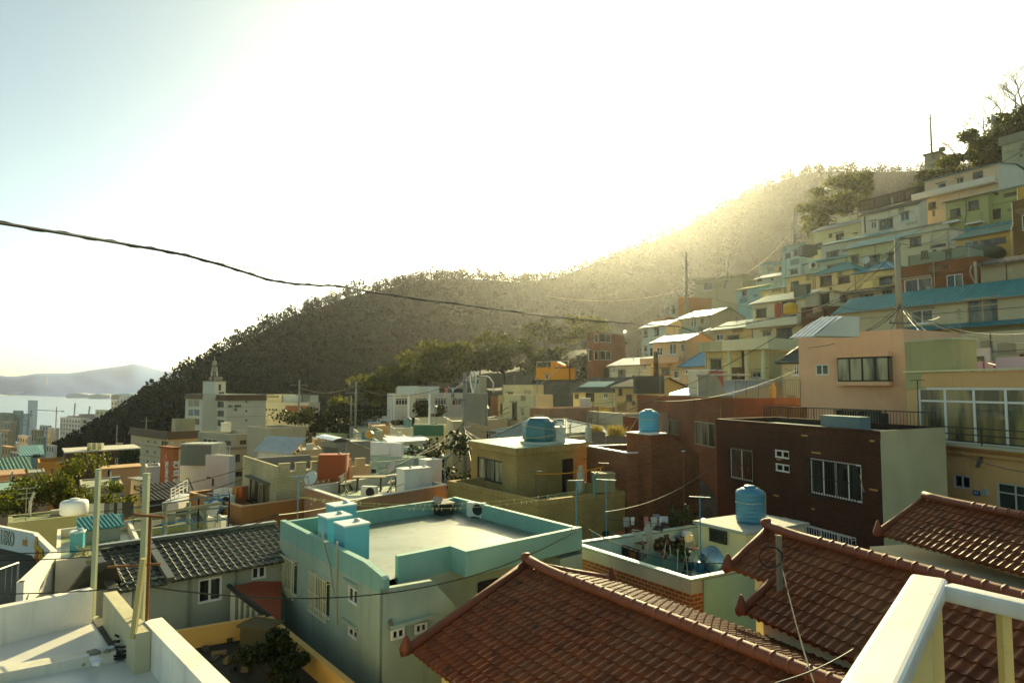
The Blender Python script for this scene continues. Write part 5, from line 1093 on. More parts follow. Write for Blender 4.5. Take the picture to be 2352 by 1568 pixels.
# ================================================================ the painted houses climbing the hillside on the right
RT = gloss('3d8a84', .6, spec=.25); RTB = gloss('4a8f94', .6, spec=.25); RTG = gloss('44806e', .6, spec=.25); RGREY = paint('8f8d80', .7, .6); RDARK = paint('3d3a30', .7, .4); RLIT = gloss('b9bcb4', .3, .35)
PD = glassm('2a2a22', '6a6650'); FB = M_BFRAME; FWH = M_WFRAME
HG = 'painted houses on the hillside'
def HH(label, k, c, d, uL, h, col, roof='sL', uR=None, wR=5.0, wins=(), name='hillside_house', vp=235, mat=None, vpR=None, doors=(), winsR=(), **kw):
    mixh = lambda a_, b_, f_: ''.join('%02x' % int(int(a_[i:i+2], 16)*(1-f_)+int(b_[i:i+2], 16)*f_) for i in (0, 2, 4))
    col = mixh(col, 'd8c6a0', .42)
    if 'rise' in kw: kw['rise'] *= {'sL': .6, 'hip': .85}.get(roof, .52)
    if roof == 'sL' and not uR: wR = min(wR, 2.1)
    if 'over' in kw: kw['over'] *= .65
    H = House(name, label, 'house', k, c, d, uL, uR, wR=None if uR else wR, h=h, vp=vp, vpR=vpR, mat=mat or paint(col, .8, .35), group=HG)
    for w_ in wins:
        st = w_[4] if len(w_) > 4 else 's2'; fm = w_[5] if len(w_) > 5 else FB; H.win('L', *w_[:4], st=st, fm=fm, pane=PD, gm=M_DARKST if 'g' in st else None, sill=st[:2] != 's1', hood=paint(('8f8a74', '6a6a5a', 'b4ac94', '5f7a74')[int(w_[0]) % 4], .7, .6) if int(w_[1]) % 3 else None)
    for w_ in winsR:
        st = w_[4] if len(w_) > 4 else 's2'; fm = w_[5] if len(w_) > 5 else FB; H.win('R', *w_[:4], st=st, fm=fm, pane=PD, gm=M_DARKST if 'g' in st else None)
    for w_ in doors: H.door('L', *w_[:4], mat=w_[4] if len(w_) > 4 else paint('4a4232', .7))
    H.done(roof, **kw); rq = random.Random(label); m = MB(); hv = min(h, 3.2)
    for f in (rq.choice((.03, .5, .97)),):
        a_ = H.wL*f; m.path([H.pt('L', a_, H.z1-.05, .07), H.pt('L', a_, H.z1-hv*.6, .07), H.pt('L', a_+.15, H.z1-hv*.7, .07), H.pt('L', a_+.15, H.z0, .07)], .035, 5)
    m.build('downpipe', paint(rq.choice(('6a5a44', '8f8a74', 'b4ac94')), .7, .5), H.root)
    if roof in ('sL', 'gL', 'hip'):
        m = MB(); g_ = kw.get('over', .3); z_ = H.z1-g_*.25-.08; m.path([H.pt('L', -g_, z_, g_+.03), H.pt('L', H.wL+g_, z_, g_+.03)], .05, 6); m.build('gutter', paint(rq.choice(('8f8a74', '5a6a64', '7a7260')), .6, .5), H.root)
    if H.wL > 4:
        m = MB(); a_ = H.wL*rq.uniform(.25, .75); z_ = H.z1-hv*rq.uniform(.5, .75); m.box(H.pt('L', a_, z_, 0), H.e['L']*.28, UP*.36, H.n['L']*.14); m.build('meter_box', paint(rq.choice(('9a9684', '6f6c5c')), .6, .4), H.root)
        m = MB(); a_ = H.wL*rq.uniform(.15, .85); b0 = H.at(H.wR*.4, a_, H.z1); hh_ = rq.uniform(1.0, 2.0); m.path([b0, b0+UP*hh_], .025, 4)
        for q_ in (.6, .75, .9): m.beam(b0+UP*hh_*q_-H.e1*.35, b0+UP*hh_*q_+H.e1*.35, .03)
        m.build('aerial', M_STEEL, H.root)
    c_ = hexc(col); n_p = 0
    for _ in range(5):
        a_, z_ = H.wL*rq.uniform(.03, .7), H.z1-hv*rq.uniform(.15, .9); w_, q_ = rq.uniform(.5, 1.8), rq.uniform(.25, .8)
        if a_+w_ > H.wL-.1 or n_p > 2 or any(a_ < b1+.1 and a_+w_ > b0-.1 and z_ < y1+.15 and z_+q_ > y0-.15 for b0, b1, y0, y1 in H.holes['L']): continue
        n_p += 1; m = MB(); m.box(H.pt('L', a_, z_, 0), H.e['L']*w_, UP*q_, H.n['L']*.012); f_ = rq.choice((.75, .86, 1.1)); hx = ''.join('%02x' % max(0, min(255, int(int(col[i:i+2], 16)*f_))) for i in (0, 2, 4)); m.build('wall_patch', paint(hx, .85, .8), H.root)
    if H.wL > 5 and rq.random() < .6:
        a_, z_ = H.wL*rq.uniform(.1, .8), H.z1-hv*rq.uniform(.55, .9)
        if not any(a_ < b1 and a_+.75 > b0 and z_ < y1 and z_+.5 > y0 for b0, b1, y0, y1 in H.holes['L']):
            e_, n_ = H.e['L'], H.n['L']; m = MB(); m.box(H.pt('L', a_, z_, .06), e_*.72, UP*.5, n_*.28); ac_ = m.build('air_conditioner', paint('cfcab8', .5, .4), H.root); m = MB(); m.lathe(H.pt('L', a_+.42, z_+.25, .345), [(.2, 0), (.2, .006), (.02, .008)], 14, n_); m.build('fan', M_DARKST, ac_)
    m = MB(); a0_, a1_ = H.wL*rq.uniform(0, .2), H.wL*rq.uniform(.7, 1); z_ = H.z1-hv*rq.uniform(.25, .45); q0_ = catenary(H.pt('L', a0_, z_, .05), H.pt('L', a1_, z_+rq.uniform(-.3, .3), .05), rq.uniform(.03, .2), 8); m.path(q0_, .014, 4); m.build('wall_cable', M_DARKST, H.root)
    return H
def awning(H, f, r, mat, out, drop=.25, name='awning'):
    """sheet roof reaching out from the wall: r = pixel box of its wall line"""
    a0, a1, z0, z1 = H.rect(f, r); m = MB(); n = H.n[f]; e = H.e[f]
    A, B, C, D = H.pt(f, a0, z1-drop, out), H.pt(f, a1, z1-drop, out), H.pt(f, a1, z1, .01), H.pt(f, a0, z1, .01)
    ribroof(m, A, B, C, D, .25, .03); return m.build(name, mat, H.root)
H1 = HH('long mint green house with a teal ribbed roof and a big brown window, right edge', cA, (2520, 830), 43, 620, 6.5, 'b2ac88', 'sL', wR=7, rise=1.9, over=.5, rm=RT, pitch=.35,
   wins=((1300, 1000, 1500, 1120, 's2', FWH), (1810, 905, 2095, 1110, 's2t', paint('c9b480', .6))))
H1.panel('L', 1788, 885, 2120, 905, mat=paint('d8c48c', .7), name='window_surround', out=.12)
awning(H1, 'L', (1255, 1110, 2520, 1150), gloss('2f7f84', .4), 1.5, .4)
Hs1 = HH('pale sage wall of a low house under a blue awning behind the pink roof', cA, (2520, 1165), 40, 1580, 4.5, 'b4b894', 'flat', wR=1.0, ph=.1, wins=((2290, 1400, 2400, 1480, 's1', M_DFRAME),))
m = MB(); a0, a1, z0_, z1_ = Hs1.rect('L', (1895, 1350, 2090, 1530)); m.box(Hs1.pt('L', a0, z0_, .8), Hs1.e2*(a1-a0), UP*(z1_-z0_), Hs1.n['L']*.2); x = m.build('gatehouse', paint('dcd0bc', .7, .4), Hs1.root); m = MB(); m.box(Hs1.pt('L', a0+.25*(a1-a0), z0_, 1.0), Hs1.e2*(a1-a0)*.4, UP*(z1_-z0_)*.6, Hs1.n['L']*.03); m.build('gate', paint('6f6850', .6), x)
for i in range(5):
    a0, a1, z0_, z1_ = Hs1.rect('L', (1900+i*95, 1470, 1980+i*95, 1535)); m = MB(); m.box(Hs1.pt('L', a0, z0_-.3, 1.4), Hs1.e2*(a1-a0), UP*(z1_-z0_+.3), Hs1.n['L']*.25); tag(m.build('pink_planter', paint('d9b0ac', .7, .3), at=Hs1.pt('L', a0, z0_-.3, 1.4)), 'pale pink planter tub in the row behind the green rooftop room', 'planter', 'row of pink planters')
H2 = HH('red brown brick house with two white framed windows above the long teal roof', cA, (1915, 505), 50, 1140, 6.5, '8a5232', 'flat', wR=4, ph=.15, mat=brick('96552f', '7d4426', '8a6a50'), wins=((1238, 712, 1490, 838, 's2', FWH), (1622, 675, 1770, 803, 's2', FWH)))
HH('dark grey green storey built on top of the brick house', cA, (1785, 425), 54, 1268, 2.9, '5f6f5c', 'flat', wR=3, ph=.1, wins=((1395, 462, 1455, 528), (1612, 460, 1672, 545, 's1', paint('8a7a4a'))))
Hg2 = HH('dusky lean-to store with a drooping black roof at the right edge', cA, (2420, 520), 46, 1925, 4, '9a9070', 'sL', wR=4, rise=.9, over=.7, rm=RDARK, pitch=.5)
m = MB(); a, z = Hg2.ax('L', *cA(1915, 540)); q0 = Hg2.pt('L', a, Hg2.z0, .5); m.path([q0, q0+UP*(Hg2.h+.2)], .09, 8); m.path([q0+UP*(Hg2.h-.1)+V((-.3, 0, 0)), q0+UP*(Hg2.h-.6)+V((-.5, -.1, 0)), q0+UP*(Hg2.h-1.5)+V((-.1, -.1, 0)), q0+UP*(Hg2.h-2.2)+V((-.5, -.2, 0))], .05, 6); m.build('drain_pipe', paint('a9a088', .6), Hg2.root)
H3 = HH('yellow house with a teal ribbed roof and wide dark opening, near the brick tower', cA, (2250, 258), 60, 1703, 5, 'd9ac4a', 'sL', wR=4, rise=1.4, over=.45, rm=RTG, pitch=.4, wins=((1785, 372, 1915, 475, 's2', paint('b9b494')), (1920, 345, 2168, 415, 's1', paint('b08a3a'))))
m = MB(); q0 = H3.pt('L', *H3.ax('L', *cA(1980, 500)), 1.0); m.blob(q0, 1.5, 14, 8, (2.2, .8, .55), 4, .3); tag(m.build('tarpaulin', paint('5f6a5a', .6, .5), at=q0, smooth=True), 'grey green tarpaulin heaped below the yellow house', 'tarpaulin')
HH('narrow brick tower house with a dark green cap at the right edge', cA, (2440, -25), 56, 2212, 9, '8a5a34', 'flat', wR=5, ph=.1, mat=brick('a0703f', '84552e', '7a6a48'), cop=paint('3f5a48', .6), wins=((2308, 130, 2400, 275, 's1', FWH),))
HH('orange painted wall above the brick tower at the right edge', cC, (2440, 985), 62, 2262, 7, 'd9921c', 'flat', wR=3, ph=.1)
H5 = HH('olive green house with a dark sloping roof and two brown windows', cC, (1998, 1072), 72, 1608, 6, '8f9650', 'sL', wR=5, rise=.9, over=.35, rm=RDARK, pitch=.5, wins=((1655, 1215, 1752, 1292), (1820, 1140, 1917, 1222)))
H5.panel('L', 1618, 1335, 1765, 1350, mat=M_WHITE, name='ledge', out=.8); H5.panel('L', 1825, 1345, 1975, 1358, mat=M_WHITE, name='ledge', out=.8)
HH('olive green house with a blue grey roof edge next to the brick tower', cC, (2318, 1000), 70, 2000, 7, '8f9a54', 'sL', wR=5, rise=.6, over=.3, rm=paint('7f9a94', .6), wins=((2055, 1068, 2095, 1095, 's1'),), doors=((2035, 1218, 2118, 1310),))
H6 = HH('long pink and cream two storey house with a projecting white balcony, high on the hill', cC, (2088, 800), 84, 1415, 9, 'e8c09a', 'gL', uR=2400, rise=1.2, over=.35, rm=RTB, pitch=.5, wins=((1540, 985, 1622, 1047, 's1', FWH), (1720, 940, 1775, 1000, 's1'), (1860, 876, 1956, 964), (1455, 1155, 1527, 1217), (1488, 1228, 1525, 1290, 's1', FWH)), matR=paint('d9cdb4', .8, .3))
a0, a1, z0_, z1_ = H6.rect('L', (1365, 1010, 2040, 1080)); m = MB(); n_ = H6.n['L']
zt_ = H6.ax('L', *cC(1400, 1085))[1]; zb_ = H6.ax('L', *cC(1400, 1135))[1]; m.box(H6.pt('L', 0, zb_, .9), H6.e2*(a1+.4), UP*(zt_-zb_), n_*.15); m.box(H6.pt('L', 0, zb_-.1, .001), H6.e2*(a1+.4), UP*.12, n_*.9); m.build('balcony', paint('e6d6be', .7, .25), H6.root)
H7 = HH('white shop house with a dark thick roof, drainpipe and barred blue window', cC, (1368, 1160), 88, 838, 6, 'dcd4bc', 'sL', wR=4, rise=1.5, over=.4, rm=paint('5f5a48', .8, .5), pitch=.5, wins=((935, 1330, 985, 1395, 's2', FWH), (1010, 1312, 1137, 1400, 's4g', paint('8fb4b0')), (1205, 1252, 1282, 1322, 's2', paint('a9c4c4'))))
m = MB(); m.path([H7.pt('L', *H7.ax('L', *cC(880, 1285)), .1), H7.pt('L', *H7.ax('L', *cC(888, 1435)), .1)], .08, 6); m.build('drain_pipe', M_DARKST, H7.root)
railing('timber_fence', 'dark timber fence along the lane above the white shop house', [P(*cC(835, 1235), 96)-UP*.2, P(*cC(1385, 1100), 92)-UP*.2], 1.5, paint('2a2418', .9), sp=.16, r=.12, cat='fence')
H8 = HH('pale yellow house with a grey pitched roof and awning windows high on the hill', cC, (838, 1335), 96, 395, 8, 'd0c48c', 'sL', wR=5, rise=1.6, over=.4, rm=RGREY, pitch=.5, wins=((550, 1440, 582, 1482, 's1'), (617, 1440, 690, 1500), (785, 1442, 812, 1455, 's1', FWH), (430, 1532, 497, 1582)))
awning(H8, 'L', (605, 1425, 695, 1442), RGREY, .6)
HH('tall plain yellow block standing just behind the grey pitched roof', cC, (822, 1262), 102, 618, 5, 'cfc694', 'flat', wR=3, ph=.1)
HH('dim ochre hut with a tin roof at the top left of the hillside rows', cC, (545, 1408), 106, 385, 5, 'a39a6a', 'sL', wR=4, rise=.6, over=.3, rm=RTB, pitch=.4)
HH('grey blue house under a long teal roof below the yellow awning house', cA, (1038, 305), 82, 478, 5, 'a9b6a8', 'sL', wR=4, rise=1.1, over=.4, rm=RTB, pitch=.35, wins=((530, 470, 642, 517), (1030, 330, 1034, 335)) [:1])
H10 = HH('big olive cream house with a teal corrugated roof and brown glazed doors', cA, (1240, 345), 72, 724, 7, 'b8b078', 'sL', wR=5, rise=1.5, over=.45, rm=RT, pitch=.3, wins=((752, 508, 826, 582), (870, 512, 1017, 604, 's3'), (1078, 478, 1182, 582)))
awning(H10, 'L', (862, 500, 1022, 518), paint('a89a80', .7), .6, .15)
dish(P(*cA(893, 550), 71), .42, (-.75, -.6, .3), 'white satellite dish in front of the brown glazed doors', .9)
H11 = HH('cream house with a flat grey roof slab and one brown window', cA, (1652, 262), 68, 1200, 5, 'cdc49a', 'slab', wR=4, over=.18, th=.12, rm=RGREY, wins=((1287, 346, 1392, 420), (1475, 402, 1615, 432, 's1')))
HH('pale lilac narrow wall between the cream and yellow houses', cA, (1722, 275), 66, 1640, 5, 'c4b8ae', 'flat', wR=3, ph=.1)
HH('pale house under a low teal sheet roof beneath the olive green house', cA, (2222, 205), 67, 1642, 4.5, 'b4ac9c', 'sL', wR=4, rise=1.1, over=.4, rm=RT, pitch=.5)
HH('long pale grey green wall with a flat grey roof under the white shop house', cA, (1642, 205), 75, 1030, 5, 'b9bda4', 'slab', wR=4, over=.2, th=.2, rm=RGREY)
H12 = HH('sky blue gabled house on the left end of the hillside', cA, (292, 392), 99, 118, 9, '8fbcc4', 'gL', uR=332, rise=.5, over=.3, rm=RGREY, wins=((155, 483, 206, 532), (235, 458, 271, 505)))
H12b = HH('light blue terrace house with a tall sky blue parapet', cA, (292, 512), 90, 158, 9, '93c0c0', 'flat', uR=492, ph=.8, fl=FLTEAL, wins=((205, 640, 269, 667, 's3'),))
m = MB(); q0 = H12b.at(2.5, 1.2, H12b.z1); box_tank(P(*cA(362, 505), 92), (1, 0, 0), (0, 1, 0), 2.0, 1.5, 1.3, 'dark grey box tank beside the sky blue parapet', M_DARKST)
H13 = HH('turquoise house with a teal roof and an air conditioner on its wall', cA, (722, 512), 80, 335, 5, '86b4ac', 'sL', wR=4, rise=1.0, over=.4, rm=RT, pitch=.3, wins=((540, 592, 670, 622, 's2'),))
ac_unit(H13.pt('L', *H13.ax('L', *cA(420, 628)), .35), H13.e2*-1, 'white air conditioner unit on the turquoise house wall', 1.25)
HH('yellow house with a white curtained window, left of the barred windows', cA, (418, 662), 76, 165, 7, 'd0b46a', 'sL', wR=4, rise=.6, over=.35, rm=RLIT, pitch=.4, wins=((205, 738, 282, 816, 's2', M_DFRAME), (312, 765, 392, 832, 's2g', M_DFRAME)))
HH('pale yellow house with two brown barred windows under a teal hipped roof', cA, (778, 622), 70, 418, 7, 'd4c088', 'hip', wR=4, rise=1.3, over=.35, rm=RT, pitch=.35, wins=((478, 692, 580, 776, 's2g'), (640, 697, 744, 752, 's2g')))
H14c = HH('deep yellow house under a teal roof beside the concrete pole', cA, (1142, 612), 64, 782, 7, 'd4b464', 'hip', wR=4, rise=1.2, over=.35, rm=RTB, pitch=.35, wins=((1010, 700, 1135, 770, 's1', M_DFRAME),))
H14d = HH('white walled house below a sagging black sheet roof', cA, (1145, 790), 60, 600, 5.5, 'c9c2a0', 'sL', wR=3.2, rise=.7, over=.9, rm=RDARK, pitch=.6, wins=((1040, 808, 1130, 860, 's3g', paint('8a8468')), (830, 855, 960, 890, 's3', paint('8a8468'))))
H15 = HH('small cream white box house with barred windows and an overhanging flat roof', cA, (592, 832), 62, 378, 5, 'd6cfae', 'slab', uR=800, over=.35, th=.12, rm=paint('b9b394', .7), wins=((482, 856, 558, 950, 's1g', FB),), winsR=((652, 856, 718, 932, 's1g', FB),))
H16 = HH('white house with an open loft holding a yellow tank, grey green roof', cB, (2090, 652), 62, 1612, 11, 'd2caa8', 'sL', wR=4.5, rise=1.3, over=.45, rm=paint('8f9c84', .6, .5), pitch=.35,
   wins=((1650, 766, 1738, 833, 's2g', M_DFRAME), (1708, 968, 1782, 1006, 's1', M_DFRAME), (1846, 938, 1976, 1040, 's3g', M_DFRAME), (1880, 690, 2010, 830, 's1', M_DFRAME)))
H16.panel('L', 1820, 712, 1876, 846, mat=paint('b5583c', .6, .3), name='red_door', out=.08)
a0, a1, z0_, z1_ = H16.rect('L', (1615, 858, 2088, 925)); m = MB(); m.box(H16.pt('L', a0, z0_, .9), H16.e2*(a1-a0), UP*(z1_-z0_), H16.n['L']*.15); m.box(H16.pt('L', a0, z0_-.02, .001), H16.e2*(a1-a0), UP*.12, H16.n['L']*.9); m.build('balcony', paint('d8d2b4', .7, .3), H16.root)
tk = H16.pt('L', *H16.ax('L', *cB(1985, 812)), .45); barrel_tank(tk, .6, 1.05, 'yellow barrel tank in the loft of the white hillside house', gloss('d9a520', .35)); q0 = tk+V((1.3, .3, .7)); box_tank(q0, (.7, -.6, 0), (.6, .7, 0), 1.3, 1.2, 2.0, 'dark grey box tank beside the yellow tank', paint('6a6858', .6))
HH('dark brown brick house under the yellow tank', cA, (508, 955), 56, 298, 9, '5f3c24', 'flat', wR=4, ph=.1, mat=brick('6a4026', '55331e', '4a3a28'), wins=((380, 1125, 495, 1190, 's1', M_DFRAME),))
HH('bright cyan blue house with a yellow green roof edge', cB, (1684, 556), 95, 1477, 9, '3f9fb4', 'sL', wR=5, rise=.8, over=.35, rm=paint('b4ac4c', .6), pitch=.4, wins=((1520, 598, 1564, 646),))
HH('ochre house right of the cyan house under a blue sheet roof', cB, (1915, 560), 88, 1682, 8, 'cdb46a', 'sL', wR=5, rise=.7, over=.35, rm=RTB, pitch=.4)
HH('pale teal house with a shining white roof below the sky blue house', cB, (1928, 445), 106, 1642, 8, '86aca4', 'sL', wR=5, rise=1.3, over=.4, rm=RLIT, pitch=.5, wins=((1660, 480, 1700, 510), (1780, 490, 1805, 505, 's1')))
HH('small grey teal hut at the top of the far rows', cB, (1835, 342), 118, 1680, 7, '8aa898', 'slab', wR=4, over=.3, th=.2, rm=RTB)
HH('small tan house between the grey teal hut and the sky blue terrace', cB, (1912, 352), 112, 1822, 8, 'b09c68', 'slab', wR=4, over=.3, th=.2, rm=RTB, wins=((1852, 378, 1895, 420),))
H20 = HH('large dim grey concrete building with a parapet, far end of the hillside', cB, (1522, 438), 128, 1085, 13, '8a8468', 'flat', wR=8, ph=.8, wins=((1168, 520, 1252, 592, 's2', FWH), (1340, 518, 1378, 586, 's1', FWH)), vp=-300)
H20.panel('L', 1087, 486, 1520, 494, mat=paint('7a7458', .8), name='parapet_ledge', out=.3)
H21 = HH('white and burnt orange cube house below the leaning pole', cB, (936, 652), 116, 812, 14, 'c9c2a4', 'flat', uR=1242, ph=.3, vp=700, wins=((820, 754, 862, 826), (885, 737, 908, 803)), matR=paint('c07a42', .8, .3), fl=FLGRY)
HH('orange roofed shed peeping out behind the light blue gable', cB, (812, 862), 112, 705, 6, 'c9823c', 'hip', wR=4, rise=.8, over=.3, rm=paint('c0703a', .7))
H22 = HH('grey gable ended house with a shining tin roof', cB, (1236, 812), 85, 968, 9, 'a39c82', 'gL', uR=1526, rise=2.1, over=.5, rm=RLIT, pitch=.5, frac=.52, wins=((1050, 852, 1102, 930, 's2t', FWH), (1136, 846, 1172, 896, 's2', paint('a9a488'))))
H22.panel('L', 968, 935, 1150, 1000, mat=paint('8f9c8c', .7), name='lean_to', out=.5)
H23 = HH('tall light blue house with a cream gable end and shining roof', cB, (826, 905), 92, 608, 15, 'a5c0c4', 'gL', uR=986, rise=1.7, over=.5, rm=RLIT, pitch=.5, frac=.7, matR=paint('d2be98', .8, .3), wins=((625, 962, 659, 1016), (725, 944, 763, 1000), (628, 1105, 656, 1146, 's1', paint('7a5a48')), (640, 1172, 658, 1187, 's1')), doors=((685, 1118, 706, 1187),))
H24 = HH('salmon orange gabled house with white framed windows and a balcony', cB, (1002, 1040), 72, 708, 13, 'dca878', 'gL', uR=1264, rise=1.6, over=.5, rm=RLIT, pitch=.45, frac=.5, wins=((742, 1110, 794, 1183, 's2', FWH), (856, 1076, 918, 1175, 's2', FWH), (960, 1078, 998, 1153, 's1', FWH), (695, 1306, 746, 1358, 's2t', FWH), (785, 1306, 864, 1358, 's2', FB), (895, 1322, 990, 1390, 's2', FWH)))
a0, a1, z0_, z1_ = H24.rect('L', (645, 1205, 1000, 1258)); m = MB(); m.box(H24.pt('L', 0, z0_, .8), H24.e2*min(a1, H24.wL+1.5), UP*(z1_-z0_), H24.n['L']*.15); m.box(H24.pt('L', 0, z0_-.02, .001), H24.e2*H24.wL, UP*.12, H24.n['L']*.8); m.build('balcony', paint('dcae84', .7, .3), H24.root)
H25 = HH('small orange house with a bright teal roof and a green frame', cB, (1625, 915), 67, 1262, 6, 'c99a58', 'sL', wR=4, rise=1.3, over=.5, rm=RT, pitch=.35, wins=((1282, 992, 1346, 1046, 's2', FWH), (1390, 1006, 1492, 1046, 's4g', FB)))
H26 = HH('cream yellow house with a deep overhanging flat roof on three white columns', cB, (1758, 1132), 52, 1180, 7, 'dcc078', 'flat', uR=1950, ph=.05, vp=-60, vpR=3300, wins=((1236, 1222, 1330, 1304, 's2g', FB), (1608, 1335, 1690, 1385, 's2g', FWH)), doors=((1392, 1292, 1548, 1420, paint('6a4a2a', .6)),))
m = MB(); n_ = H26.n['L']; z_ = H26.z1; aw = H26.ax('L', *cB(1405, 1140))[0]
m.box(H26.pt('L', -.6, z_+.003, 0)-H26.e1*.0+n_*1.0, H26.e2*(aw+.6), UP*.85, -n_*.2); m.box(H26.pt('L', -.6, z_+.003, 0)+n_*.8, H26.e1*(H26.wR+1.4), UP*.85, H26.e2*.2); m.box(H26.pt('L', -.6, z_+.003, .8), H26.e2*(aw+.6), UP*.18, -n_*(H26.wR+.4)); m.build('roof_fascia', paint('dcd0a4', .7, .3), H26.root)
m = MB(); m.box(H26.pt('L', aw+.003, z_+.004, .9), H26.e2*(H26.wL-aw), UP*.8, -n_*2.5); m.build('water_trough', paint('b4aa84', .85, .8), H26.root)
for x in (1449, 1606, 1757):
    a, _ = H26.ax('L', *cB(x, 1200)); m = MB(); q0 = H26.pt('L', a, H26.z0, .7); m.lathe(q0, [(.17, 0), (.16, H26.h+.001)], 12); m.build('column', paint('e0d29a', .7, .3), H26.root, True)
m = MB(); a, z = H26.ax('L', *cB(1530, 1150)); m.path([H26.pt('L', a, z, .1), H26.pt('L', a, H26.z0, .1)], .09, 6); m.build('drain_pipe', paint('6a3f26', .6), H26.root)
HH('cream house with a black tiled hipped roof squeezed beside the pink house', cB, (2075, 1212), 46, 1878, 5, 'd6c48c', 'hip', wR=4, rise=1.0, over=.5, rm=gloss('2c3a34', .5), kind='tile', wins=((1985, 1268, 2032, 1362, 's2t', FWH),))
H28 = HH('narrow three storey red brick house with a flat roof at the edge of the woods', cB, (168, 970), 106, 110, 18, '9c5a34', 'flat', uR=456, ph=.25, vp=760, vpR=2500, mat=brick('a85c34', '8a4626', '8a6a50'), winsR=((228, 988, 328, 1066, 's2', FWH), (228, 1142, 328, 1226, 's2', FWH)), wins=((120, 1132, 148, 1235, 's1', FWH),))
for y0, y1 in ((990, 1068), (1142, 1228)): H28.win('R', 172, y0, 208, y1, st='s1', fm=FWH, pane=PD, proud=True)
H28.door('R', 262, 1300, 312, 1400, mat=M_DFRAME)
m = MB(); o = P(*cB(452, 978), 104); t = upole(o-UP*.9, 1.0, 'small lit street lamp on the corner of the tall red brick house', .05, (), extra=False, name='street_lamp', cat='lamp', group='lamps'); m.lathe(o, [(.06, 0), (.17, .08), (.18, .22), (.08, .34)], 12); m.build('globe', emitm('fff2d8', 6), t, True)
H29 = HH('low white house with a tin roof and small windows below the light blue house', cB, (692, 1258), 78, 312, 8, 'd2c8a8', 'sL', wR=4, rise=1.3, over=.4, rm=RLIT, pitch=.4, wins=((335, 1298, 362, 1340, 's2', FWH), (390, 1316, 460, 1386, 's2', M_DFRAME), (618, 1268, 643, 1318, 's2', FWH)))
HH('low salmon house under a blue tent shaped roof', cB, (1198, 1270), 62, 948, 5, 'd2a070', 'hip', wR=4, rise=1.7, over=.3, rm=gloss('4f93a8', .4), pitch=.5, wins=((1000, 1310, 1045, 1350, 's2', FWH),))
H30 = HH('ochre gabled house with an old dark ridged roof', cB, (642, 1462), 58, 365, 7, 'c9a050', 'gL', uR=992, rise=1.3, over=.55, rm=paint('5a5440', .85, .9), pitch=.3, frac=.55, wins=((400, 1484, 430, 1542, 's2g', FB), (462, 1540, 520, 1600, 's2', FB)))
H31 = HH('cream yellow house with a slate dark roof and a black arched doorway', c3, (938, 482), 64, 556, 6, 'd6c888', 'sL', wR=6, rise=1.9, over=.4, rm=paint('4a4a40', .8, .6), pitch=.4, wins=((568, 515, 606, 556, 's1', M_DFRAME), (830, 502, 868, 548, 's2', FWH)), doors=((672, 502, 746, 580, M_BLACK),))
awning(H31, 'L', (700, 400, 938, 470), gloss('2f9490', .4), 1.2, .5)
H32 = House('orange_hut', 'vivid orange flat roofed hut on a dark deck in front of the woods', 'hut', c3, (518, 268), 96, 218, None, wR=1.6, h=1.75, vp=-900, mat=paint('e8921c', .7, .2), group=None)
H32.k = c3; H32.win('L', 302, 332, 331, 378, st='s1', fm=FWH, hood=M_DARKST); H32.done('flat', ph=.3, fl=paint('d98a2a', .7))
a0, a1, z0_, z1_ = H32.rect('L', (342, 214, 452, 268)); m = MB(); m.prism([H32.at(.3, a0, H32.z1+.003), H32.at(.3, a1, H32.z1+.003), H32.at(.3, a1, z1_), H32.at(.3, (a0+a1)/2, z1_-.04), H32.at(.3, a0, H32.z1+.35)], H32.e1*1.0); m.build('roof_room', paint('e8921c', .7, .2), H32.root)
railing('roof_railing', 'thin pale frame railing on the orange hut roof', [H32.at(.1, H32.wL-.1, H32.z1), H32.at(.1, .2, H32.z1)], .87, M_WHITE, bars=False, rails=1, r=.02)
m = MB(); q0 = H32.pt('L', -.9, H32.z0, .1); m.box(q0-UP*2.6, H32.e2*(H32.wL+1.2), UP*2.55, -H32.n['L']*2); m.build('deck_base', paint('4a4634', .9), H32.root)
railing('deck_railing', 'dark timber railing of the deck below the orange hut', [H32.pt('L', H32.wL+.3, H32.z0-1.25, .5), H32.pt('L', -.9, H32.z0-1.25, .5)], 1.2, paint('2a281e', .9), sp=.2, r=.03)
m = MB(); q0 = H32.pt('L', 1.6, H32.z0+1.6, .5); m.box(q0, H32.e2*-3.2, H32.n['L']*.8, UP*.1); m.box(q0+H32.e2*-2-UP*2.5, H32.e2*-.12, H32.n['L']*.12, UP*2.5); tag(m.build('canopy', paint('2a2a22', .9), at=q0), 'dark flat canopy beside the orange hut', 'canopy')
# cream blocks and the long blue grey roofed house left of them
H33 = HH('cream block with rusty stained walls beside the power lines', c3, (192, 428), 76, -85, 12, 'd2bf8a', 'flat', uR=288, ph=.3, vp=-200, fl=FLGRY, name='cream_block', wins=((-40, 500, 10, 560, 's2', FB),))
H33b = HH('lower cream yellow block in front of the rusty stained one', c3, (218, 518), 66, -75, 12, 'd6c48e', 'flat', uR=372, ph=.25, vp=-200, fl=FLGRY, name='cream_block', wins=((0, 590, 46, 740, 's2', FB),))
H34 = HH('long pink grey house with a sunken blue grey roof and straggling weeds', c3, (1026, 690), 50, 340, 6, 'c9a488', 'flat', wR=8, ph=.9, th=.25, vp=627, fl=FLTEAL, name='pink_parapet_house', wins=((415, 770, 445, 815, 's1', FB), (500, 790, 580, 870, 's2', FB), (600, 858, 650, 880, 's1', FB)))
HH('short brick end wall joined to the long pink grey house', c3, (338, 642), 54, 163, 6, 'b08a6a', 'flat', wR=7, ph=.5, vp=100, mat=BR_SALMON, name='brick_end_house')
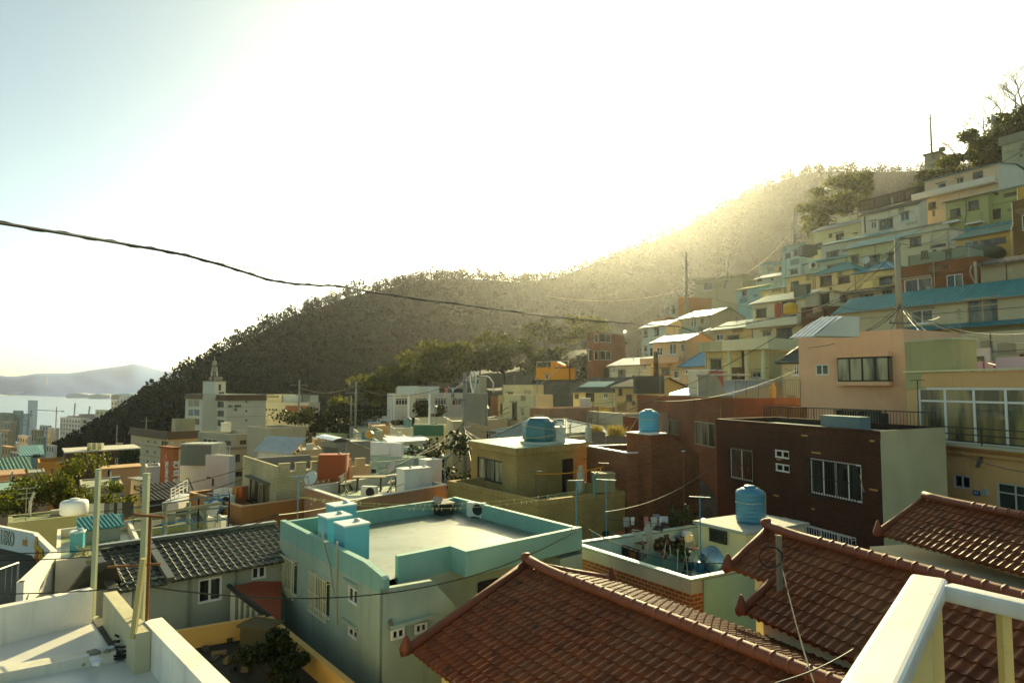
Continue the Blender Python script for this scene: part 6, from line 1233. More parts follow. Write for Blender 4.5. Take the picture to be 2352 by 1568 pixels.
m = MB(); q0 = H34.pt('L', *H34.ax('L', *c3(1015, 690)), .02); m.box(q0-UP*5.2, H34.e2*-3.2, UP*5.0, H34.n['L']*.05); m.build('red_wall', paint('8a3a24', .8), H34.root)
H36 = HH('low house with a shiny ribbed tin roof edged in blue behind the red brick house', c3, (2010, 522), 47, 1430, 4, 'c9c6a0', 'gL', wR=8, rise=2.0, over=.3, rm=RLIT, pitch=.4, frac=.55, vp=500, name='tin_roof_house')
m = MB(); tq = [P(*c3(x, y), 42.5) for x, y in ((1692, 342), (1858, 338), (1962, 528), (1692, 530))]; m.prism(tq, V((.6, 2.4, 0))); x = m.build('stair_slab', paint('8f9484', .85, .9), at=tq[3]); tag(x, 'grey stained concrete stair enclosure in front of the tin roof', 'stair enclosure')
m = MB(); m.box(tq[0]+V((-.15, -.1, .003)), V((3.4, 0, 0)), V((.6, 2.6, 0)), UP*.08); m.build('cap', paint('b9bca8', .7), x)
m = MB(); q0 = P(*c3(1265, 510), 44); m.box(q0-V((1.0, 0, 0)), V((1.9, .2, 0)), V((0, .8, 0)), UP*1.15); t = m.build('timber_box', paint('5a5648', .9, .5), at=q0); tag(t, 'weathered dark timber box on the red brick roof', 'box')
tpole(P(*c3(1348, 512), 42), 2.6, 1.6, (1, .05, 0), 'thin clothesline post on the red brick roof', M_STEEL)
HH('white stair block with a salmon red hut behind the tin roof', c3, (1795, 300), 50, 1600, 4.5, 'd2ccb0', 'slab', uR=1920, wR=2, over=.08, th=.1, rm=M_WHITE, name='stair_block', matR=paint('c9705c', .7, .3), vp=-100)
# weeds on the sunken roof
tuft(H34.at(2, H34.wL*.62, H34.z1-.9), .9, 1.3, 'dry weeds growing on the sunken blue grey roof near its middle', 21, DRY, 160); tuft(H34.at(1.2, H34.wL*.4, H34.z1-.6), .8, 1.1, 'dry weeds along the parapet beside the white vent', 22, DRY, 140)
m = MB(); q0 = H34.at(.6, H34.wL*.62, H34.z1-.3); m.box(q0, V((.9, 0, 0)), V((0, .8, 0)), UP*1.3); tag(m.build('vent_block', paint('c4bca8', .8), at=q0), 'pale square vent block on the long pink grey house', 'vent')
# top of the right hill: grey building, soil slope, hut
HH('big plain grey green building at the top right corner', cG, (2500, 150), 92, 2015, 12, 'a09a78', 'slab', wR=8, over=.4, th=1.2, rm=paint('8f8a70', .8))
HH('small hut with a green tank high on the soil slope', cC, (1555, 705), 128, 1420, 5, '8a8064', 'slab', wR=5, over=.4, th=.3, rm=paint('6f6a54', .8), wins=((1488, 738, 1518, 762, 's1'),), vp=-100)
barrel_tank(P(*cC(1582, 692), 126), .6, .75, 'round green tank beside the hut on the soil slope', gloss('4a6a4a', .4))
for u, v, d in ((2352, 330, 108), (2300, 350, 110), (2250, 375, 112), (2180, 410, 116), (2110, 395, 132), (2060, 430, 140), (2020, 470, 138), (1990, 520, 132), (2450, 290, 112), (2352, 270, 135), (2250, 320, 140), (2160, 365, 142), (2500, 250, 140), (1950, 560, 135), (1900, 600, 135), (1870, 560, 160), (1960, 490, 160), (2060, 420, 170), (2200, 360, 180), (2400, 330, 190)):
    q = P(u, v, d); GROUND.append((q.x, q.y, q.z-1.2))
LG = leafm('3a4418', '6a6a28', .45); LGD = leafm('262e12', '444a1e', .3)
TG = 'trees and bushes above the hillside houses'
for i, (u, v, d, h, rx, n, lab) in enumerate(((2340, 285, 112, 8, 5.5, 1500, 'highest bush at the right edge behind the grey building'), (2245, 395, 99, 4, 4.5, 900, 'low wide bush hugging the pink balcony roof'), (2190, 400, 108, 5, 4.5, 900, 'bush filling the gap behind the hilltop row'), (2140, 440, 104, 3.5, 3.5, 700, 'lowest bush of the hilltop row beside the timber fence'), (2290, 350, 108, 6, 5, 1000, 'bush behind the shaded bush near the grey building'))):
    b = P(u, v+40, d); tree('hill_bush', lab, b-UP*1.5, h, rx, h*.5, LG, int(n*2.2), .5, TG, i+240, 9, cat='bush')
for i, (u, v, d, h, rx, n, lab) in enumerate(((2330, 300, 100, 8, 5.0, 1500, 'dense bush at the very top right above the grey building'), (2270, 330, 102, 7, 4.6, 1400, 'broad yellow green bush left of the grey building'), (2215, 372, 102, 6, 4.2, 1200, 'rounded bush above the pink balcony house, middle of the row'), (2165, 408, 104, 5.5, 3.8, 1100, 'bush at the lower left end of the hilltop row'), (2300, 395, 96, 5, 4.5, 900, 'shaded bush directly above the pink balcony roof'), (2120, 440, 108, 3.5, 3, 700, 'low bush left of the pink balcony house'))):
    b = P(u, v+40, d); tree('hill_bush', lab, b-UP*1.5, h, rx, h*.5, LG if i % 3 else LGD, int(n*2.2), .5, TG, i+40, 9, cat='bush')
for i, (u, v, d, h, rx, n, lab) in enumerate(((1905, 505, 125, 8, 6, 1500, 'olive tree mass left of the timber fence'), (1945, 485, 130, 9, 5.5, 1300, 'taller olive tree beside the soil slope'), (1985, 460, 134, 8, 4.5, 900, 'thin pale tree next to the soil slope'), (1880, 520, 128, 5, 3.5, 700, 'small olive tree by the leaning wires'))):
    b = P(u, v+10, d); tree('olive_tree', lab, b-UP*1.5, h, rx, h*.4, LG, n, .65, TG, i+60, 10)
BK = paint('8a7a6a', .9)
for i, (u, v, d, h) in enumerate(((2335, 235, 112, 9), (2300, 260, 116, 8), (2262, 290, 120, 8), (2225, 318, 122, 7), (2190, 345, 126, 6), (2350, 250, 104, 10))):
    bare_tree(('bare branching tree above the bushes at the right edge', 'bare tree second from the right edge on the hill crest', 'bare tree in the middle of the hill crest', 'bare tree over the pink balcony house', 'small bare tree nearest the pylon', 'tallest bare tree at the picture corner')[i], P(u, v+25, d), h, .75, 80+i, 'bare trees on the hill crest', BK)
# ================================================================ left and middle of the valley
PM = glassm('2a2e2a', '5a6058')
def TW(label, k, c, d, uL, h, col, roof='flat', uR=None, wR=5.0, name='house', vp=100, mat=None, wins=(), winsR=(), doors=(), group='houses in the valley', cat='house', keep=False, **kw):
    mt_ = mat or paint(col, .8, .35); vR = kw.pop('vpR', None)
    if vp <= -800 and not uR and not keep:      # broad front receding to the right
        u_, v_ = k(*c); ul_ = k(uL, 0)[0]; vl_ = HV+(v_-HV)*(2750-ul_)/(2750-u_); roof = {'sL': 'sR', 'gL': 'gR'}.get(roof, roof)
        H = House(name, label, cat, I_, (ul_, vl_), d, None, u_, wL=wR, h=h, vp=.85*ul_-20, vpR=2750, mat=mt_, group=group); H.k = k; wins, winsR = (), wins; doorsR = doors; doors = ()
    else: H = House(name, label, cat, k, c, d, uL, uR, wR=None if uR else wR, h=h, vp=vp, vpR=vR, mat=mt_, group=group); doorsR = ()
    for f, L in (('L', wins), ('R', winsR)):
        for w_ in L: H.win(f, *w_[:4], st=w_[4] if len(w_) > 4 else 's2', fm=w_[5] if len(w_) > 5 else FWH, pane=PM, gm=M_DARKST)
    for w_ in doors: H.door('L', *w_[:4], mat=M_BLACK)
    for w_ in doorsR: H.door('R', *w_[:4], mat=M_BLACK)
    H.done(roof, **kw); rq = random.Random(label)
    if roof in ('flat', 'slab') and cat == 'house' and min(H.wR, H.wL) > 1.4:
        zr_ = H.z1-(kw.get('ph', .5) if roof == 'flat' else -kw.get('th', .15))
        for _ in range(rq.randint(1, 3)):
            q_ = H.at(H.wR*rq.uniform(.2, .8), H.wL*rq.uniform(.2, .8), zr_); m = MB(); t_ = rq.random()
            if t_ < .4: m.path([q_, q_+UP*rq.uniform(.5, 1.0), q_+UP*1.0+H.e1*.12], .05, 6); m.build('vent_pipe', paint(rq.choice(('b4ae98', '8a8674', '5f8a88')), .7, .5), H.root)
            elif t_ < .75: w_ = rq.uniform(.3, .8); m.box(q_, H.e1*w_, H.e2*w_*.8, UP*rq.uniform(.25, .7)); m.build('roof_box', paint(rq.choice(('c4bea8', '9c9682', '7f8f8a', 'a8865c')), .8, .6), H.root)
            else:
                m.path([q_, q_+UP*1.3], .02, 4)
                for f_ in (.7, .85, 1): m.beam(q_+UP*1.3*f_-H.e1*.3, q_+UP*1.3*f_+H.e1*.3, .025)
                m.build('aerial', M_STEEL, H.root)
    return H
# ---- grey house with the black tiled roof
BT = tilem('5f5b48', '7d765c', '3a372c', .5); GW = paint('a3a690', .8, .3)
Gh = House('grey_house', 'grey panelled house with a dark grey tiled roof left of the teal house', 'house', I_, (277, 1338), 19, None, 655, wL=4.5, h=4.2, vp=120, vpR=2900, mat=GW)
Gh.k = I_; Gh.win('R', 455, 1326, 510, 1382, fm=FWH); Gh.win('R', 578, 1299, 612, 1329, fm=FWH)
Gh.panel('R', 277, 1345, 300, 1470, mat=paint('e6dcc4', .6), name='porch_panel', out=.06)
for u in (432, 540): Gh.panel('R', u-2, 1312, u+2, 1450, mat=paint('8a8d78', .6), name='downpipe', out=.08)
Gh.done('none', rm=BT)
m = MB(); a1 = Gh.ax('R', 392, 1320)[0]; g = .3; zt_ = Gh.z1; rise_ = .55; b_ = 2.3
kor = lambda f: max(0, 1-abs((f-.25)/.2))**.6
sp = lambda a, b, z: Gh.at(a, b, z)
tileroof(m, sp(a1, -g, zt_-.12), sp(Gh.wR+.3, -g, zt_-.12), sp(Gh.wR+.3, b_, zt_+rise_), sp(a1-.35, b_, zt_+rise_), .215, .3, .05, .03, .05, 8, kor)
tileroof(m, sp(-.1, -g, zt_-.16), sp(a1-.12, -g, zt_-.16), sp(a1-.5, b_, zt_+rise_-.1), sp(-.5, b_, zt_+rise_-.1), .215, .3, .05, .03, .05, 8, kor)
ribroof(m, sp(Gh.wR+.3, 2*b_+g, zt_-.12), sp(-.4, 2*b_+g, zt_-.12), sp(-.4, b_, zt_+rise_-.02), sp(Gh.wR+.3, b_, zt_+rise_-.02))
m.build('roof', BT, Gh.root)
m = MB(); m.beam(sp(a1-.04, -g-.05, zt_-.05), sp(a1-.42, b_, zt_+rise_+.08), .2, .12); m.beam(sp(-.5, b_, zt_+rise_+.06), sp(Gh.wR+.3, b_, zt_+rise_+.06), .22, .1); m.beam(sp(-.18, -g, zt_-.1), sp(-.55, b_, zt_+rise_), .22, .1); m.build('ridge', gloss('6a6858', .3, 0, .6), Gh.root)
m = MB(); A_, B_, C2, D2 = Z(150, 1362, -5.55), Z(284, 1338, Gh.z1-.1), Z(262, 1284, Gh.z1+.75), Z(196, 1300, -4.75); m.prism([A_, B_, C2, D2], UP*-.08); m.build('lean_to_roof', paint('4f4b40', .6, .4), Gh.root)
# red sheet shed
A_, B_ = P(524, 1347, 20.6), P(645, 1440, 19.7); m = MB(); ribroof(m, A_, B_, P(645, 1318, 22.4), P(548, 1340, 22.2), .1, .015); t = thing('red_roof_shed', 'small shed with a coral red ribbed roof between the grey and teal houses', 'shed', V((A_.x+.5, A_.y, -8.5))); m.build('roof', paint('b5583c', .5, .4), t)
m = MB(); d_ = B_-A_; m.poly(V((A_.x, A_.y, -8.5))+d_*.05, V((B_.x, B_.y, -8.5)), B_-UP*.08, A_+d_*.05-UP*.08); m.build('wall', paint('d8cfb0', .6, .3), t)
m = MB()
for i in range(1, 9): q0 = A_+d_*(.05+.105*i); m.box(V((q0.x, q0.y, -8.4))-V((0, .02, 0)), V((d_.x, d_.y, 0)).normalized()*.09, V((0, -.02, 0)), UP*(q0.z-.1+8.4))
m.build('stripe_boards', paint('8a8060', .7), t)
m = MB(); m.beam(A_+UP*.05, B_+UP*.05, .1, .08); m.build('edge_trim', M_DARKST, t)
# ochre yard walls and the shrub
OW = paint('d9a860', .8, .4); zo = -6.36
m = MB(); a, b, c = Z(350, 1459, zo), Z(611, 1415, zo), Z(830, 1595, zo)
d_ = b-a; n_ = V((-d_.y, d_.x, 0)).normalized(); m.box(V((a.x, a.y, -9)), d_, n_*.16, UP*(zo+9)); t = m.build('yard_wall', OW, at=V((a.x, a.y, -9))); tag(t, 'low ochre yard wall below the grey house', 'wall')
m = MB(); d_ = c-b; n_ = V((d_.y, -d_.x, 0)).normalized(); m.box(V((b.x, b.y, -9))+d_.normalized()*.02, d_, -n_*.16, UP*(zo-.01+9)); t = m.build('yard_wall', OW, at=V((b.x, b.y, -9))); tag(t, 'ochre yard wall running along the foot of the teal house', 'wall')
m = MB(); o = Z(585, 1478, -6.85); m.box(V((o.x-.4, o.y, -9)), V((.8, -.3, 0)), V((.2, .6, 0)), UP*2.6); m.box(V((o.x-.48, o.y-.06, -6.398)), V((.96, -.35, 0)), V((.22, .72, 0)), UP*.06); tag(m.build('yard_shelter', paint('6a5a3a', .9, .6), at=V((o.x, o.y, -9))), 'dark wooden yard shelter in the corner of the ochre walls', 'shelter')
m = MB(); o = Z(520, 1500, -7.9); m.poly(o+V((-2.2, -.3, 0)), o+V((.2, -1.3, .05)), o+V((1.6, .2, .1)), o+V((-1.2, 1.2, .05))); x = m.build('tar_sheet', paint('24241e', .8, .5), at=o); x.modifiers.new('s', 'SOLIDIFY').thickness = .05; tag(x, 'black tar paper sheet over the yard', 'sheet')
t = bushy(Z(628, 1568, -6.9), .72, 1.15, 'dark leafy shrub filling the ochre walled yard', 31, leafm('1c2412', '3a4420', .3), 2600, .1, 'garden_shrub'); bushy(Z(560, 1545, -6.9), .5, .7, 'smaller pale shrub at the left of the ochre walled yard', 32, leafm('3a3a24', '5a5a38', .3), 700, .09, 'garden_shrub')
m = MB(); m.prism([V((p.x, p.y, -6.87)) for p in (Z(372, 1450, -6.87), Z(611, 1440, -6.87), Z(835, 1620, -6.87), Z(500, 1700, -6.87), Z(400, 1540, -6.87))], UP*-.3); tag(m.build('yard', paint('3a372c', .95, .9), at=Z(600, 1500, -7.1)), 'dark earth yard', 'yard', kind='structure')
for i in range(14):
    o = Z(R.uniform(430, 640), R.uniform(1470, 1560), -6.86); a = R.uniform(0, 3); d_ = V((math.cos(a), math.sin(a), 0)); s_ = R.uniform(.1, .4); m = MB(); m.box(o, d_*s_, V((-d_.y, d_.x, 0))*s_*.5, UP*R.uniform(.03, .15)); tag(m.build('yard_scrap', paint(R.choice(('4a4436', '6a6250', '2c2a24', '7d6a44')), .9, .6), at=o), 'dusty scrap lying in the dark ochre walled yard', 'scrap', 'scrap in the yard')
# ---- graffiti roof terrace
t = thing('graffiti_terrace', 'angular white roof wall with graffiti on its inner face, far left', 'roof terrace', V((-17, 20, -10))); zg = -5.0
top = [Z(*q, zg) for q in ((-150, 1178), (0, 1205), (87, 1222), (131, 1263), (55, 1336), (40, 1337))]
m = MB()
for a, b in zip(top[:-1], top[1:]):
    d_ = (b-a).normalized(); n_ = V((d_.y, -d_.x, 0)); m.box(V((a.x, a.y, -9.5)), b-a, n_*.16, UP*(zg+9.5))
m.build('wall', paint('eae4d6', .6, .25), t)
m = MB(); m.poly(*[V((p.x, p.y, zg-.75)) for p in top], V((-16, 12, zg-.75)), V((-24, 16, zg-.75))); m.build('roof', paint('55503f', .9, .9), t)
def graff(body, a, b, f, dz, h, mat, bold=0.03, sx=1.0, off=.18):
    d_ = (b-a).normalized(); n_ = V((d_.y, -d_.x, 0)); q_ = a.lerp(b, f)+n_*off; text(body, V((q_.x, q_.y, zg-dz)), d_, UP, h, mat, t, 'graffiti', .006, bold=bold, sx=sx)
graff('LEKO', top[1], top[2], .36, .36, .62, paint('6a6a5a', .8, .2), .05, .62, .172); graff('LEKO', top[1], top[2], .36, .36, .6, paint('c4bea8', .8, .2), .02, .62, .182); graff('ook', top[1], top[2], .82, .34, .4, paint('e0a050', .8, .2), .03, .5, .172)
graff('fen', top[2], top[3], .46, .4, .95, paint('cf5a20', .8, .2), .09, 1.5, .172); graff('fen', top[2], top[3], .44, .34, .8, paint('e0b83c', .8, .2), .05, 1.5, .182); graff('au', top[2], top[3], .84, .36, .5, paint('4a8a80', .8, .2), .02, 1.0, .172)
railing('chrome_gate', 'chrome gate posts and rails at the far left edge', [Z(-20, 1400, -5.9), Z(38, 1375, -5.9)], 1.0, gloss('c9c4b4', .2, .8), sp=.2)
# long white wall below the olive terrace
Ww = TW('long white walled house below the olive green terrace', I_, (131, 1286), 21, None, 4.5, 'ddd8c8', 'flat', uR=345, wR=None, vp=150, vpR=2900, ph=.12, th=.12, fl=gloss('7f8a68', .4)) if False else None
Ww = House('white_walled_house', 'long white walled house with a sunken green floor below the olive terrace', 'house', I_, (128, 1287), 21, None, 330, wL=5.5, h=4.8, vp=150, vpR=2900, mat=paint('dcd6c4', .75, .35)); Ww.done('flat', ph=.3, th=.12, fl=gloss('83906a', .35))
tb_ = Z(*cL(1210, 650), Ww.z1-.25); box_tank(tb_+UP*.0, (.9, .35, 0), (-.35, .9, 0), .38, .36, .64, 'bright teal box tank on the white walled house', gloss('2f9ea4', .35), paint('c4d4d0', .5))
railing('terrace_railing', 'blue steel railing along the white walled house', [Ww.at(3.0, .3, Ww.z1-.29), Ww.at(Ww.wR+1.5, .3, Ww.z1-.29)], .95, paint('4f8fa4', .5, .2), bars=False, rails=2, r=.022)
m = MB(); o = Z(*cL(1350, 700), Ww.z1)+V((0, -.1, .1))
rq = random.Random(5)
for i in range(12): m.path([o+V((rq.uniform(-.3, .5), rq.uniform(-.1, .1), rq.uniform(-.5, .25))) for j in range(5)], .02, 4, False)
tag(m.build('wire_tangle', paint('b4aa7c', .7), at=o), 'tangle of pale tubing hung by the left steel post', 'tangle')
Ol = TW('olive green walled terrace house with a white tank on its roof', I_, (203, 1180), 27, 20, 4, '9c9a70', 'flat', wR=2, vp=-3600, vpR=2300, ph=.08, fl=paint('84885c', .7, .6), name='olive_house')
tk = P(170, 1181, 28.0); t = thing('water_tank', 'big white plastic water tank with a round hatch on the olive house', 'water tank', tk, 'water tanks on the roofs'); m = MB(); m.lathe(tk, [(.42, 0), (.5, .06), (.51, .3), (.5, .48), (.44, .56), (.2, .59)], 18); m.build('body', gloss('e6e4da', .4), t, True); m = MB(); m.lathe(tk+UP*.59, [(.17, 0), (.17, .05), (.1, .07)], 14); m.build('lid', gloss('e6e4da', .4), t)
Tq = House('teal_sheet_hut', 'grey hut with a slanting teal striped sheet roof beside the teal box tank', 'hut', cL, (1262, 318), 24.5, None, 1890, wL=1.1, h=2.0, vp=150, vpR=2700, mat=paint('b4ac98', .8, .4)); Tq.done('sR', rise=.22, over=.12, rm=paint('4a8f8a', .6, .4), pitch=.14)
# grey deck roof behind the tiled roof, with posts and railing
Dk = TW('grey flat roof behind the dark tiles with a steel framed shelter', cK, (1500, 735), 27.5, -700, 4, 'a39c88', 'flat', wR=3.5, vp=-1900, vpR=2400, ph=.12, fl=paint('8a8574', .8, .5), name='grey_roof_house')
m = MB(); z_ = Dk.z1-.1; pa = [P(*cK(x, y), 27.2) for x, y in ((250, 790), (648, 690), (945, 640))]
for q_ in pa: m.beam(V((q_.x, q_.y, z_)), V((q_.x, q_.y, z_+2.0)), .13)
t = thing('steel_shelter', 'steel posts carrying a long thin beam over the grey flat roof', 'shelter', V((pa[0].x, pa[0].y, z_))); m.build('post', paint('6a7264', .6, .3), t)
m = MB(); m.beam(P(*cK(-350, 520), 27.4), P(*cK(1210, 262), 26.6), .16, .1); m.build('beam', paint('77745e', .6, .3), t)
railing('terrace_railing', 'blue grey steel railing round the grey flat roof', [P(*cK(-300, 860), 27.6), P(*cK(820, 690), 27.0), P(*cK(1345, 640), 26.6), P(*cK(970, 560), 29.5)], 1.15, paint('5a7078', .5, .2), bars=False, rails=3, r=.025)
dish(P(*cK(1118, 360), 27.0), .32, (-.5, -.8, .3), 'pale satellite dish fixed to the blue grey railing', .7)
box_tank(P(*cK(1115, 640), 28.5)-UP*.3, (1, 0, 0), (0, 1, 0), .7, .5, .6, 'low white box beside the blue grey railing', paint('cfcbb8', .6))
Lp = TW('long dark deck with pale ledges behind the steel shelter', cK, (1020, 560), 29.5, -700, 3.5, 'a3a268', 'flat', wR=3, vp=-1900, vpR=2400, ph=.1, fl=paint('3a3d2a', .8, .4), name='deck_house')
# ochre red terrace with washing
Rt = TW('rust orange walled terrace house with washing and an air conditioner', cK, (1560, 332), 33.5, 665, 5, 'b57a48', 'flat', wR=4.5, vp=-420, vpR=2600, ph=.9, th=.14, fl=paint('b58a58', .8, .6), name='rust_terrace_house', cop=paint('d9a878', .7, .3))
ac_unit(P(*cK(1265, 245), 35)-UP*.3, (1, -.3, 0), 'air conditioner unit on the rust orange terrace', 1.0)
for i, (x, y, w_, c_, lab) in enumerate(((1160, 20, .5, 'd9d0bc', 'white towel'), (1260, 15, .55, 'd4c4b4', 'pale patterned cloth'), (1340, 10, .5, 'd8cdb8', 'cream towel'), (1420, 10, .45, 'c98a3c', 'amber cloth'), (1500, 0, .55, 'cf5a34', 'orange red shirt'))):
    cloth(P(*cK(x, y-10), 36), (1, -.2, 0), w_, .55, lab+' on the line above the rust orange terrace', paint(c_, .8, .1), 'washing on the lines', i)
m = MB(); o = P(*cK(1110, 200), 34.8)-UP*.35; m.blob(o, .5, 12, 7, (1.1, .7, .8), 3, .5); tag(m.build('sack_heap', paint('5f7a88', .7, .4), at=o, smooth=True), 'heap of blue and ochre sacks in the corner of the rust terrace', 'sacks')
# sheets and laundry behind the olive house
for i, (x, y, w_, c_) in enumerate(((880, 1505, .7, 'd8d2bc'), (920, 1510, .5, 'cfc8b0'), (960, 1508, .5, 'd4ceb8'), (1000, 1505, .5, '6a6a60'), (1045, 1502, .5, '8a8a7c'), (1085, 1498, .45, '3f3f3a'), (1120, 1494, .5, '9a958a'), (1165, 1490, .5, '4a463c'))):
    cloth(P(*c1(x, y), 33), (1, .15, 0), w_, .75, ('white sheet', 'cream towel', 'pale pillowcase', 'grey shirt', 'light grey shirt', 'dark trousers', 'grey towel', 'brown shirt')[i]+' on the line behind the white tank', paint(c_, .8, .1), 'washing on the lines', i)
wire(P(*c1(845, 1512), 33), P(*c1(1200, 1485), 33), .06, .01, 'washing line behind the white tank', M_BLACK, 'clothesline', 'clotheslines')
# ---- trees beside the left post
TL = leafm('46501c', '74742e', .45)
for (u, v, d, h, rx, n, s, lab) in ((130, 1190, 38, 4.2, 2.0, 900, 1, 'round leafy yellow green tree behind the white tank'), (60, 1195, 36, 3.0, 2.0, 800, 2, 'low spreading yellow green bush at the far left'), (165, 1170, 39, 3.8, 1.0, 500, 3, 'taller narrow tree behind the round leafy one'), (235, 1190, 38, 2.6, 1.3, 500, 4, 'small yellow green tree between the two steel posts')):
    tree('village_tree', lab, P(u, v, d)-UP*1.2, h+.6, rx, h*.4, TL, int(n*2.6), .16, 'yellow green trees on the left', s, 8)
# ---- black roof, white stair, chimney sign
HBs = TW('house with a broad matt black pitched roof in front of the chimney sign', c1, (1735, 1436), 46, 1325, 4, '3a382e', 'sL', wR=4, rise=.5, over=.3, vp=-900, rm=paint('22221c', .8, .3), name='black_roof_house')
t = thing('white_stair', 'small white outside stair with slatted railings on the black roof house', 'stair', P(*c1(1560, 1500), 42)-UP*.5); m = MB(); q0, q1 = P(*c1(1550, 1490), 42), P(*c1(1700, 1400), 44); m.beam(q0-UP*.3, q1-UP*.35, 1.0, .5); m.build('flight', M_WHITE, t)
m = MB()
for dz in (.35, .55, .75): m.beam(q0+UP*dz, q1+UP*dz, .05)
for f in (0, .25, .5, .75, 1): q_ = q0.lerp(q1, f); m.beam(q_, q_+UP*.8, .06)
m.build('railing', M_WHITE, t)
ch = House('bathhouse_chimney', 'square brick red bathhouse chimney with white painted letters', 'chimney', c1, (1572, 1015), 60, 1460, 1625, h=9.5, vp=-700, vpR=3000, mat=paint('b5683c', .8, .4)); ch.done('flat', ph=.2, th=.25, fl=M_BLACK)
m = MB(); m.box(ch.at(-.12, -.12, ch.z1+.003), ch.e1*(ch.wR+.24), ch.e2*(ch.wL+.24), UP*.18); m.build('rim', paint('8f5430', .8, .5), ch.root)
wl_ = M_WHITE
def sg(f, s_, x, y, h):
    a, z = ch.ax(f, *c1(x, y)); e = -ch.e2 if f == 'L' else ch.e1; text(s_, ch.pt(f, a, z, .03), e, UP, h, wl_, ch.root, 'lettering', .03, bold=.035)
for s_, y in (('천', 1165), ('호', 1245), ('탕', 1325)): sg('L', s_, 1518, y, .8); sg('R', s_, 1600, y-10, .66)
m = MB(); a, z = ch.ax('L', *c1(1518, 1100)); o = ch.pt('L', a, z, .06); e = -ch.e2
m.path([o+e*(.38*math.cos(t_))+UP*(.22*math.sin(t_)) for t_ in [2.6+i*.24 for i in range(17)]], .06, 5)
for dx in (-.14, 0, .14): m.path([o+e*(dx+.045*math.sin(i*1.1))+UP*(-.02+.075*i) for i in range(7)], .055, 5)
m.build('hot_spring_mark', paint('d98a6c', .7), ch.root)
# ---- white curvy house with tarpaulin, etc
Wc = TW('white house with stepped parapet railings right of the chimney sign', c1, (2085, 1075), 64, 1640, 8, 'cfcabc', 'flat', uR=2140, vp=-1500, ph=.5, fl=FLGRY, wins=((1690, 1275, 1722, 1310, 's1', M_DFRAME), (1878, 1262, 1915, 1280, 's1', M_DFRAME), (1925, 1280, 1945, 1350, 's1', M_DFRAME)), name='white_house')
TW('small white wing with a curved end beside the chimney', c1, (1465, 1165), 63, 1330, 6, 'd4ccbc', 'flat', wR=3, vp=-1500, ph=.2, name='white_wing')
m = MB(); o = P(*c1(1800, 1160), 66); m.box(o+V((-1.7, 0, 0)), V((3.0, -.3, 0)), V((.5, 1.8, 0)), UP*1.95); x = m.build('tarpaulin_cover', paint('6f7868', .5, .5), at=o); tag(x, 'box shaped structure wrapped in grey green tarpaulin on the white roof', 'tarpaulin'); m = MB(); m.box(o+V((-1.75, -.1, 1.953)), V((3.15, -.3, 0)), V((.5, 2.0, 0)), UP*.12); m.box(o+V((1.35, -.3, .7)), V((.2, 0, 0)), V((.5, 1.8, 0)), UP*1.24); m.build('sheet', paint('b4b4a4', .5, .5), x)
railing('roof_railing', 'white parapet railing stepping down the white house roof', [Wc.at(.2, 1.8, Wc.z1), Wc.at(.2, .2, Wc.z1)], .9, M_WHITE, sp=.3)
TW('pale house under the chimney with a small white porch', c1, (1290, 1300), 52, 1190, 4, 'cfc6ac', 'slab', uR=1345, vp=-800, over=.2, th=.1, rm=paint('8a8a7c', .8), name='porch_house', wins=((1215, 1345, 1275, 1390, 's1', M_DFRAME),))
TW('low pale lilac wall house behind the yellow green trees', c1, (1120, 1330), 47, 740, 4, 'b4a890', 'flat', wR=5, vp=-1500, ph=.1, fl=paint('9a9a80', .8), name='lilac_house')
TW('low terracotta walled house at the left edge with a teal roof rim', c1, (430, 1350), 50, -260, 4, 'bf9a78', 'flat', wR=6, vp=-2200, ph=.1, fl=paint('7fa090', .6), name='terracotta_house')
TW('peach hut with a dark doorway and flat slab roof', c1, (1275, 1180), 60, 925, 5, 'd9a474', 'slab', wR=2.5, vp=-900, over=.12, th=.15, rm=paint('c99c6a', .7), name='peach_hut', cat='hut', doors=((978, 1200, 1012, 1305),))
# orange and dark cafe block
Of = TW('orange walled house joined to the dark brown cafe block', c1, (600, 1118), 72, 350, 6.5, 'd9974c', 'flat', wR=5, vp=-1200, ph=.6, fl=FLGRY, name='orange_house', wins=((468, 1190, 485, 1232, 's1', M_DFRAME), (522, 1203, 544, 1250, 's1', M_DFRAME), (558, 1195, 580, 1278, 's1', M_DFRAME)))
Cf = House('cafe_block', 'long dark brown cafe block with white letters and a planted green panel', 'cafe', I_, (151, 1041), 74, None, 321, wL=6, h=9, vp=60, vpR=2700, mat=paint('5f4630', .8, .4)); Cf.k = c1
Cf.win('R', 665, 1200, 720, 1265, fm=M_DFRAME); Cf.win('R', 985, 1045, 1042, 1085, fm=paint('7a6448', .6)); Cf.win('R', 878, 1208, 930, 1260, fm=M_DFRAME)
a0, a1, z0_, z1_ = Cf.rect('R', (1080, 1020, 1265, 1170)); m = MB(); m.box(Cf.pt('R', a0, z0_, .0), Cf.e1*(a1-a0), UP*(z1_-z0_), Cf.n['R']*.12); pn = m.build('green_panel', paint('1f2c20', .9, .4), Cf.root)
rq = random.Random(9); pts = [Cf.pt('R', rq.uniform(a0, a1), rq.uniform(z0_, z1_), .16) for _ in range(500)]; cards('leaves', pts, .25, leafm('2a3a24', '6a7a58', .2), 4, parent=pn)
a, z = Cf.ax('R', *c1(1056, 1125)); text('COF', Cf.pt('R', a, z, .05), UP*-1, Cf.e1, .42, M_WHITE, Cf.root, 'lettering', .04, bold=.01)
Cf.done('slab', over=.12, th=.15, rm=paint('c4bca8', .7, .3))
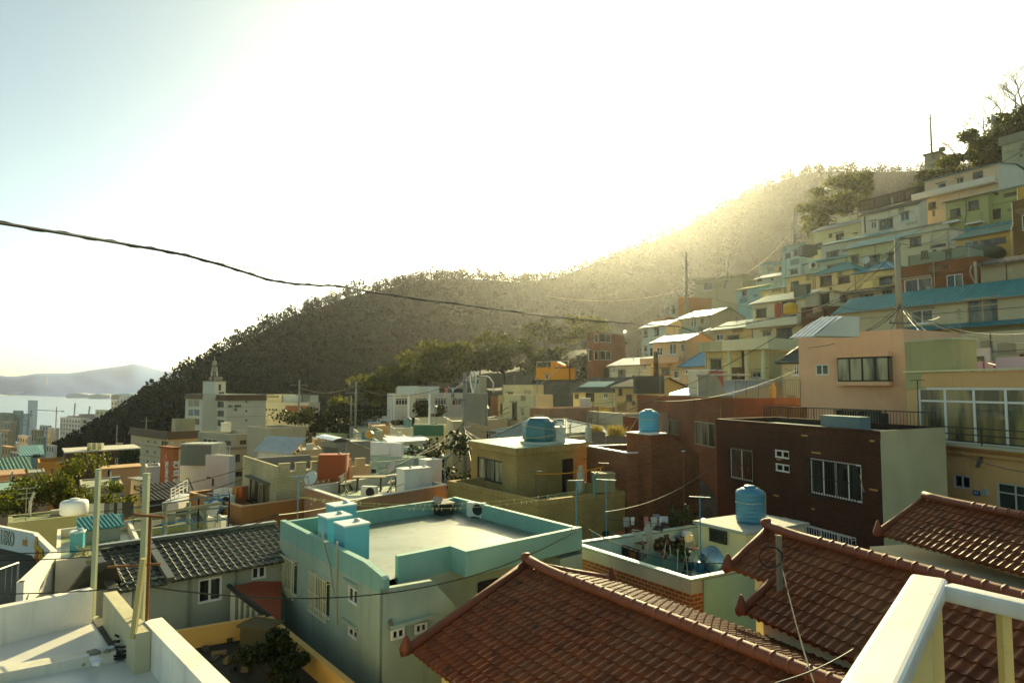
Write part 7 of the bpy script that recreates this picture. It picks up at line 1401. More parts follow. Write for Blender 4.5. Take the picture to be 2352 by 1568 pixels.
for i, x in enumerate((790, 835, 885)): m = MB(); o = P(*c1(x, 1022), 77); m.box(o, V((.42, 0, 0)), V((0, .5, 0)), UP*.75); tag(m.build('roof_unit', paint(('c9b98c', 'b5a880', 'd0c49c')[i], .6, .4), at=o), ('ochre slim rooftop unit leftmost on the cafe block', 'middle rooftop unit on the cafe block', 'pale wide rooftop unit on the cafe block')[i], 'rooftop unit', 'units on the cafe roof')
TW('low pale skylight house behind the cafe roof units', c1, (1120, 990), 84, 905, 4, 'b9b49c', 'flat', wR=4, vp=-2600, ph=.1, name='skylight_house')
TW('teal green house behind the orange walled house', c1, (390, 1062), 82, 190, 7, '8aa898', 'sL', wR=5, rise=.8, over=.2, vp=-1500, rm=paint('7fa79c', .6), name='teal_gable_house', wins=((300, 1058, 362, 1088, 's2', M_DFRAME),))
TW('hut with a dull green sheet roof at the left edge', c1, (262, 1190), 64, 8, 4.5, '8a6a44', 'sL', wR=3, rise=.8, over=.3, vp=-900, rm=paint('5f8468', .5, .4), name='green_roof_hut', cat='hut')
TW('peach walled hut below the green sheet roof', c1, (215, 1245), 58, -80, 4, 'c9a074', 'slab', wR=4, vp=-900, over=.15, th=.12, rm=paint('b58a64', .7), name='peach_hut', cat='hut', doors=((108, 1265, 140, 1330),))
TW('grey metal store between the peach hut and the orange house', c1, (410, 1215), 60, 255, 4, '8f8c74', 'flat', wR=3, vp=-900, ph=.05, name='metal_store', cat='store')
# ---- apartment blocks
APT = paint('d4cdb4', .8, .25); BRW = paint('6a4f34', .7, .3)
Ap = House('apartment_block', 'tall cream apartment block with a brown roof band and Korean letters', 'apartment block', c1, (2060, 520), 132, 1880, 2420, h=26, vp=-250, vpR=2700, mat=APT, group='apartment blocks'); Ap.k = c1
for y in (578, 662, 746): Ap.win('L', 1902, y, 1955, y+58, st='s2', fm=paint('8a8468', .6), pane=PM); Ap.win('L', 1976, y, 2035, y+58, st='s2', fm=paint('8a8468', .6), pane=PM)
for y in (580, 665, 748): Ap.win('R', 2230, y-4, 2248, y+10, st='s1', fm=M_DFRAME, pane=PM)
a, z = Ap.ax('R', *c1(2135, 624)); text('에스 캐빌라', Ap.pt('R', a, z, .03), Ap.e1, UP, .52, M_BLACK, Ap.root, 'lettering', .05, bold=.02)
a, z = Ap.ax('R', *c1(2140, 656)); text('A동', Ap.pt('R', a, z, .03), Ap.e1, UP, .5, M_BLACK, Ap.root, 'lettering', .05, bold=.02)
for f, W in (('L', Ap.wL), ('R', Ap.wR)):
    m = MB(); m.prism([Ap.pt(f, -.3, Ap.z1-1.1, .25), Ap.pt(f, W, Ap.z1-1.1, .25), Ap.pt(f, W, Ap.z1, .0), Ap.pt(f, -.3, Ap.z1, .0)], -Ap.n[f]*-.12); m.build('roof_band', BRW, Ap.root)
    for zz_ in (-2.5, -4.3): m = MB(); m.box(Ap.pt(f, 0, Ap.z1+zz_, 0), Ap.e[f]*W, UP*.1, Ap.n[f]*.06); m.build('band', paint('b4ad94', .8), Ap.root)
Ap.done('flat', ph=.4, fl=FLGRY, cop=M_WHITE)
Ap2 = House('apartment_block', 'left wing of the cream apartments with paired balcony windows', 'apartment block', c1, (1845, 512), 134, 1688, None, wR=8, h=26, vp=-250, mat=APT, group='apartment blocks'); Ap2.k = c1
for y in (568, 652, 735): Ap2.win('L', 1712, y, 1755, y+56, st='s2', fm=paint('8a8468', .6), pane=PM); Ap2.win('L', 1764, y, 1812, y+56, st='s2', fm=paint('8a8468', .6), pane=PM)
m = MB(); f = 'L'; m.prism([Ap2.pt(f, -.1, Ap2.z1-1.0, .25), Ap2.pt(f, Ap2.wL, Ap2.z1-1.0, .25), Ap2.pt(f, Ap2.wL, Ap2.z1, .0), Ap2.pt(f, -.1, Ap2.z1, .0)], Ap2.n[f]*.12); m.build('roof_band', BRW, Ap2.root); Ap2.done('flat', ph=.4, fl=FLGRY)
Ap3 = House('stair_tower', 'taller cream stair tower between the two apartment wings with aerials on top', 'stair tower', c1, (1955, 400), 143, 1845, 2053, h=30, vp=-250, vpR=2700, mat=APT, group='apartment blocks'); Ap3.k = c1
Ap3.win('R', 1985, 422, 2012, 482, st='s1', fm=APT, pane=PM); Ap3.win('R', 1990, 490, 2040, 515, st='s2', fm=APT, pane=PM); Ap3.done('slab', over=.1, th=.15, rm=FLGRY)
t = thing('antenna_mast', 'cluster of phone antenna panels on the apartment stair tower', 'antenna', P(*c1(1945, 395), 137)); o = org(t); m = MB(); m.path([o, o+UP*4.9], .07, 6); m.build('mast', M_STEEL, t)
for i in range(9): an = i*1.1; m = MB(); q_ = o+V((.5*math.cos(an), .5*math.sin(an), (1.0, 1.9, 3.1)[i % 3])); m.box(q_-V((.14, .1, 0)), V((.28, 0, 0)), V((0, .2, 0)), UP*.95); m.beam(q_+UP*.4, V((o.x, o.y, q_.z+.4)), .06); m.build('antenna_panel', paint('a09a88', .6), t)
for dx in (-1.6, .6, 1.8, 3.0): m = MB(); q_ = o+V((dx*.45, 0, .1)); m.lathe(q_, [(.05, 0), (.3, .1), (.32, .5), (.2, .75)], 10); m.build('radio_drum', paint('8f8a78', .6), t)
Cb2 = TW('cream four storey house with a brown roof band and BS letters', c1, (1535, 905), 100, 1190, 17, 'd2bb94', 'flat', uR=1815, vp=-500, vpR=2700, ph=.4, fl=FLGRY, name='apartment_block', cat='apartment block', group='apartment blocks',
   wins=((1335, 925, 1356, 962, 's1'), (1395, 932, 1420, 970, 's2'), (1468, 940, 1528, 1002, 's2', M_DFRAME), (1325, 1015, 1350, 1058, 's2'), (1392, 1022, 1416, 1062, 's2'), (1330, 1108, 1350, 1140, 's1'), (1392, 1115, 1412, 1150, 's1'), (1290, 930, 1306, 942, 's1')), winsR=((1648, 935, 1684, 978, 's2'), (1758, 935, 1802, 965, 's2'), (1645, 1030, 1682, 1070, 's2')))
for f, W in (('L', Cb2.wL), ('R', Cb2.wR)):
    m = MB(); m.prism([Cb2.pt(f, -.3, Cb2.z1-.3, .45), Cb2.pt(f, W, Cb2.z1-.3, .45), Cb2.pt(f, W, Cb2.z1+.8, .02), Cb2.pt(f, -.3, Cb2.z1+.8, .02)], Cb2.n[f]*.12); m.build('roof_band', BRW, Cb2.root)
    for zz_ in (-1.7, -3.2): m = MB(); m.box(Cb2.pt(f, 0, Cb2.z1+zz_, 0), Cb2.e[f]*W, UP*.08, Cb2.n[f]*.05); m.build('band', paint('a9875c', .8), Cb2.root)
a, z = Cb2.ax('R', *c1(1568, 958)); text('BS', Cb2.pt('R', a, z, .04), Cb2.e1, UP, .5, M_WHITE, Cb2.root, 'lettering', .05, bold=.02)
TW('grey stair tower block on the roof of the cream four storey house', c1, (1600, 740), 106, 1562, 12, 'a39c7c', 'flat', uR=1775, vp=-400, vpR=2700, ph=.2, name='stair_tower', cat='stair tower', group='apartment blocks')
Gb = TW('grey beige four storey house with a flat roof and open balcony window', c1, (2110, 880), 92, 1800, 17, 'a8a088', 'flat', uR=2450, vp=-700, vpR=2500, ph=.6, fl=M_WHITE, name='apartment_block', cat='apartment block', group='apartment blocks',
   wins=((1842, 918, 1972, 982, 's3'), (2042, 938, 2100, 980, 's1', M_DFRAME)), winsR=((2180, 930, 2240, 972, 's2', FB), (2100, 1062, 2175, 1128, 's2', M_DFRAME), (2150, 1062, 2178, 1128, 's1', M_DFRAME), (2142, 1215, 2205, 1260, 's2', M_DFRAME)))
m = MB()
for f, W in (('L', Gb.wL), ('R', Gb.wR)): m.box(Gb.pt(f, -.1, Gb.z1-2.0, 0), Gb.e[f]*W, UP*.3, Gb.n[f]*.2)
m.build('band', paint('7f7864', .8), Gb.root)
m = MB(); o = Gb.at(2, 6, Gb.z1); m.box(o, Gb.e1*1.0, Gb.e2*1.0, UP*1.2); m.box(o-Gb.e1*.06-Gb.e2*.06+UP*1.203, Gb.e1*1.12, Gb.e2*1.12, UP*.1); m.build('roof_stair', APT, Gb.root)
Cc = TW('white and grey community centre with a rust brick bay below the woods', c2, (485, 590), 150, 20, 17, 'c4bea8', 'flat', uR=582, vp=-2400, vpR=2300, ph=.5, fl=FLGRY, name='community_centre', cat='community centre', group=None,
   wins=[(x, 640, x+22, 668, 's1') for x in (55, 82, 112, 140, 172)]+[(232, 645, 252, 682, 's1'), (258, 648, 277, 684, 's1'), (405, 655, 430, 690, 's1'), (445, 652, 470, 688, 's1'), (260, 738, 275, 765, 's1'), (290, 738, 304, 766, 's1'), (320, 740, 335, 768, 's1'), (235, 735, 250, 760, 's1')], winsR=((488, 648, 508, 680, 's1'), (522, 645, 545, 675, 's1')))
Cc.panel('L', 278, 620, 484, 715, mat=paint('8a5a40', .8, .3), name='brick_bay', out=.4)
for x in (292, 318, 408, 448): Cc.win('L', x, 650, x+22, 688, st='s1', fm=FWH, pane=PM, proud=True)
m = MB(); a0, a1, z0_, z1_ = Cc.rect('L', (57, 517, 215, 580)); m.box(Cc.at(.5, a0, Cc.z1+.003), Cc.e2*(a1-a0), Cc.e1*5, UP*(z1_-Cc.z1)); sg_ = m.build('sign_storey', paint('c9c09c', .8), Cc.root)
q0 = Cc.at(.46, (a0+a1)/2, z1_-.5); text('사하구종합사회복지관', q0, -Cc.e2, UP, .45, M_DARKST, Cc.root, 'lettering', .05, sx=.85)
m = MB(); a0, a1, z0_, z1_ = Cc.rect('L', (215, 520, 370, 585)); m.box(Cc.at(.9, a0, Cc.z1+.003), Cc.e2*(a1-a0), Cc.e1*5, UP*1.6); m.build('rear_storey', paint('b4bcb4', .8), Cc.root)
m = MB(); q0 = Cc.at(1.0, 1, Cc.z1); m.box(q0+UP*1.6, Cc.e2*4, Cc.e1*2, UP*.12)
for b in (.1, 2, 3.9): m.beam(q0+Cc.e2*b, q0+Cc.e2*b+UP*1.6, .12)
m.build('roof_pergola', M_DARKST, Cc.root)
m = MB(); q0 = P(*c2(190, 885), 138); q1 = P(*c2(370, 850), 138); m.box(q0-UP*2, q1-q0, V((0, .4, 0)), UP*2.4)
for i in range(5): q_ = q0.lerp(q1, i/5+.03); m.box(q_+UP*.403, (q1-q0)*.11, V((0, .4, 0)), UP*.9)
tag(m.build('yellow_wall', paint('c9a02c', .8, .4), at=q0), 'yellow notched garden wall below the community centre', 'wall')
# ---- white long cafe building
Wh = TW('long white two storey building with a railed roof terrace below the woods', c2, (2105, 503), 104, 1240, 16, 'd9d2be', 'flat', wR=9, vp=-3600, ph=.15, th=.3, fl=FLGRY, name='terrace_cafe', cat='building', group=None,
  wins=((1272, 550, 1378, 610, 's4t'), (1450, 550, 1553, 610, 's4t'), (1628, 550, 1730, 610, 's4t'), (1785, 552, 1892, 612, 's4t'), (1968, 552, 2055, 570, 's1')) )
Wh.panel('L', 1930, 505, 2103, 780, mat=paint('7f7a68', .8, .3), name='grey_cladding', out=.15)
for x0, x1 in ((1272, 1304), (1340, 1375), (1455, 1500), (1560, 1610), (1690, 1728)): Wh.win('L', x0, 665, x1, 775, st='s1', fm=M_DFRAME, pane=PM)
for x in (1258, 1390, 1582): Wh.panel('L', x-3, 515, x+4, 780, mat=M_WHITE, name='downpipe', out=.12)
for x in (1445, 1625, 1735): Wh.panel('L', x-1, 505, x+1, 780, mat=paint('a39c88', .8), name='panel_joint', out=.02)
m = MB(); a0, a1, z0_, z1_ = Wh.rect('L', (1255, 440, 1415, 503)); m.box(Wh.pt('L', a0, Wh.z1+.003, -.4), Wh.e2*(a1-a0), -Wh.n['L']*.3, UP*(z1_-Wh.z1)); m.box(Wh.pt('L', a1-.3, Wh.z1+.003, -.7), Wh.e2*.3, -Wh.n['L']*6, UP*(z1_-Wh.z1)); m.build('roof_screen', paint('c9cdbe', .8), Wh.root)
railing('roof_railing', 'grey steel railing along the white terrace building roof', [Wh.pt('L', Wh.rect('L', (1415, 450, 2090, 500))[1], Wh.z1, -.5), Wh.pt('L', .3, Wh.z1, -.5)], .85, M_STEEL, sp=.2, r=.02)
# heart frame
t = thing('heart_frame', 'big white heart shaped photo frame on the roof terrace', 'heart frame', Wh.pt('L', Wh.ax('L', *c2(1835, 500))[0], Wh.z1, -1.2)); o = org(t)+UP*.15; m = MB(); e_ = -Wh.e2
pts = []
for i in range(41): q_ = 2*math.pi*i/40; pts.append(o+e_*(.07*16*math.sin(q_)**3)+UP*(1.25+.07*(13*math.cos(q_)-5*math.cos(2*q_)-2*math.cos(3*q_)-math.cos(4*q_))*.92))
m.path(pts, .05, 6, False); m.build('frame', paint('e4e0d6', .4, .1), t)
# rooftop machine hut
Mh = TW('narrow grey rooftop hut with a curved pipe on the white terrace building', c2, (2040, 362), 106, 1958, 6, 'a8a48c', 'flat', uR=2096, vp=-500, vpR=2600, ph=.1, name='machine_hut', cat='hut', group=None, wins=((1993, 380, 2025, 418, 's2', M_DFRAME),))
m = MB(); o = Mh.at(Mh.wR*.2, .3, Mh.z1); m.path([o+V((-.3, 0, .25)), o+V((1.0, 0, .22)), o+V((1.4, 0, .05)), o+V((2.0, 0, -.75)), o+V((2.05, 0, -2.4))], .1, 8); tag(m.build('vent_pipe', M_WHITE, at=o, smooth=True), 'white elbowed flue pipe over the rooftop hut', 'pipe')
# two people on the roof
def person(base, pose, col, leg, lab, s=1.0):
    t = thing('person', lab, 'person', base, 'people on the roof terrace'); b = V(base)
    J = {'pel': (0, 0, .95), 'chest': (0, 0, 1.35), 'neck': (0, 0, 1.5), 'head': (0, -.02, 1.62), 'crown': (0, -.01, 1.74)}
    if pose == 'wave': J.update(sl=(-.2, 0, 1.42), el=(-.46, -.02, 1.52), hl=(-.66, -.03, 1.72), sr=(.2, 0, 1.42), er=(.46, -.02, 1.54), hr=(.66, -.03, 1.76), kl=(-.12, -.02, .5), fl=(-.14, 0, .04), kr=(.12, -.02, .5), fr=(.14, 0, .04))
    else: J.update(sl=(-.2, 0, 1.42), el=(-.32, -.18, 1.25), hl=(-.16, -.36, 1.45), sr=(.2, 0, 1.42), er=(.3, -.18, 1.22), hr=(.12, -.36, 1.42), kl=(-.14, -.05, .5), fl=(-.2, .05, .04), kr=(.14, -.1, .5), fr=(.2, -.05, .04))
    Ek = [('pel', 'chest'), ('chest', 'neck'), ('neck', 'head'), ('head', 'crown'), ('chest', 'sl'), ('sl', 'el'), ('el', 'hl'), ('chest', 'sr'), ('sr', 'er'), ('er', 'hr'), ('pel', 'kl'), ('kl', 'fl'), ('pel', 'kr'), ('kr', 'fr')]
    rad = dict(pel=.15, chest=.16, neck=.06, head=.1, crown=.07, sl=.08, sr=.08, el=.05, er=.05, hl=.045, hr=.045, kl=.075, kr=.075, fl=.055, fr=.055)
    ks = list(J); me = bpy.data.meshes.new('body'); me.from_pydata([V(J[k])*s for k in ks], [(ks.index(a), ks.index(b_)) for a, b_ in Ek], []); o = bpy.data.objects.new('body', me); COL.objects.link(o); o.parent = t
    md = o.modifiers.new('skin', 'SKIN')
    for i, k in enumerate(ks): me.skin_vertices[0].data[i].radius = (rad[k]*s, rad[k]*s)
    me.skin_vertices[0].data[0].use_root = True; o.modifiers.new('sub', 'SUBSURF').levels = 1; o.modifiers['sub'].render_levels = 1; me.materials.append(paint(col, .8, .1))
    m = MB(); m.blob(b+V((0, .01, 1.66))*s, .115*s, 10, 8, (1, 1.05, 1.1)); m.build('hair', paint('1f1a16', .6), t, True)
    m = MB()
    for x in ('kl', 'kr'):
        m.path([b+V(J['pel'])*s+V((.07*s*(1 if x == 'kr' else -1), 0, 0)), b+V(J[x])*s, b+V(J['f'+x[1]])*s], [.115*s, .09*s, .075*s], 8)
    m.build('trousers', paint(leg, .8), t, True)
pa_, _ = Wh.ax('L', *c2(1538, 470)); pb_, _ = Wh.ax('L', *c2(1572, 470))
person(Wh.pt('L', pa_, Wh.z1-.14, -2.2), 'photo', 'b5705c', 'c4b9a4', 'person in a dull red top with both hands raised to the face', .68); person(Wh.pt('L', pb_, Wh.z1-.14, -2.4), 'wave', '9fb4bc', '3a3f48', 'person in a pale top with both arms spread high', .68)
# ---- crowd of pale roofs in the middle
TW('big plain beige wall house with a white patterned window', c2, (2285, 738), 62, 1788, 12, 'c4b590', 'flat', wR=6, vp=-1500, ph=.2, name='beige_house', fl=FLGRY, wins=((2095, 848, 2188, 920, 's4tg', FWH),))
TW('grey gabled annexe with a tall window right of the long white building', c2, (2110, 640), 92, 1935, 8, '8f8a74', 'sR', wR=5, rise=1.8, over=.2, vp=-1600, rm=RLIT, name='grey_annexe', wins=((1950, 610, 1995, 660, 's1', M_DFRAME),))
TW('brown brick narrow house right of the long white building', c2, (2200, 535), 84, 2135, 9, '8a5a3c', 'flat', uR=2262, vp=-200, ph=.2, mat=BR_RED, name='brown_brick_house')
TW('tan narrow house with a brown door beside the cream blocks', c2, (2262, 525), 80, 2200, 10, 'b09c68', 'flat', wR=4, vp=-200, ph=.2, name='tan_house', wins=((2220, 600, 2255, 695, 's1', FB),))
TW('white roofed house with an olive parapet under the grey tank', c2, (1765, 735), 82, 1485, 7, 'cfcab0', 'flat', wR=6, vp=-1500, ph=.5, fl=FLGRY, name='pale_house')
TW('white plastered house with a dark green painted band and peeling wall', c2, (1705, 795), 72, 1432, 8, 'd4cdb0', 'flat', uR=1800, vp=-900, vpR=2600, ph=.3, fl=FLGRY, name='pale_house', wins=((1716, 835, 1768, 866, 's1', M_DFRAME),))
for nm, (x0, y0, x1, y1) in (('a', (1435, 797, 1704, 892)),):
    pass
m = MB(); q0, q1 = P(*c2(1432, 893), 71.5), P(*c2(1706, 868), 71.5); m.box(q0, V((q1.x-q0.x, 0, 0)), V((0, -.15, 0)), UP*1.15); tag(m.build('green_board', paint('2f6448', .7, .3), at=q0), 'dark green boarded parapet screen above the peeling wall', 'screen')
TW('small white box house left of the green screen', c2, (1430, 815), 76, 1255, 6, 'cfc8b0', 'flat', wR=5, vp=-1500, ph=.2, fl=FLGRY, name='pale_house')
TW('peach roofed low house below the parked truck', c2, (1250, 795), 88, 1055, 6, 'd2ac7c', 'flat', wR=6, vp=-1500, ph=.15, fl=paint('c9a888', .7), name='peach_house')
TW('pale house with a green sunk roof behind the dark teal tank', c2, (1155, 845), 78, 925, 6, 'cfc6a0', 'flat', wR=6, vp=-1500, ph=.4, fl=paint('6a8058', .7), name='pale_house')
TW('low white house in front of the green screen', c2, (1368, 897), 68, 1195, 5, 'd8d2c0', 'flat', wR=4, vp=-1500, ph=.1, fl=M_WHITE, name='pale_house')
TW('long white low house with a wide flat slab roof', c2, (1572, 938), 62, 1220, 5, 'd0cab8', 'slab', wR=6, vp=-1500, over=.2, th=.12, rm=M_WHITE, name='pale_house')
TW('white low terrace around the small teal box tank', c2, (1115, 935), 64, 850, 5, 'd4cfba', 'flat', wR=5, vp=-1500, ph=.4, fl=FLGRY, name='pale_house')
TW('pale teal house with a long straight parapet', c2, (1560, 1003), 55, 985, 6, 'b0c4b4', 'flat', uR=1582, vp=-1500, ph=.3, fl=FLGRY, name='pale_teal_house')
Tn = TW('pale teal house with white crenellated blocks on its parapet', c2, (1435, 1092), 48, 1040, 6, 'a9c0ae', 'flat', uR=1550, vp=-1500, vpR=2300, ph=.25, fl=FLGRY, name='pale_teal_house', wins=((1045, 1195, 1090, 1230, 's1', M_DFRAME),))
for i, x in enumerate((1068, 1168, 1265)): a, z = Tn.ax('L', *c2(x, 1092)); m = MB(); m.box(Tn.pt('L', a-.55, Tn.z1+.003, 0), Tn.e2*1.1, -Tn.n['L']*.25, UP*.95); m.build('merlon', M_WHITE, Tn.root)
TW('lime green topped low house at the edge of the dark bushes', c2, (748, 878), 96, 545, 5, 'a9b47c', 'flat', uR=832, vp=-1500, vpR=2600, ph=.2, fl=paint('8fa060', .7), name='lime_house')
TW('peach walled house below the lime green one', c2, (715, 915), 90, 535, 6, 'd4b184', 'flat', wR=5, vp=-1500, ph=.1, fl=FLGRY, name='peach_house', wins=((625, 928, 645, 950, 's1', M_DFRAME),))
TW('white shed with a bright sheet roof left of the curved roof hut', c2, (335, 1030), 72, 15, 6, 'cfcab8', 'sL', uR=412, rise=1.0, over=.3, vp=-1500, vpR=2600, rm=RLIT, pitch=.5, name='white_shed', wins=((220, 1070, 292, 1118, 's2', FWH),))
TW('pale narrow house with pinkish end wall behind the white shed', c2, (130, 820), 84, -80, 11, 'b4a88c', 'flat', wR=5, vp=-700, ph=.3, fl=FLGRY, name='beige_house', wins=((72, 905, 92, 950, 's1', FWH),))
TW('low peach wall house between the white shed and curved hut', c2, (600, 1010), 68, 405, 5, 'cfae84', 'flat', wR=4, vp=-1500, ph=.1, name='peach_house')
TW('grey blue gabled house with a pale roof beside the yellow brick house', c2, (2420, 900), 46, 2180, 6, 'b4b090', 'hip', wR=6, rise=.8, over=.3, vp=-300, rm=paint('8f9c94', .7, .5), pitch=.4, name='blue_grey_roof_house')
TW('pale blue roofed house behind the big teal tank', I_, (1300, 1000), 46, 1140, 5, 'b9b494', 'hip', wR=6, rise=.8, over=.3, vp=-200, rm=paint('7f9a98', .7, .5), pitch=.4, name='blue_grey_roof_house')
TW('cream low wall house behind the yellow brick roof', I_, (1360, 998), 42, 1285, 4, 'd2c9a0', 'flat', wR=3, vp=-800, ph=.3, name='cream_house')
# tanks
for (x, y, d, r_, h_, c_, lab) in ((993, 940, 64, .37, .9, '2f8488', 'dark teal barrel tank on the pale roofs, left of the pair'), (1382, 815, 75, .38, 1.05, '5a8a88', 'grey teal barrel tank right of the dark teal one'), (1613, 688, 84, .4, 1.0, '8a9a98', 'pale grey barrel tank in front of the long white building')): barrel_tank(P(*c2(x, y), d), r_, h_, lab, gloss(c_, .35))
box_tank(P(*c2(1138, 985), 60), (1, 0, 0), (0, 1, 0), .56, .42, .36, 'small bright teal box tank on the white low roofs', gloss('2f8fa0', .4)); 
for (u, v, d, lab) in ((1110, 955, 55, 'round dish on a cable pole in the middle distance'),): dish(P(u, v, d), .2, (-.4, -.8, .4), lab, .4)
# parking area with vehicles
q = [P(*c2(x, y), 108) for x, y in ((850, 798), (1240, 785))]
m = MB(); m.box(q[0]-UP*3.2, V((q[1].x-q[0].x+2, 0, 0)), V((0, 12, 0)), UP*3.0); tag(m.build('retaining_wall', M_CONC, at=q[0]-UP*3.2), 'grey retaining wall of the little parking terrace', 'wall')
railing('mesh_fence', 'green mesh fence round the little parking terrace', [q[0]+V((.3, .3, -.2)), V((q[1].x, q[1].y+.3, q[0].z-.2))], 2.6, paint('5f7a58', .6), sp=.5, r=.03, cat='fence')
def vehicle(o, a, L, W, Hh, col, lab, kind='car'):
    t = thing('truck' if kind == 'truck' else 'parked_car', lab, kind, o, 'vehicles on the parking terrace'); c, s = math.cos(a), math.sin(a); X = V((c, s, 0))*.56; Yv = V((-s, c, 0))*.56; o = V(o); mt = gloss(col, .25); UP = V((0, 0, .56))
    def prof(pts, mat, nm, w_=W, par=t): m = MB(); m.prism([o+X*x+UP*z-Yv*w_/2 for x, z in pts], Yv*w_); ob = m.build(nm, mat, par); b_ = ob.modifiers.new('b', 'BEVEL'); b_.width = .06; b_.segments = 2; return ob
    if kind == 'truck':
        prof([(-L/2, .5), (L/2-1.5, .5), (L/2-1.5, .9), (-L/2, .9)], M_STEEL, 'chassis'); prof([(-L/2, .95), (L/2-1.65, .95), (L/2-1.65, 2.7), (-L/2, 2.7)], paint('dcd8cc', .5), 'cargo_box'); prof([(L/2-1.5, .45), (L/2, .45), (L/2, 1.2), (L/2-.45, 2.0), (L/2-1.5, 2.0)], mt, 'cab'); prof([(L/2-1.2, 1.25), (L/2-.12, 1.25), (L/2-.5, 1.85), (L/2-1.2, 1.85)], PM, 'window', W+.02)
    else:
        prof([(-L/2, .35), (L/2, .35), (L/2, .75), (L/2-.9, .92), (-L/2+.3, .95), (-L/2, .8)], mt, 'body'); prof([(-L*.4, .95), (L*.22, .93), (L*.1, 1.42), (-L*.28, 1.45)], PM, 'window', W-.15); prof([(-L*.27, 1.4), (L*.09, 1.39), (L*.08, 1.5), (-L*.25, 1.51)], mt, 'roof', W-.2)
    for x in (-L*.32, L*.3):
        for y in (-W/2+.05, W/2-.25): m = MB(); m.lathe(o+X*x+Yv*y+UP*.33, [(.19, 0), (.19, .12)], 14, Yv); m.build('wheel', M_BLACK, t)
pz = q[0].z-.19
vehicle(V((P(*c2(1180, 745), 111).x, 111, pz)), 3.05, 5.2, 1.9, 2.7, 'dcdcd4', 'white box truck parked beside the long white building', 'truck')
vehicle(V((P(*c2(1030, 775), 114).x, 114, pz)), 2.9, 4.4, 1.75, 1.45, 'd8d8d4', 'white saloon car behind the dark one on the parking terrace', 'car'); vehicle(V((P(*c2(985, 785), 110).x, 110, pz)), 1.9, 4.3, 1.75, 1.45, '23262a', 'black car parked nose out on the terrace', 'car'); vehicle(V((P(*c2(1163, 783), 109.5).x, 109.4, pz)), 1.7, 4.3, 1.75, 1.45, 'a9aca8', 'silver car in front of the white box truck', 'car')
# trees in front of the woods
LT = leafm('454c1e', '747034', .45); LT2 = leafm('30391a', '565a28', .4); LDK = leafm('1a2210', '343c1c', .3)  # LT and LT2: sunlit and shadier tones put into the leaf colours
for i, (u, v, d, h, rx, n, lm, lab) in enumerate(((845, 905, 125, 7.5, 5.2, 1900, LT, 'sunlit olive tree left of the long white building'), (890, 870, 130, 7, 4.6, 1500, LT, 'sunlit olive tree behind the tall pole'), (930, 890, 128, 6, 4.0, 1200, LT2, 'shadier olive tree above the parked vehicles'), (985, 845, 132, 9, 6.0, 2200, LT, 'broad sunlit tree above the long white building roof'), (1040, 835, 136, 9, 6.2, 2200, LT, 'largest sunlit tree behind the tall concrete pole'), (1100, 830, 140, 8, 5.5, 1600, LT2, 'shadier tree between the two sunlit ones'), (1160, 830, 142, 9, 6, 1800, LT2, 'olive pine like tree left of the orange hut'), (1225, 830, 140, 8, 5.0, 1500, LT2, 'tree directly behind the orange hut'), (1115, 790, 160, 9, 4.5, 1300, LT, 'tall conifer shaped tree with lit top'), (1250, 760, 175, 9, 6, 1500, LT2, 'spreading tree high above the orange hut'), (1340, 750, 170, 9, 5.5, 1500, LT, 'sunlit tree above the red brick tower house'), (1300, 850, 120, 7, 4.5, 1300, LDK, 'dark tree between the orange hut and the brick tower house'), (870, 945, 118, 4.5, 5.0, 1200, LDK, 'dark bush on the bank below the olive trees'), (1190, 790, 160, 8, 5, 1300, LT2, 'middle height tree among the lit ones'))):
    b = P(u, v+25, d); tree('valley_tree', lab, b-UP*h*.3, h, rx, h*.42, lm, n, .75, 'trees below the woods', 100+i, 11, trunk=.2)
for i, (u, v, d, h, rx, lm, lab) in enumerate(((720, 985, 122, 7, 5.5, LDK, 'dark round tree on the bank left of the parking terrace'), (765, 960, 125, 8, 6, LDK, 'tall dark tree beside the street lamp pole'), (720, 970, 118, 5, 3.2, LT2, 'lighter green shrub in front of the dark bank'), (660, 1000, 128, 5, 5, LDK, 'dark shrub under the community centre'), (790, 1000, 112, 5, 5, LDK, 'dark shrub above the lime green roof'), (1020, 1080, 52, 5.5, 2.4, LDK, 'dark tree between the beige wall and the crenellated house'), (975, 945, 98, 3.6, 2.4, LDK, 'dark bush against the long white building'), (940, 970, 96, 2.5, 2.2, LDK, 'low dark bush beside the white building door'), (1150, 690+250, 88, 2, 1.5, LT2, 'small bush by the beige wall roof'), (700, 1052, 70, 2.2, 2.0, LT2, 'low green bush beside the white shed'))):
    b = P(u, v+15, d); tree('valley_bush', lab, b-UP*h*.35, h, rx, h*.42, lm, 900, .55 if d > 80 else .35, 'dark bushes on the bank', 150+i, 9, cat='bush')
# ---- the lower town by the water
FC = 'buildings of the lower town'
def FB_(label, x0, y0, x1, y1, d, col, rows=3, cols=4, name='town_building', right=.3, h=None, roof='flat', **kw):
    u0, v0 = c1(x0, y0); u1, v1 = c1(x1, y1); uc = u0+(u1-u0)*(1-right); hh = h or (v1-v0)/F*d+6
    H = House(name, label, 'building', I_, (uc, v0), d, u0, u1, h=hh, vp=-900, vpR=2200, mat=paint(col, .8, .3), group=FC)
    vis = (v1-v0)/F*d
    for f, W in (('L', H.wL), ('R', H.wR)):
        if W < 3: continue
        nc = max(1, int(cols*W/(H.wL+H.wR)+.5))
        for i in range(rows):
            for j in range(nc):
                zc = H.z1-vis*(i+.75)/(rows+.3); ac = W*(j+.5)/nc; ww = min(1.6, W/nc*.5); H.winm(f, ac-ww/2, ac+ww/2, zc-.8, zc+.6, st='s1', fm=paint('b4b4a8', .6), pane=PM)
    return H.done(roof, **({'ph': .6, 'fl': FLGRY} if roof == 'flat' else kw))
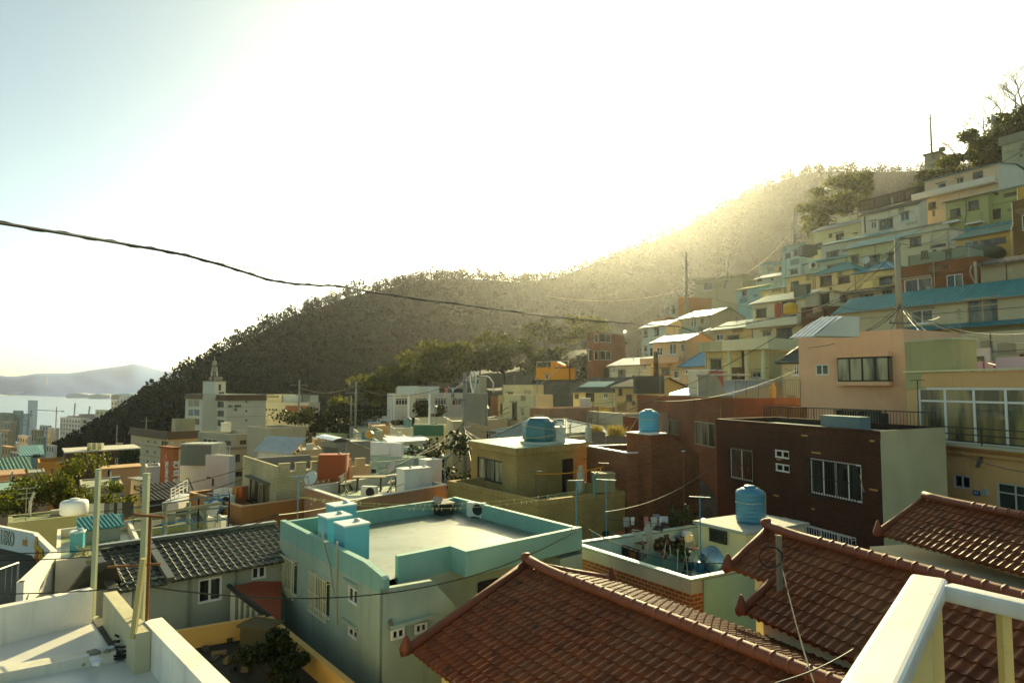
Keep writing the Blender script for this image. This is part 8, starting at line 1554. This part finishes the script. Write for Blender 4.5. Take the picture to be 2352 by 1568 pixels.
tw = FB_('tall white slab tower with a round sign by the water', 255, 570, 345, 810, 420, 'dcd6cc', 0, 0, 'town_tower', .15)
q_ = tw.pt('L', tw.wL*.5, tw.z1-8, .1); m = MB(); m.path([q_+tw.e2*(1.5*math.cos(a_))+UP*(1.5*math.sin(a_)) for a_ in [-2.4+i*.3 for i in range(17)]], .3, 6); m.build('sign', paint('6f8a94', .6), tw.root)
FB_('low white office beside the tall slab tower', 205, 690, 258, 810, 425, 'c9ccc8', 3, 4)
FB_('grey green sloping block left of the tall slab tower', 120, 665, 215, 850, 400, '8f9c90', 3, 3)
FB_('dull olive block at the far left by the bay', 0, 685, 120, 860, 390, 'a09a80', 4, 5)
FB_('beige block low at the left edge of the town', -30, 770, 150, 920, 340, 'b4a488', 3, 5)
FB_('big white block with side balconies near the woods', 548, 735, 812, 900, 360, 'd9d0c0', 4, 8)
FB_('white tower with ribbed end wall left of the big white block', 440, 822, 540, 965, 300, 'd4d0c0', 5, 5)
FB_('pale stepped block on the edge of the dark woods', 868, 660, 1035, 790, 340, 'c9c4a8', 3, 4)
FB_('left of two tall flats behind the dark woods', 1012, 570, 1085, 660, 380, 'd0c4b0', 2, 2)
FB_('right of two tall flats behind the dark woods', 1085, 535, 1190, 660, 385, 'd4ccc0', 2, 2)
FB_('small white house with a flat roof in the lower town', 160, 895, 290, 965, 260, 'dcd6c8', 1, 4)
FB_('brownish low block behind the small white house', 285, 840, 400, 940, 300, 'b4a07c', 3, 4)
FB_('tan block with wide windows at the left edge', -30, 845, 118, 985, 250, 'cfae88', 2, 3)
FB_('white low block beside the ribbed tower', 360, 800, 470, 880, 330, 'd0ccc0', 2, 4)
FB_('grey green low house in front of the ribbed tower', 330, 905, 420, 985, 240, 'a9a88c', 2, 3)
FB_('small green roofed house beside the woods foot', 300, 975, 420, 1030, 200, '9aa890', 1, 3)
FB_('peach roofed low house left of centre in the town', 20, 1000, 130, 1060, 170, 'd2a878', 1, 3, roof='slab', over=.3, th=.2, rm=paint('cf9a6a', .7))
FB_('teal sided low house with blue tanks', 190, 1020, 380, 1080, 150, '88a89c', 1, 4)
FB_('dim grey house beside the teal sided one', 90, 1050, 210, 1110, 140, 'b0a890', 1, 3)
FB_('white gabled low house at the town edge', 420, 980, 520, 1040, 190, 'cfc9b4', 1, 3)
FB_('pale tall house at the extreme left with a yellow edge', -60, 865, 20, 1000, 210, 'ddd6c0', 2, 2)
# crane, ship, far sheds
t = thing('tower_crane', 'pale red tower crane standing by the water', 'crane', P(*c1(510, 790), 520)); o = org(t); H_ = 13.5; m = MB(); m.beam(o-UP*6, o+UP*H_, .7); m.build('mast', paint('b9a49c', .6), t); m = MB(); m.beam(o+UP*(H_-3)-V((15, 0, -.6)), o+UP*(H_-3)+V((5.5, 0, -.4)), .5); m.box(o+UP*(H_-4)+V((4, -.5, 0)), V((1.5, 0, 0)), V((0, 1, 0)), UP*1.0); m.build('jib', paint('c09a90', .6), t)
t = thing('barge', 'long flat barge with two masts moored in the bay', 'ship', V((P(*c1(750, 720), 700).x, 700, SEA))); o = org(t); m = MB(); m.prism([o+V((-16, 0, 3.4)), o+V((-14, 0, 0)), o+V((17, 0, 0)), o+V((18, 0, 4)), o+V((-9, 0, 3.2))], V((0, 8, 0))); m.build('hull', paint('a08a80', .7), t)
for dx, hh in ((-11, 16), (4, 13)): m = MB(); m.beam(o+V((dx, 4, 3)), o+V((dx+.6, 4, hh)), 1.3); m.build('mast', paint('9aa4b0', .6), t)
m = MB(); m.box(o+V((-5, 1.5, 3.6)), V((17, 0, 0)), V((0, 5, 0)), UP*1.6); m.build('deck_house', paint('9a8a84', .7), t)
def shed(x0, x1, y0, y1, d, col, lab, name='harbour_shed'):
    d = Z(*c1((x0+x1)/2, y1), SEA).y*.99; p0, p1 = P(*c1(x0, y1), d), P(*c1(x1, y1), d); p0.z = p1.z = SEA; hh = (y1-y0)*.2527/F*d*.75; m = MB(); m.prism([p0, p0+UP*hh*.75, p0.lerp(p1, .5)+UP*hh, p1+UP*hh*.75, p1], V((0, 40, 0))); tag(m.build(name, paint(col, .7), at=p0), lab, 'shed', 'sheds on the far shore')
shed(75, 360, 468, 520, 1560, 'c4d0d8', 'long pale blue harbour shed on the far shore'); shed(355, 500, 482, 520, 1550, 'b9c4cc', 'lower grey blue harbour shed beside the long one'); shed(600, 800, 490, 545, 1480, 'c9ccd0', 'pale low warehouse on the far shore'); shed(800, 1000, 498, 552, 1450, 'c0bcb8', 'beige grey warehouse near the dark woods'); shed(1010, 1300, 486, 560, 1420, '9cc0bc', 'pale green long warehouse touching the dark woods'); shed(1010, 1100, 500, 560, 1410, '8a9a88', 'grey hall in front of the pale green warehouse')
m = MB(); o = P(*c1(420, 470), 3050); m.beam(V((o.x, o.y, SEA)), o+UP*60, 4); tag(m.build('radio_mast', paint('c9c4c0', .6), at=o), 'thin pale radio mast on the far shore', 'mast')
# ================================================================ poles and cables
def pole(u, vt, vb, d, label, **kw):
    b = P(u, vb, d); top = P(u, vt, d); h = (top-b).length; return upole(b, h, label, **kw)
pole(1066, 855, 1170, 58, 'tall concrete utility pole with a knot of cables in the middle of the valley', r=.24, arms=((.93, 2.2), (.8, 1.6)), ex=(1, -.2, 0))
pole(816, 905-30, 1000, 104, 'slim utility pole with two crossarms beside the olive trees', r=.2, arms=((.9, 2.4), (.78, 3.0)), ex=(1, .1, 0))
pole(2068, 548, 770, 44, 'stout concrete pole rising in front of the brick house on the hillside', r=.23, arms=((.12, 2.0),), ex=(1, .2, 0), mat=paint('a59d84', .85, .5), top=.7, extra=False)
pole(1578, 578, 715, 100, 'leaning pole in front of the dim grey building', r=.22, arms=((.72, 2.2), (.5, 2.2)), ex=(1, .4, 0))
pole(1826, 488, 580, 118, 'pole at the upper left end of the hillside rows', r=.25, arms=((.6, 2.4),), ex=(1, .3, 0), extra=False)
pole(1673, 590, 640, 124, 'bare grey pole on the dim grey building', r=.25, arms=(), extra=False)
pole(2140, 262, 348, 128, 'tall aerial mast with side arms on the crest hut', r=.2, arms=((.85, 3.0), (.16, 3.5)), ex=(1, .2, 0), extra=False)
pole(2282, 262, 330, 105, 'pole half hidden in the bushes at top right', r=.25, arms=(), extra=True)
pole(685, 872, 1000, 118, 'tall street lamp pole with side arm in front of the dark woods', r=.2, arms=((.9, 3.0),), extra=False, name='street_lamp', cat='street lamp', group='lamps')
pole(806, 908, 960, 106, 'shorter lamp pole left of the slim utility pole', r=.14, arms=(), extra=False, name='street_lamp', cat='street lamp', group='lamps')
pole(267, 975, 1025, 170, 'thin lamp pole against the dark woods on the left', r=.14, arms=(), extra=False, name='street_lamp', cat='street lamp', group='lamps')
pole(335, 958, 1000, 160, 'thin cross armed pole against the dark woods on the left', r=.14, arms=((.8, 3),), extra=False)
pole(1507, 807, 862, 70, 'old wooden trunk like pole beside the salmon house', r=.3, arms=(), extra=False, mat=paint('5a4a34', .9, .7), name='wooden_pole', cat='pole', group=None)
for (u, vt, vb, d, lab) in ((1022, 1060, 1135, 38, 'thin grey post at the back of the picnic terrace'), (1084, 1050, 1110, 40, 'thin post beside the yellow brick house'), (898, 1096, 1140, 35, 'pale post in the middle of the picnic terrace'), (726, 1068, 1120, 36, 'post carrying the satellite dish wires on the cream brick roof')):
    b = P(u, vb, d); m = MB(); m.path([b-UP*.2, P(u, vt, d)], .035, 6); tag(m.build('thin_post', paint('9a9680', .7, .4), at=b), lab, 'post', 'thin roof posts')
# big twisted cable across the picture
def spline(pts, n=10):
    out = []; q = [V(p) for p in pts]; q = [q[0]*2-q[1]]+q+[q[-1]*2-q[-2]]
    for i in range(1, len(q)-2):
        for k in range(n):
            t = k/n; a, b, c, d = q[i-1:i+3]; out.append(.5*((2*b)+(c-a)*t+(2*a-5*b+4*c-d)*t*t+(3*b-a-3*c+d)*t**3))
    return out+[q[-2]]
path = [(-700, 415, 5.2), (-350, 462, 6.2), (-60, 503, 7.5), (150, 537, 8.8), (300, 563, 10), (420, 585, 11), (530, 615, 12), (630, 645, 13), (720, 655, 14), (785, 658, 15), (900, 678, 17), (1110, 706, 20.5), (1300, 731, 24), (1480, 745, 27.5), (1550, 749, 29), (1580, 757, 29.6), (1605, 764, 30), (1640, 752, 30.7), (1690, 747, 31.8), (1740, 738, 33), (1830, 720, 36), (1900, 698, 38.5), (1960, 655, 40.5), (2020, 600, 42.5), (2060, 560, 43.7)]
sp_ = spline([P(*q) for q in path])
m = MB(); m.path(sp_, .021, 6); x = m.build('main_cable', gloss('1c1c1a', .35), at=sp_[0], smooth=True); tag(x, 'thick black twisted cable sweeping across the whole view', 'cable')
m = MB(); tw_ = []
for i, p in enumerate(sp_): tw_.append(p+V((0, math.cos(i*.9), math.sin(i*.9)))*.026)
m.path(tw_, .009, 5); m.build('messenger_wire', gloss('3a3a36', .3), x, True)
q = [P(*a) for a in ((480, 600, 11.5), (640, 630, 13), (790, 657, 15.2))]; m = MB(); m.path(q, .006, 4); tag(m.build('cable', M_BLACK, at=q[0]), 'hair thin wire just above the thick cable', 'cable', 'overhead cables')
K1 = P(1066, 985, 57.6); WB = paint('3a3a30', .6, .1); WL_ = paint('9a9270', .6, .1)
WR_ = [((1066, 985, 57.6), (1360, 750, 110), 2.0, 'to the brick tower house'), ((1066, 990, 57.6), (1480, 905, 60), 1.0, 'to the ochre gabled house'), ((1066, 980, 57.6), (690, 1150, 34), .5, 'down to the cream brick house'), ((1066, 1000, 57.6), (560, 1165, 34), .9, 'down to the left roofs'), ((1066, 985, 57.6), (1170, 1010, 40), .4, 'to the yellow brick roof'), ((1066, 870, 57.9), (1578, 640, 100), 2, 'up to the leaning pole'), ((1066, 872, 57.9), (816, 885, 104), 1.5, 'back to the slim pole'), ((1066, 985, 57.6), (860, 1060, 44), .7, 'to the grey hut'), ((1066, 990, 57.6), (1440, 1050, 31), .8, 'towards the red brick block'), ((1068, 985, 57.6), (1085, 1070, 46), .2, 'straight down beside the pole'), ((1066, 990, 57.6), (1135, 1030, 46), .3, 'to the beige wall'),
 ((1578, 600, 100), (1826, 505, 118), 2.0, 'from the leaning pole to the upper pole'), ((1578, 640, 100), (1826, 515, 118), 2.5, 'second strand from the leaning pole to the upper pole'), ((1578, 645, 100), (1826, 520, 118), 3.5, 'third strand from the leaning pole to the upper pole'), ((1578, 650, 100), (1690, 600, 120), 1.5, 'to the bare grey pole'), ((1578, 690, 100), (1370, 760, 108), 2, 'from the leaning pole down left'), ((1826, 520, 118), (1700, 650, 98), 2, 'down from the upper pole'),
 ((2070, 560, 43.8), (1840, 735, 33), .6, 'down behind the pink roof hut'), ((2068, 700, 43.8), (2400, 760, 30), .8, 'from the stout pole to the right edge'), ((2068, 705, 43.8), (2400, 790, 28), .6, 'lower strand to the right edge'), ((2068, 700, 43.8), (1890, 690, 50), .5, 'left from the stout pole'), ((2068, 705, 43.8), (2250, 860, 27), .5, 'steeply down to the ochre veranda'), ((2068, 700, 43.8), (2330, 845, 27), .8, 'long strand over the green room'), ((2068, 560, 44), (2190, 520, 58), .6, 'up to the yellow house'),
 ((1830, 745, 33), (1180, 1000, 52), 1.2, 'crossing the middle roofs'), ((1830, 850, 34), (1500, 920, 42), .5, 'over the tin roof'), ((1640, 1068, 24.2), (1390, 1175, 20), .3, 'from the dark brick wall over the clutter'), ((2180, 1030, 25), (2400, 1090, 20), .15, 'pale strand across the ochre wall'), ((1975, 1090, 23.6), (1985, 1130, 23.6), .05, 'hanging on the dark brick wall'),
 ((-40, 1270, 17), (640, 1180, 22.5), .35, 'upper strand over the tiled roof'), ((-40, 1285, 17), (640, 1184, 22.5), .4, 'lower strand over the tiled roof'), ((-60, 1362, 14), (330, 1345, 12.5), .05, 'nearly level strand over the white terrace'), ((330, 1345, 12.5), (1330, 1215, 21), .9, 'long strand in front of the teal house'), ((1352, 1215, 21), (1700, 1290, 17), .35, 'over the cluttered terrace'), ((640, 1182, 22.6), (1010, 1062, 40), .5, 'from the teal house corner to the back'), ((0, 1185, 26), (557, 1100, 35), .5, 'over the olive house'), ((0, 1166, 30), (560, 1075, 38), .4, 'over the yellow green trees'), ((816, 885, 104), (690, 890, 118), 1, 'from the slim pole to the lamp'), ((1230, 905, 80), (1110, 960, 60), .6, 'over the cream blocks'), ((2352, 345, 85), (1880, 545, 110), 1.2, 'long strand in front of the soil slope'), ((1780, 1568, 9), (1960, 1490, 10.5), .05, 'thick dark strand below the railing'), ((1790, 1270, 15), (1870, 1568, 10.2), .15, 'from the timber stub down the tiles')]
for i, (a, b, s, lab) in enumerate(WR_):
    r_ = .009+.00022*max(a[2], b[2]); wire(P(*a), P(*b), s, r_, 'thin cable '+lab, WL_ if i % 3 == 1 and min(a[2], b[2]) > 20 else WB)
rq = random.Random(12)
for (u, v, d), n_, lab in (((1066, 978, 57.6), 9, 'fanning out from the tall concrete pole over the pale roofs'), ((2068, 702, 43.7), 7, 'fanning out from the stout hillside pole'), ((1578, 655, 99.8), 5, 'fanning out from the leaning pole')):
    for i in range(n_):
        b = (u+rq.uniform(-330, 330), v+rq.uniform(20, 130), d*rq.uniform(.75, 1.05)); wire(P(u, v+rq.uniform(-8, 8), d), P(*b), rq.uniform(.3, 1.2), .012+.0001*d, 'thin service cable '+lab, WL_ if i % 3 == 0 else WB, 'cable', 'service cables '+lab, 12)
# string lights over the picnic terrace
for j, (a, b, s) in enumerate((((690, 1150, 33), (1035, 1060, 40), .9), ((870, 1050, 43), (690, 1105, 34), .4), ((636, 1085, 36), (851, 1075, 44), .3))):
    pa, pb = P(*a), P(*b); x = wire(pa, pb, s, .012, ('string of bulbs sagging over the picnic terrace', 'short string of bulbs from the orange globe lamp', 'string of bulbs along the notched parapet')[j], WL_, 'string_lights', 'strings of bulbs')
    m = MB()
    for p in catenary(pa, pb, s, 16)[1:-1]: m.lathe(p-UP*.14, [(.02, 0), (.06, .04), (.05, .09), (.02, .13)], 6)
    m.build('bulbs', paint('d8d0b0', .4), x)['kind'] = 'stuff'
# ================================================================ the ground, one sheet under everything
import numpy as np
def terrain():
    g = np.array(GROUND); x0, x1, y0, y1 = -460., 760., -30., 640.
    xs = np.concatenate([np.arange(x0, -60, 9), np.arange(-60, 90, 2.0), np.arange(90, x1, 12)]); ys = np.concatenate([np.arange(y0, 110, 2.0), np.arange(110, y1, 9)])
    X, Y = np.meshgrid(xs, ys, indexing='ij'); Zs = np.zeros_like(X)
    for i in range(X.shape[0]):
        d2 = (X[i][:, None]-g[None, :, 0])**2+(Y[i][:, None]-g[None, :, 1])**2+.3
        w = 1/d2**1.6; Zs[i] = (w*g[None, :, 2]).sum(1)/w.sum(1)
    k = np.clip((Y-385)/25, 0, 1)*np.clip((-X-60)/20, 0, 1); Zs = Zs*(1-k)-48*k
    m = MB(); nx, ny = X.shape
    m.v = [V((X[i, j], Y[i, j], Zs[i, j]-.05)) for i in range(nx) for j in range(ny)]
    m.f = [(i*ny+j, (i+1)*ny+j, (i+1)*ny+j+1, i*ny+j+1) for i in range(nx-1) for j in range(ny-1)]
    return tag(m.build('ground', paint('5d5848', .95, .9)), 'bare ground and lanes between the houses', 'ground', kind='structure')
terrain()
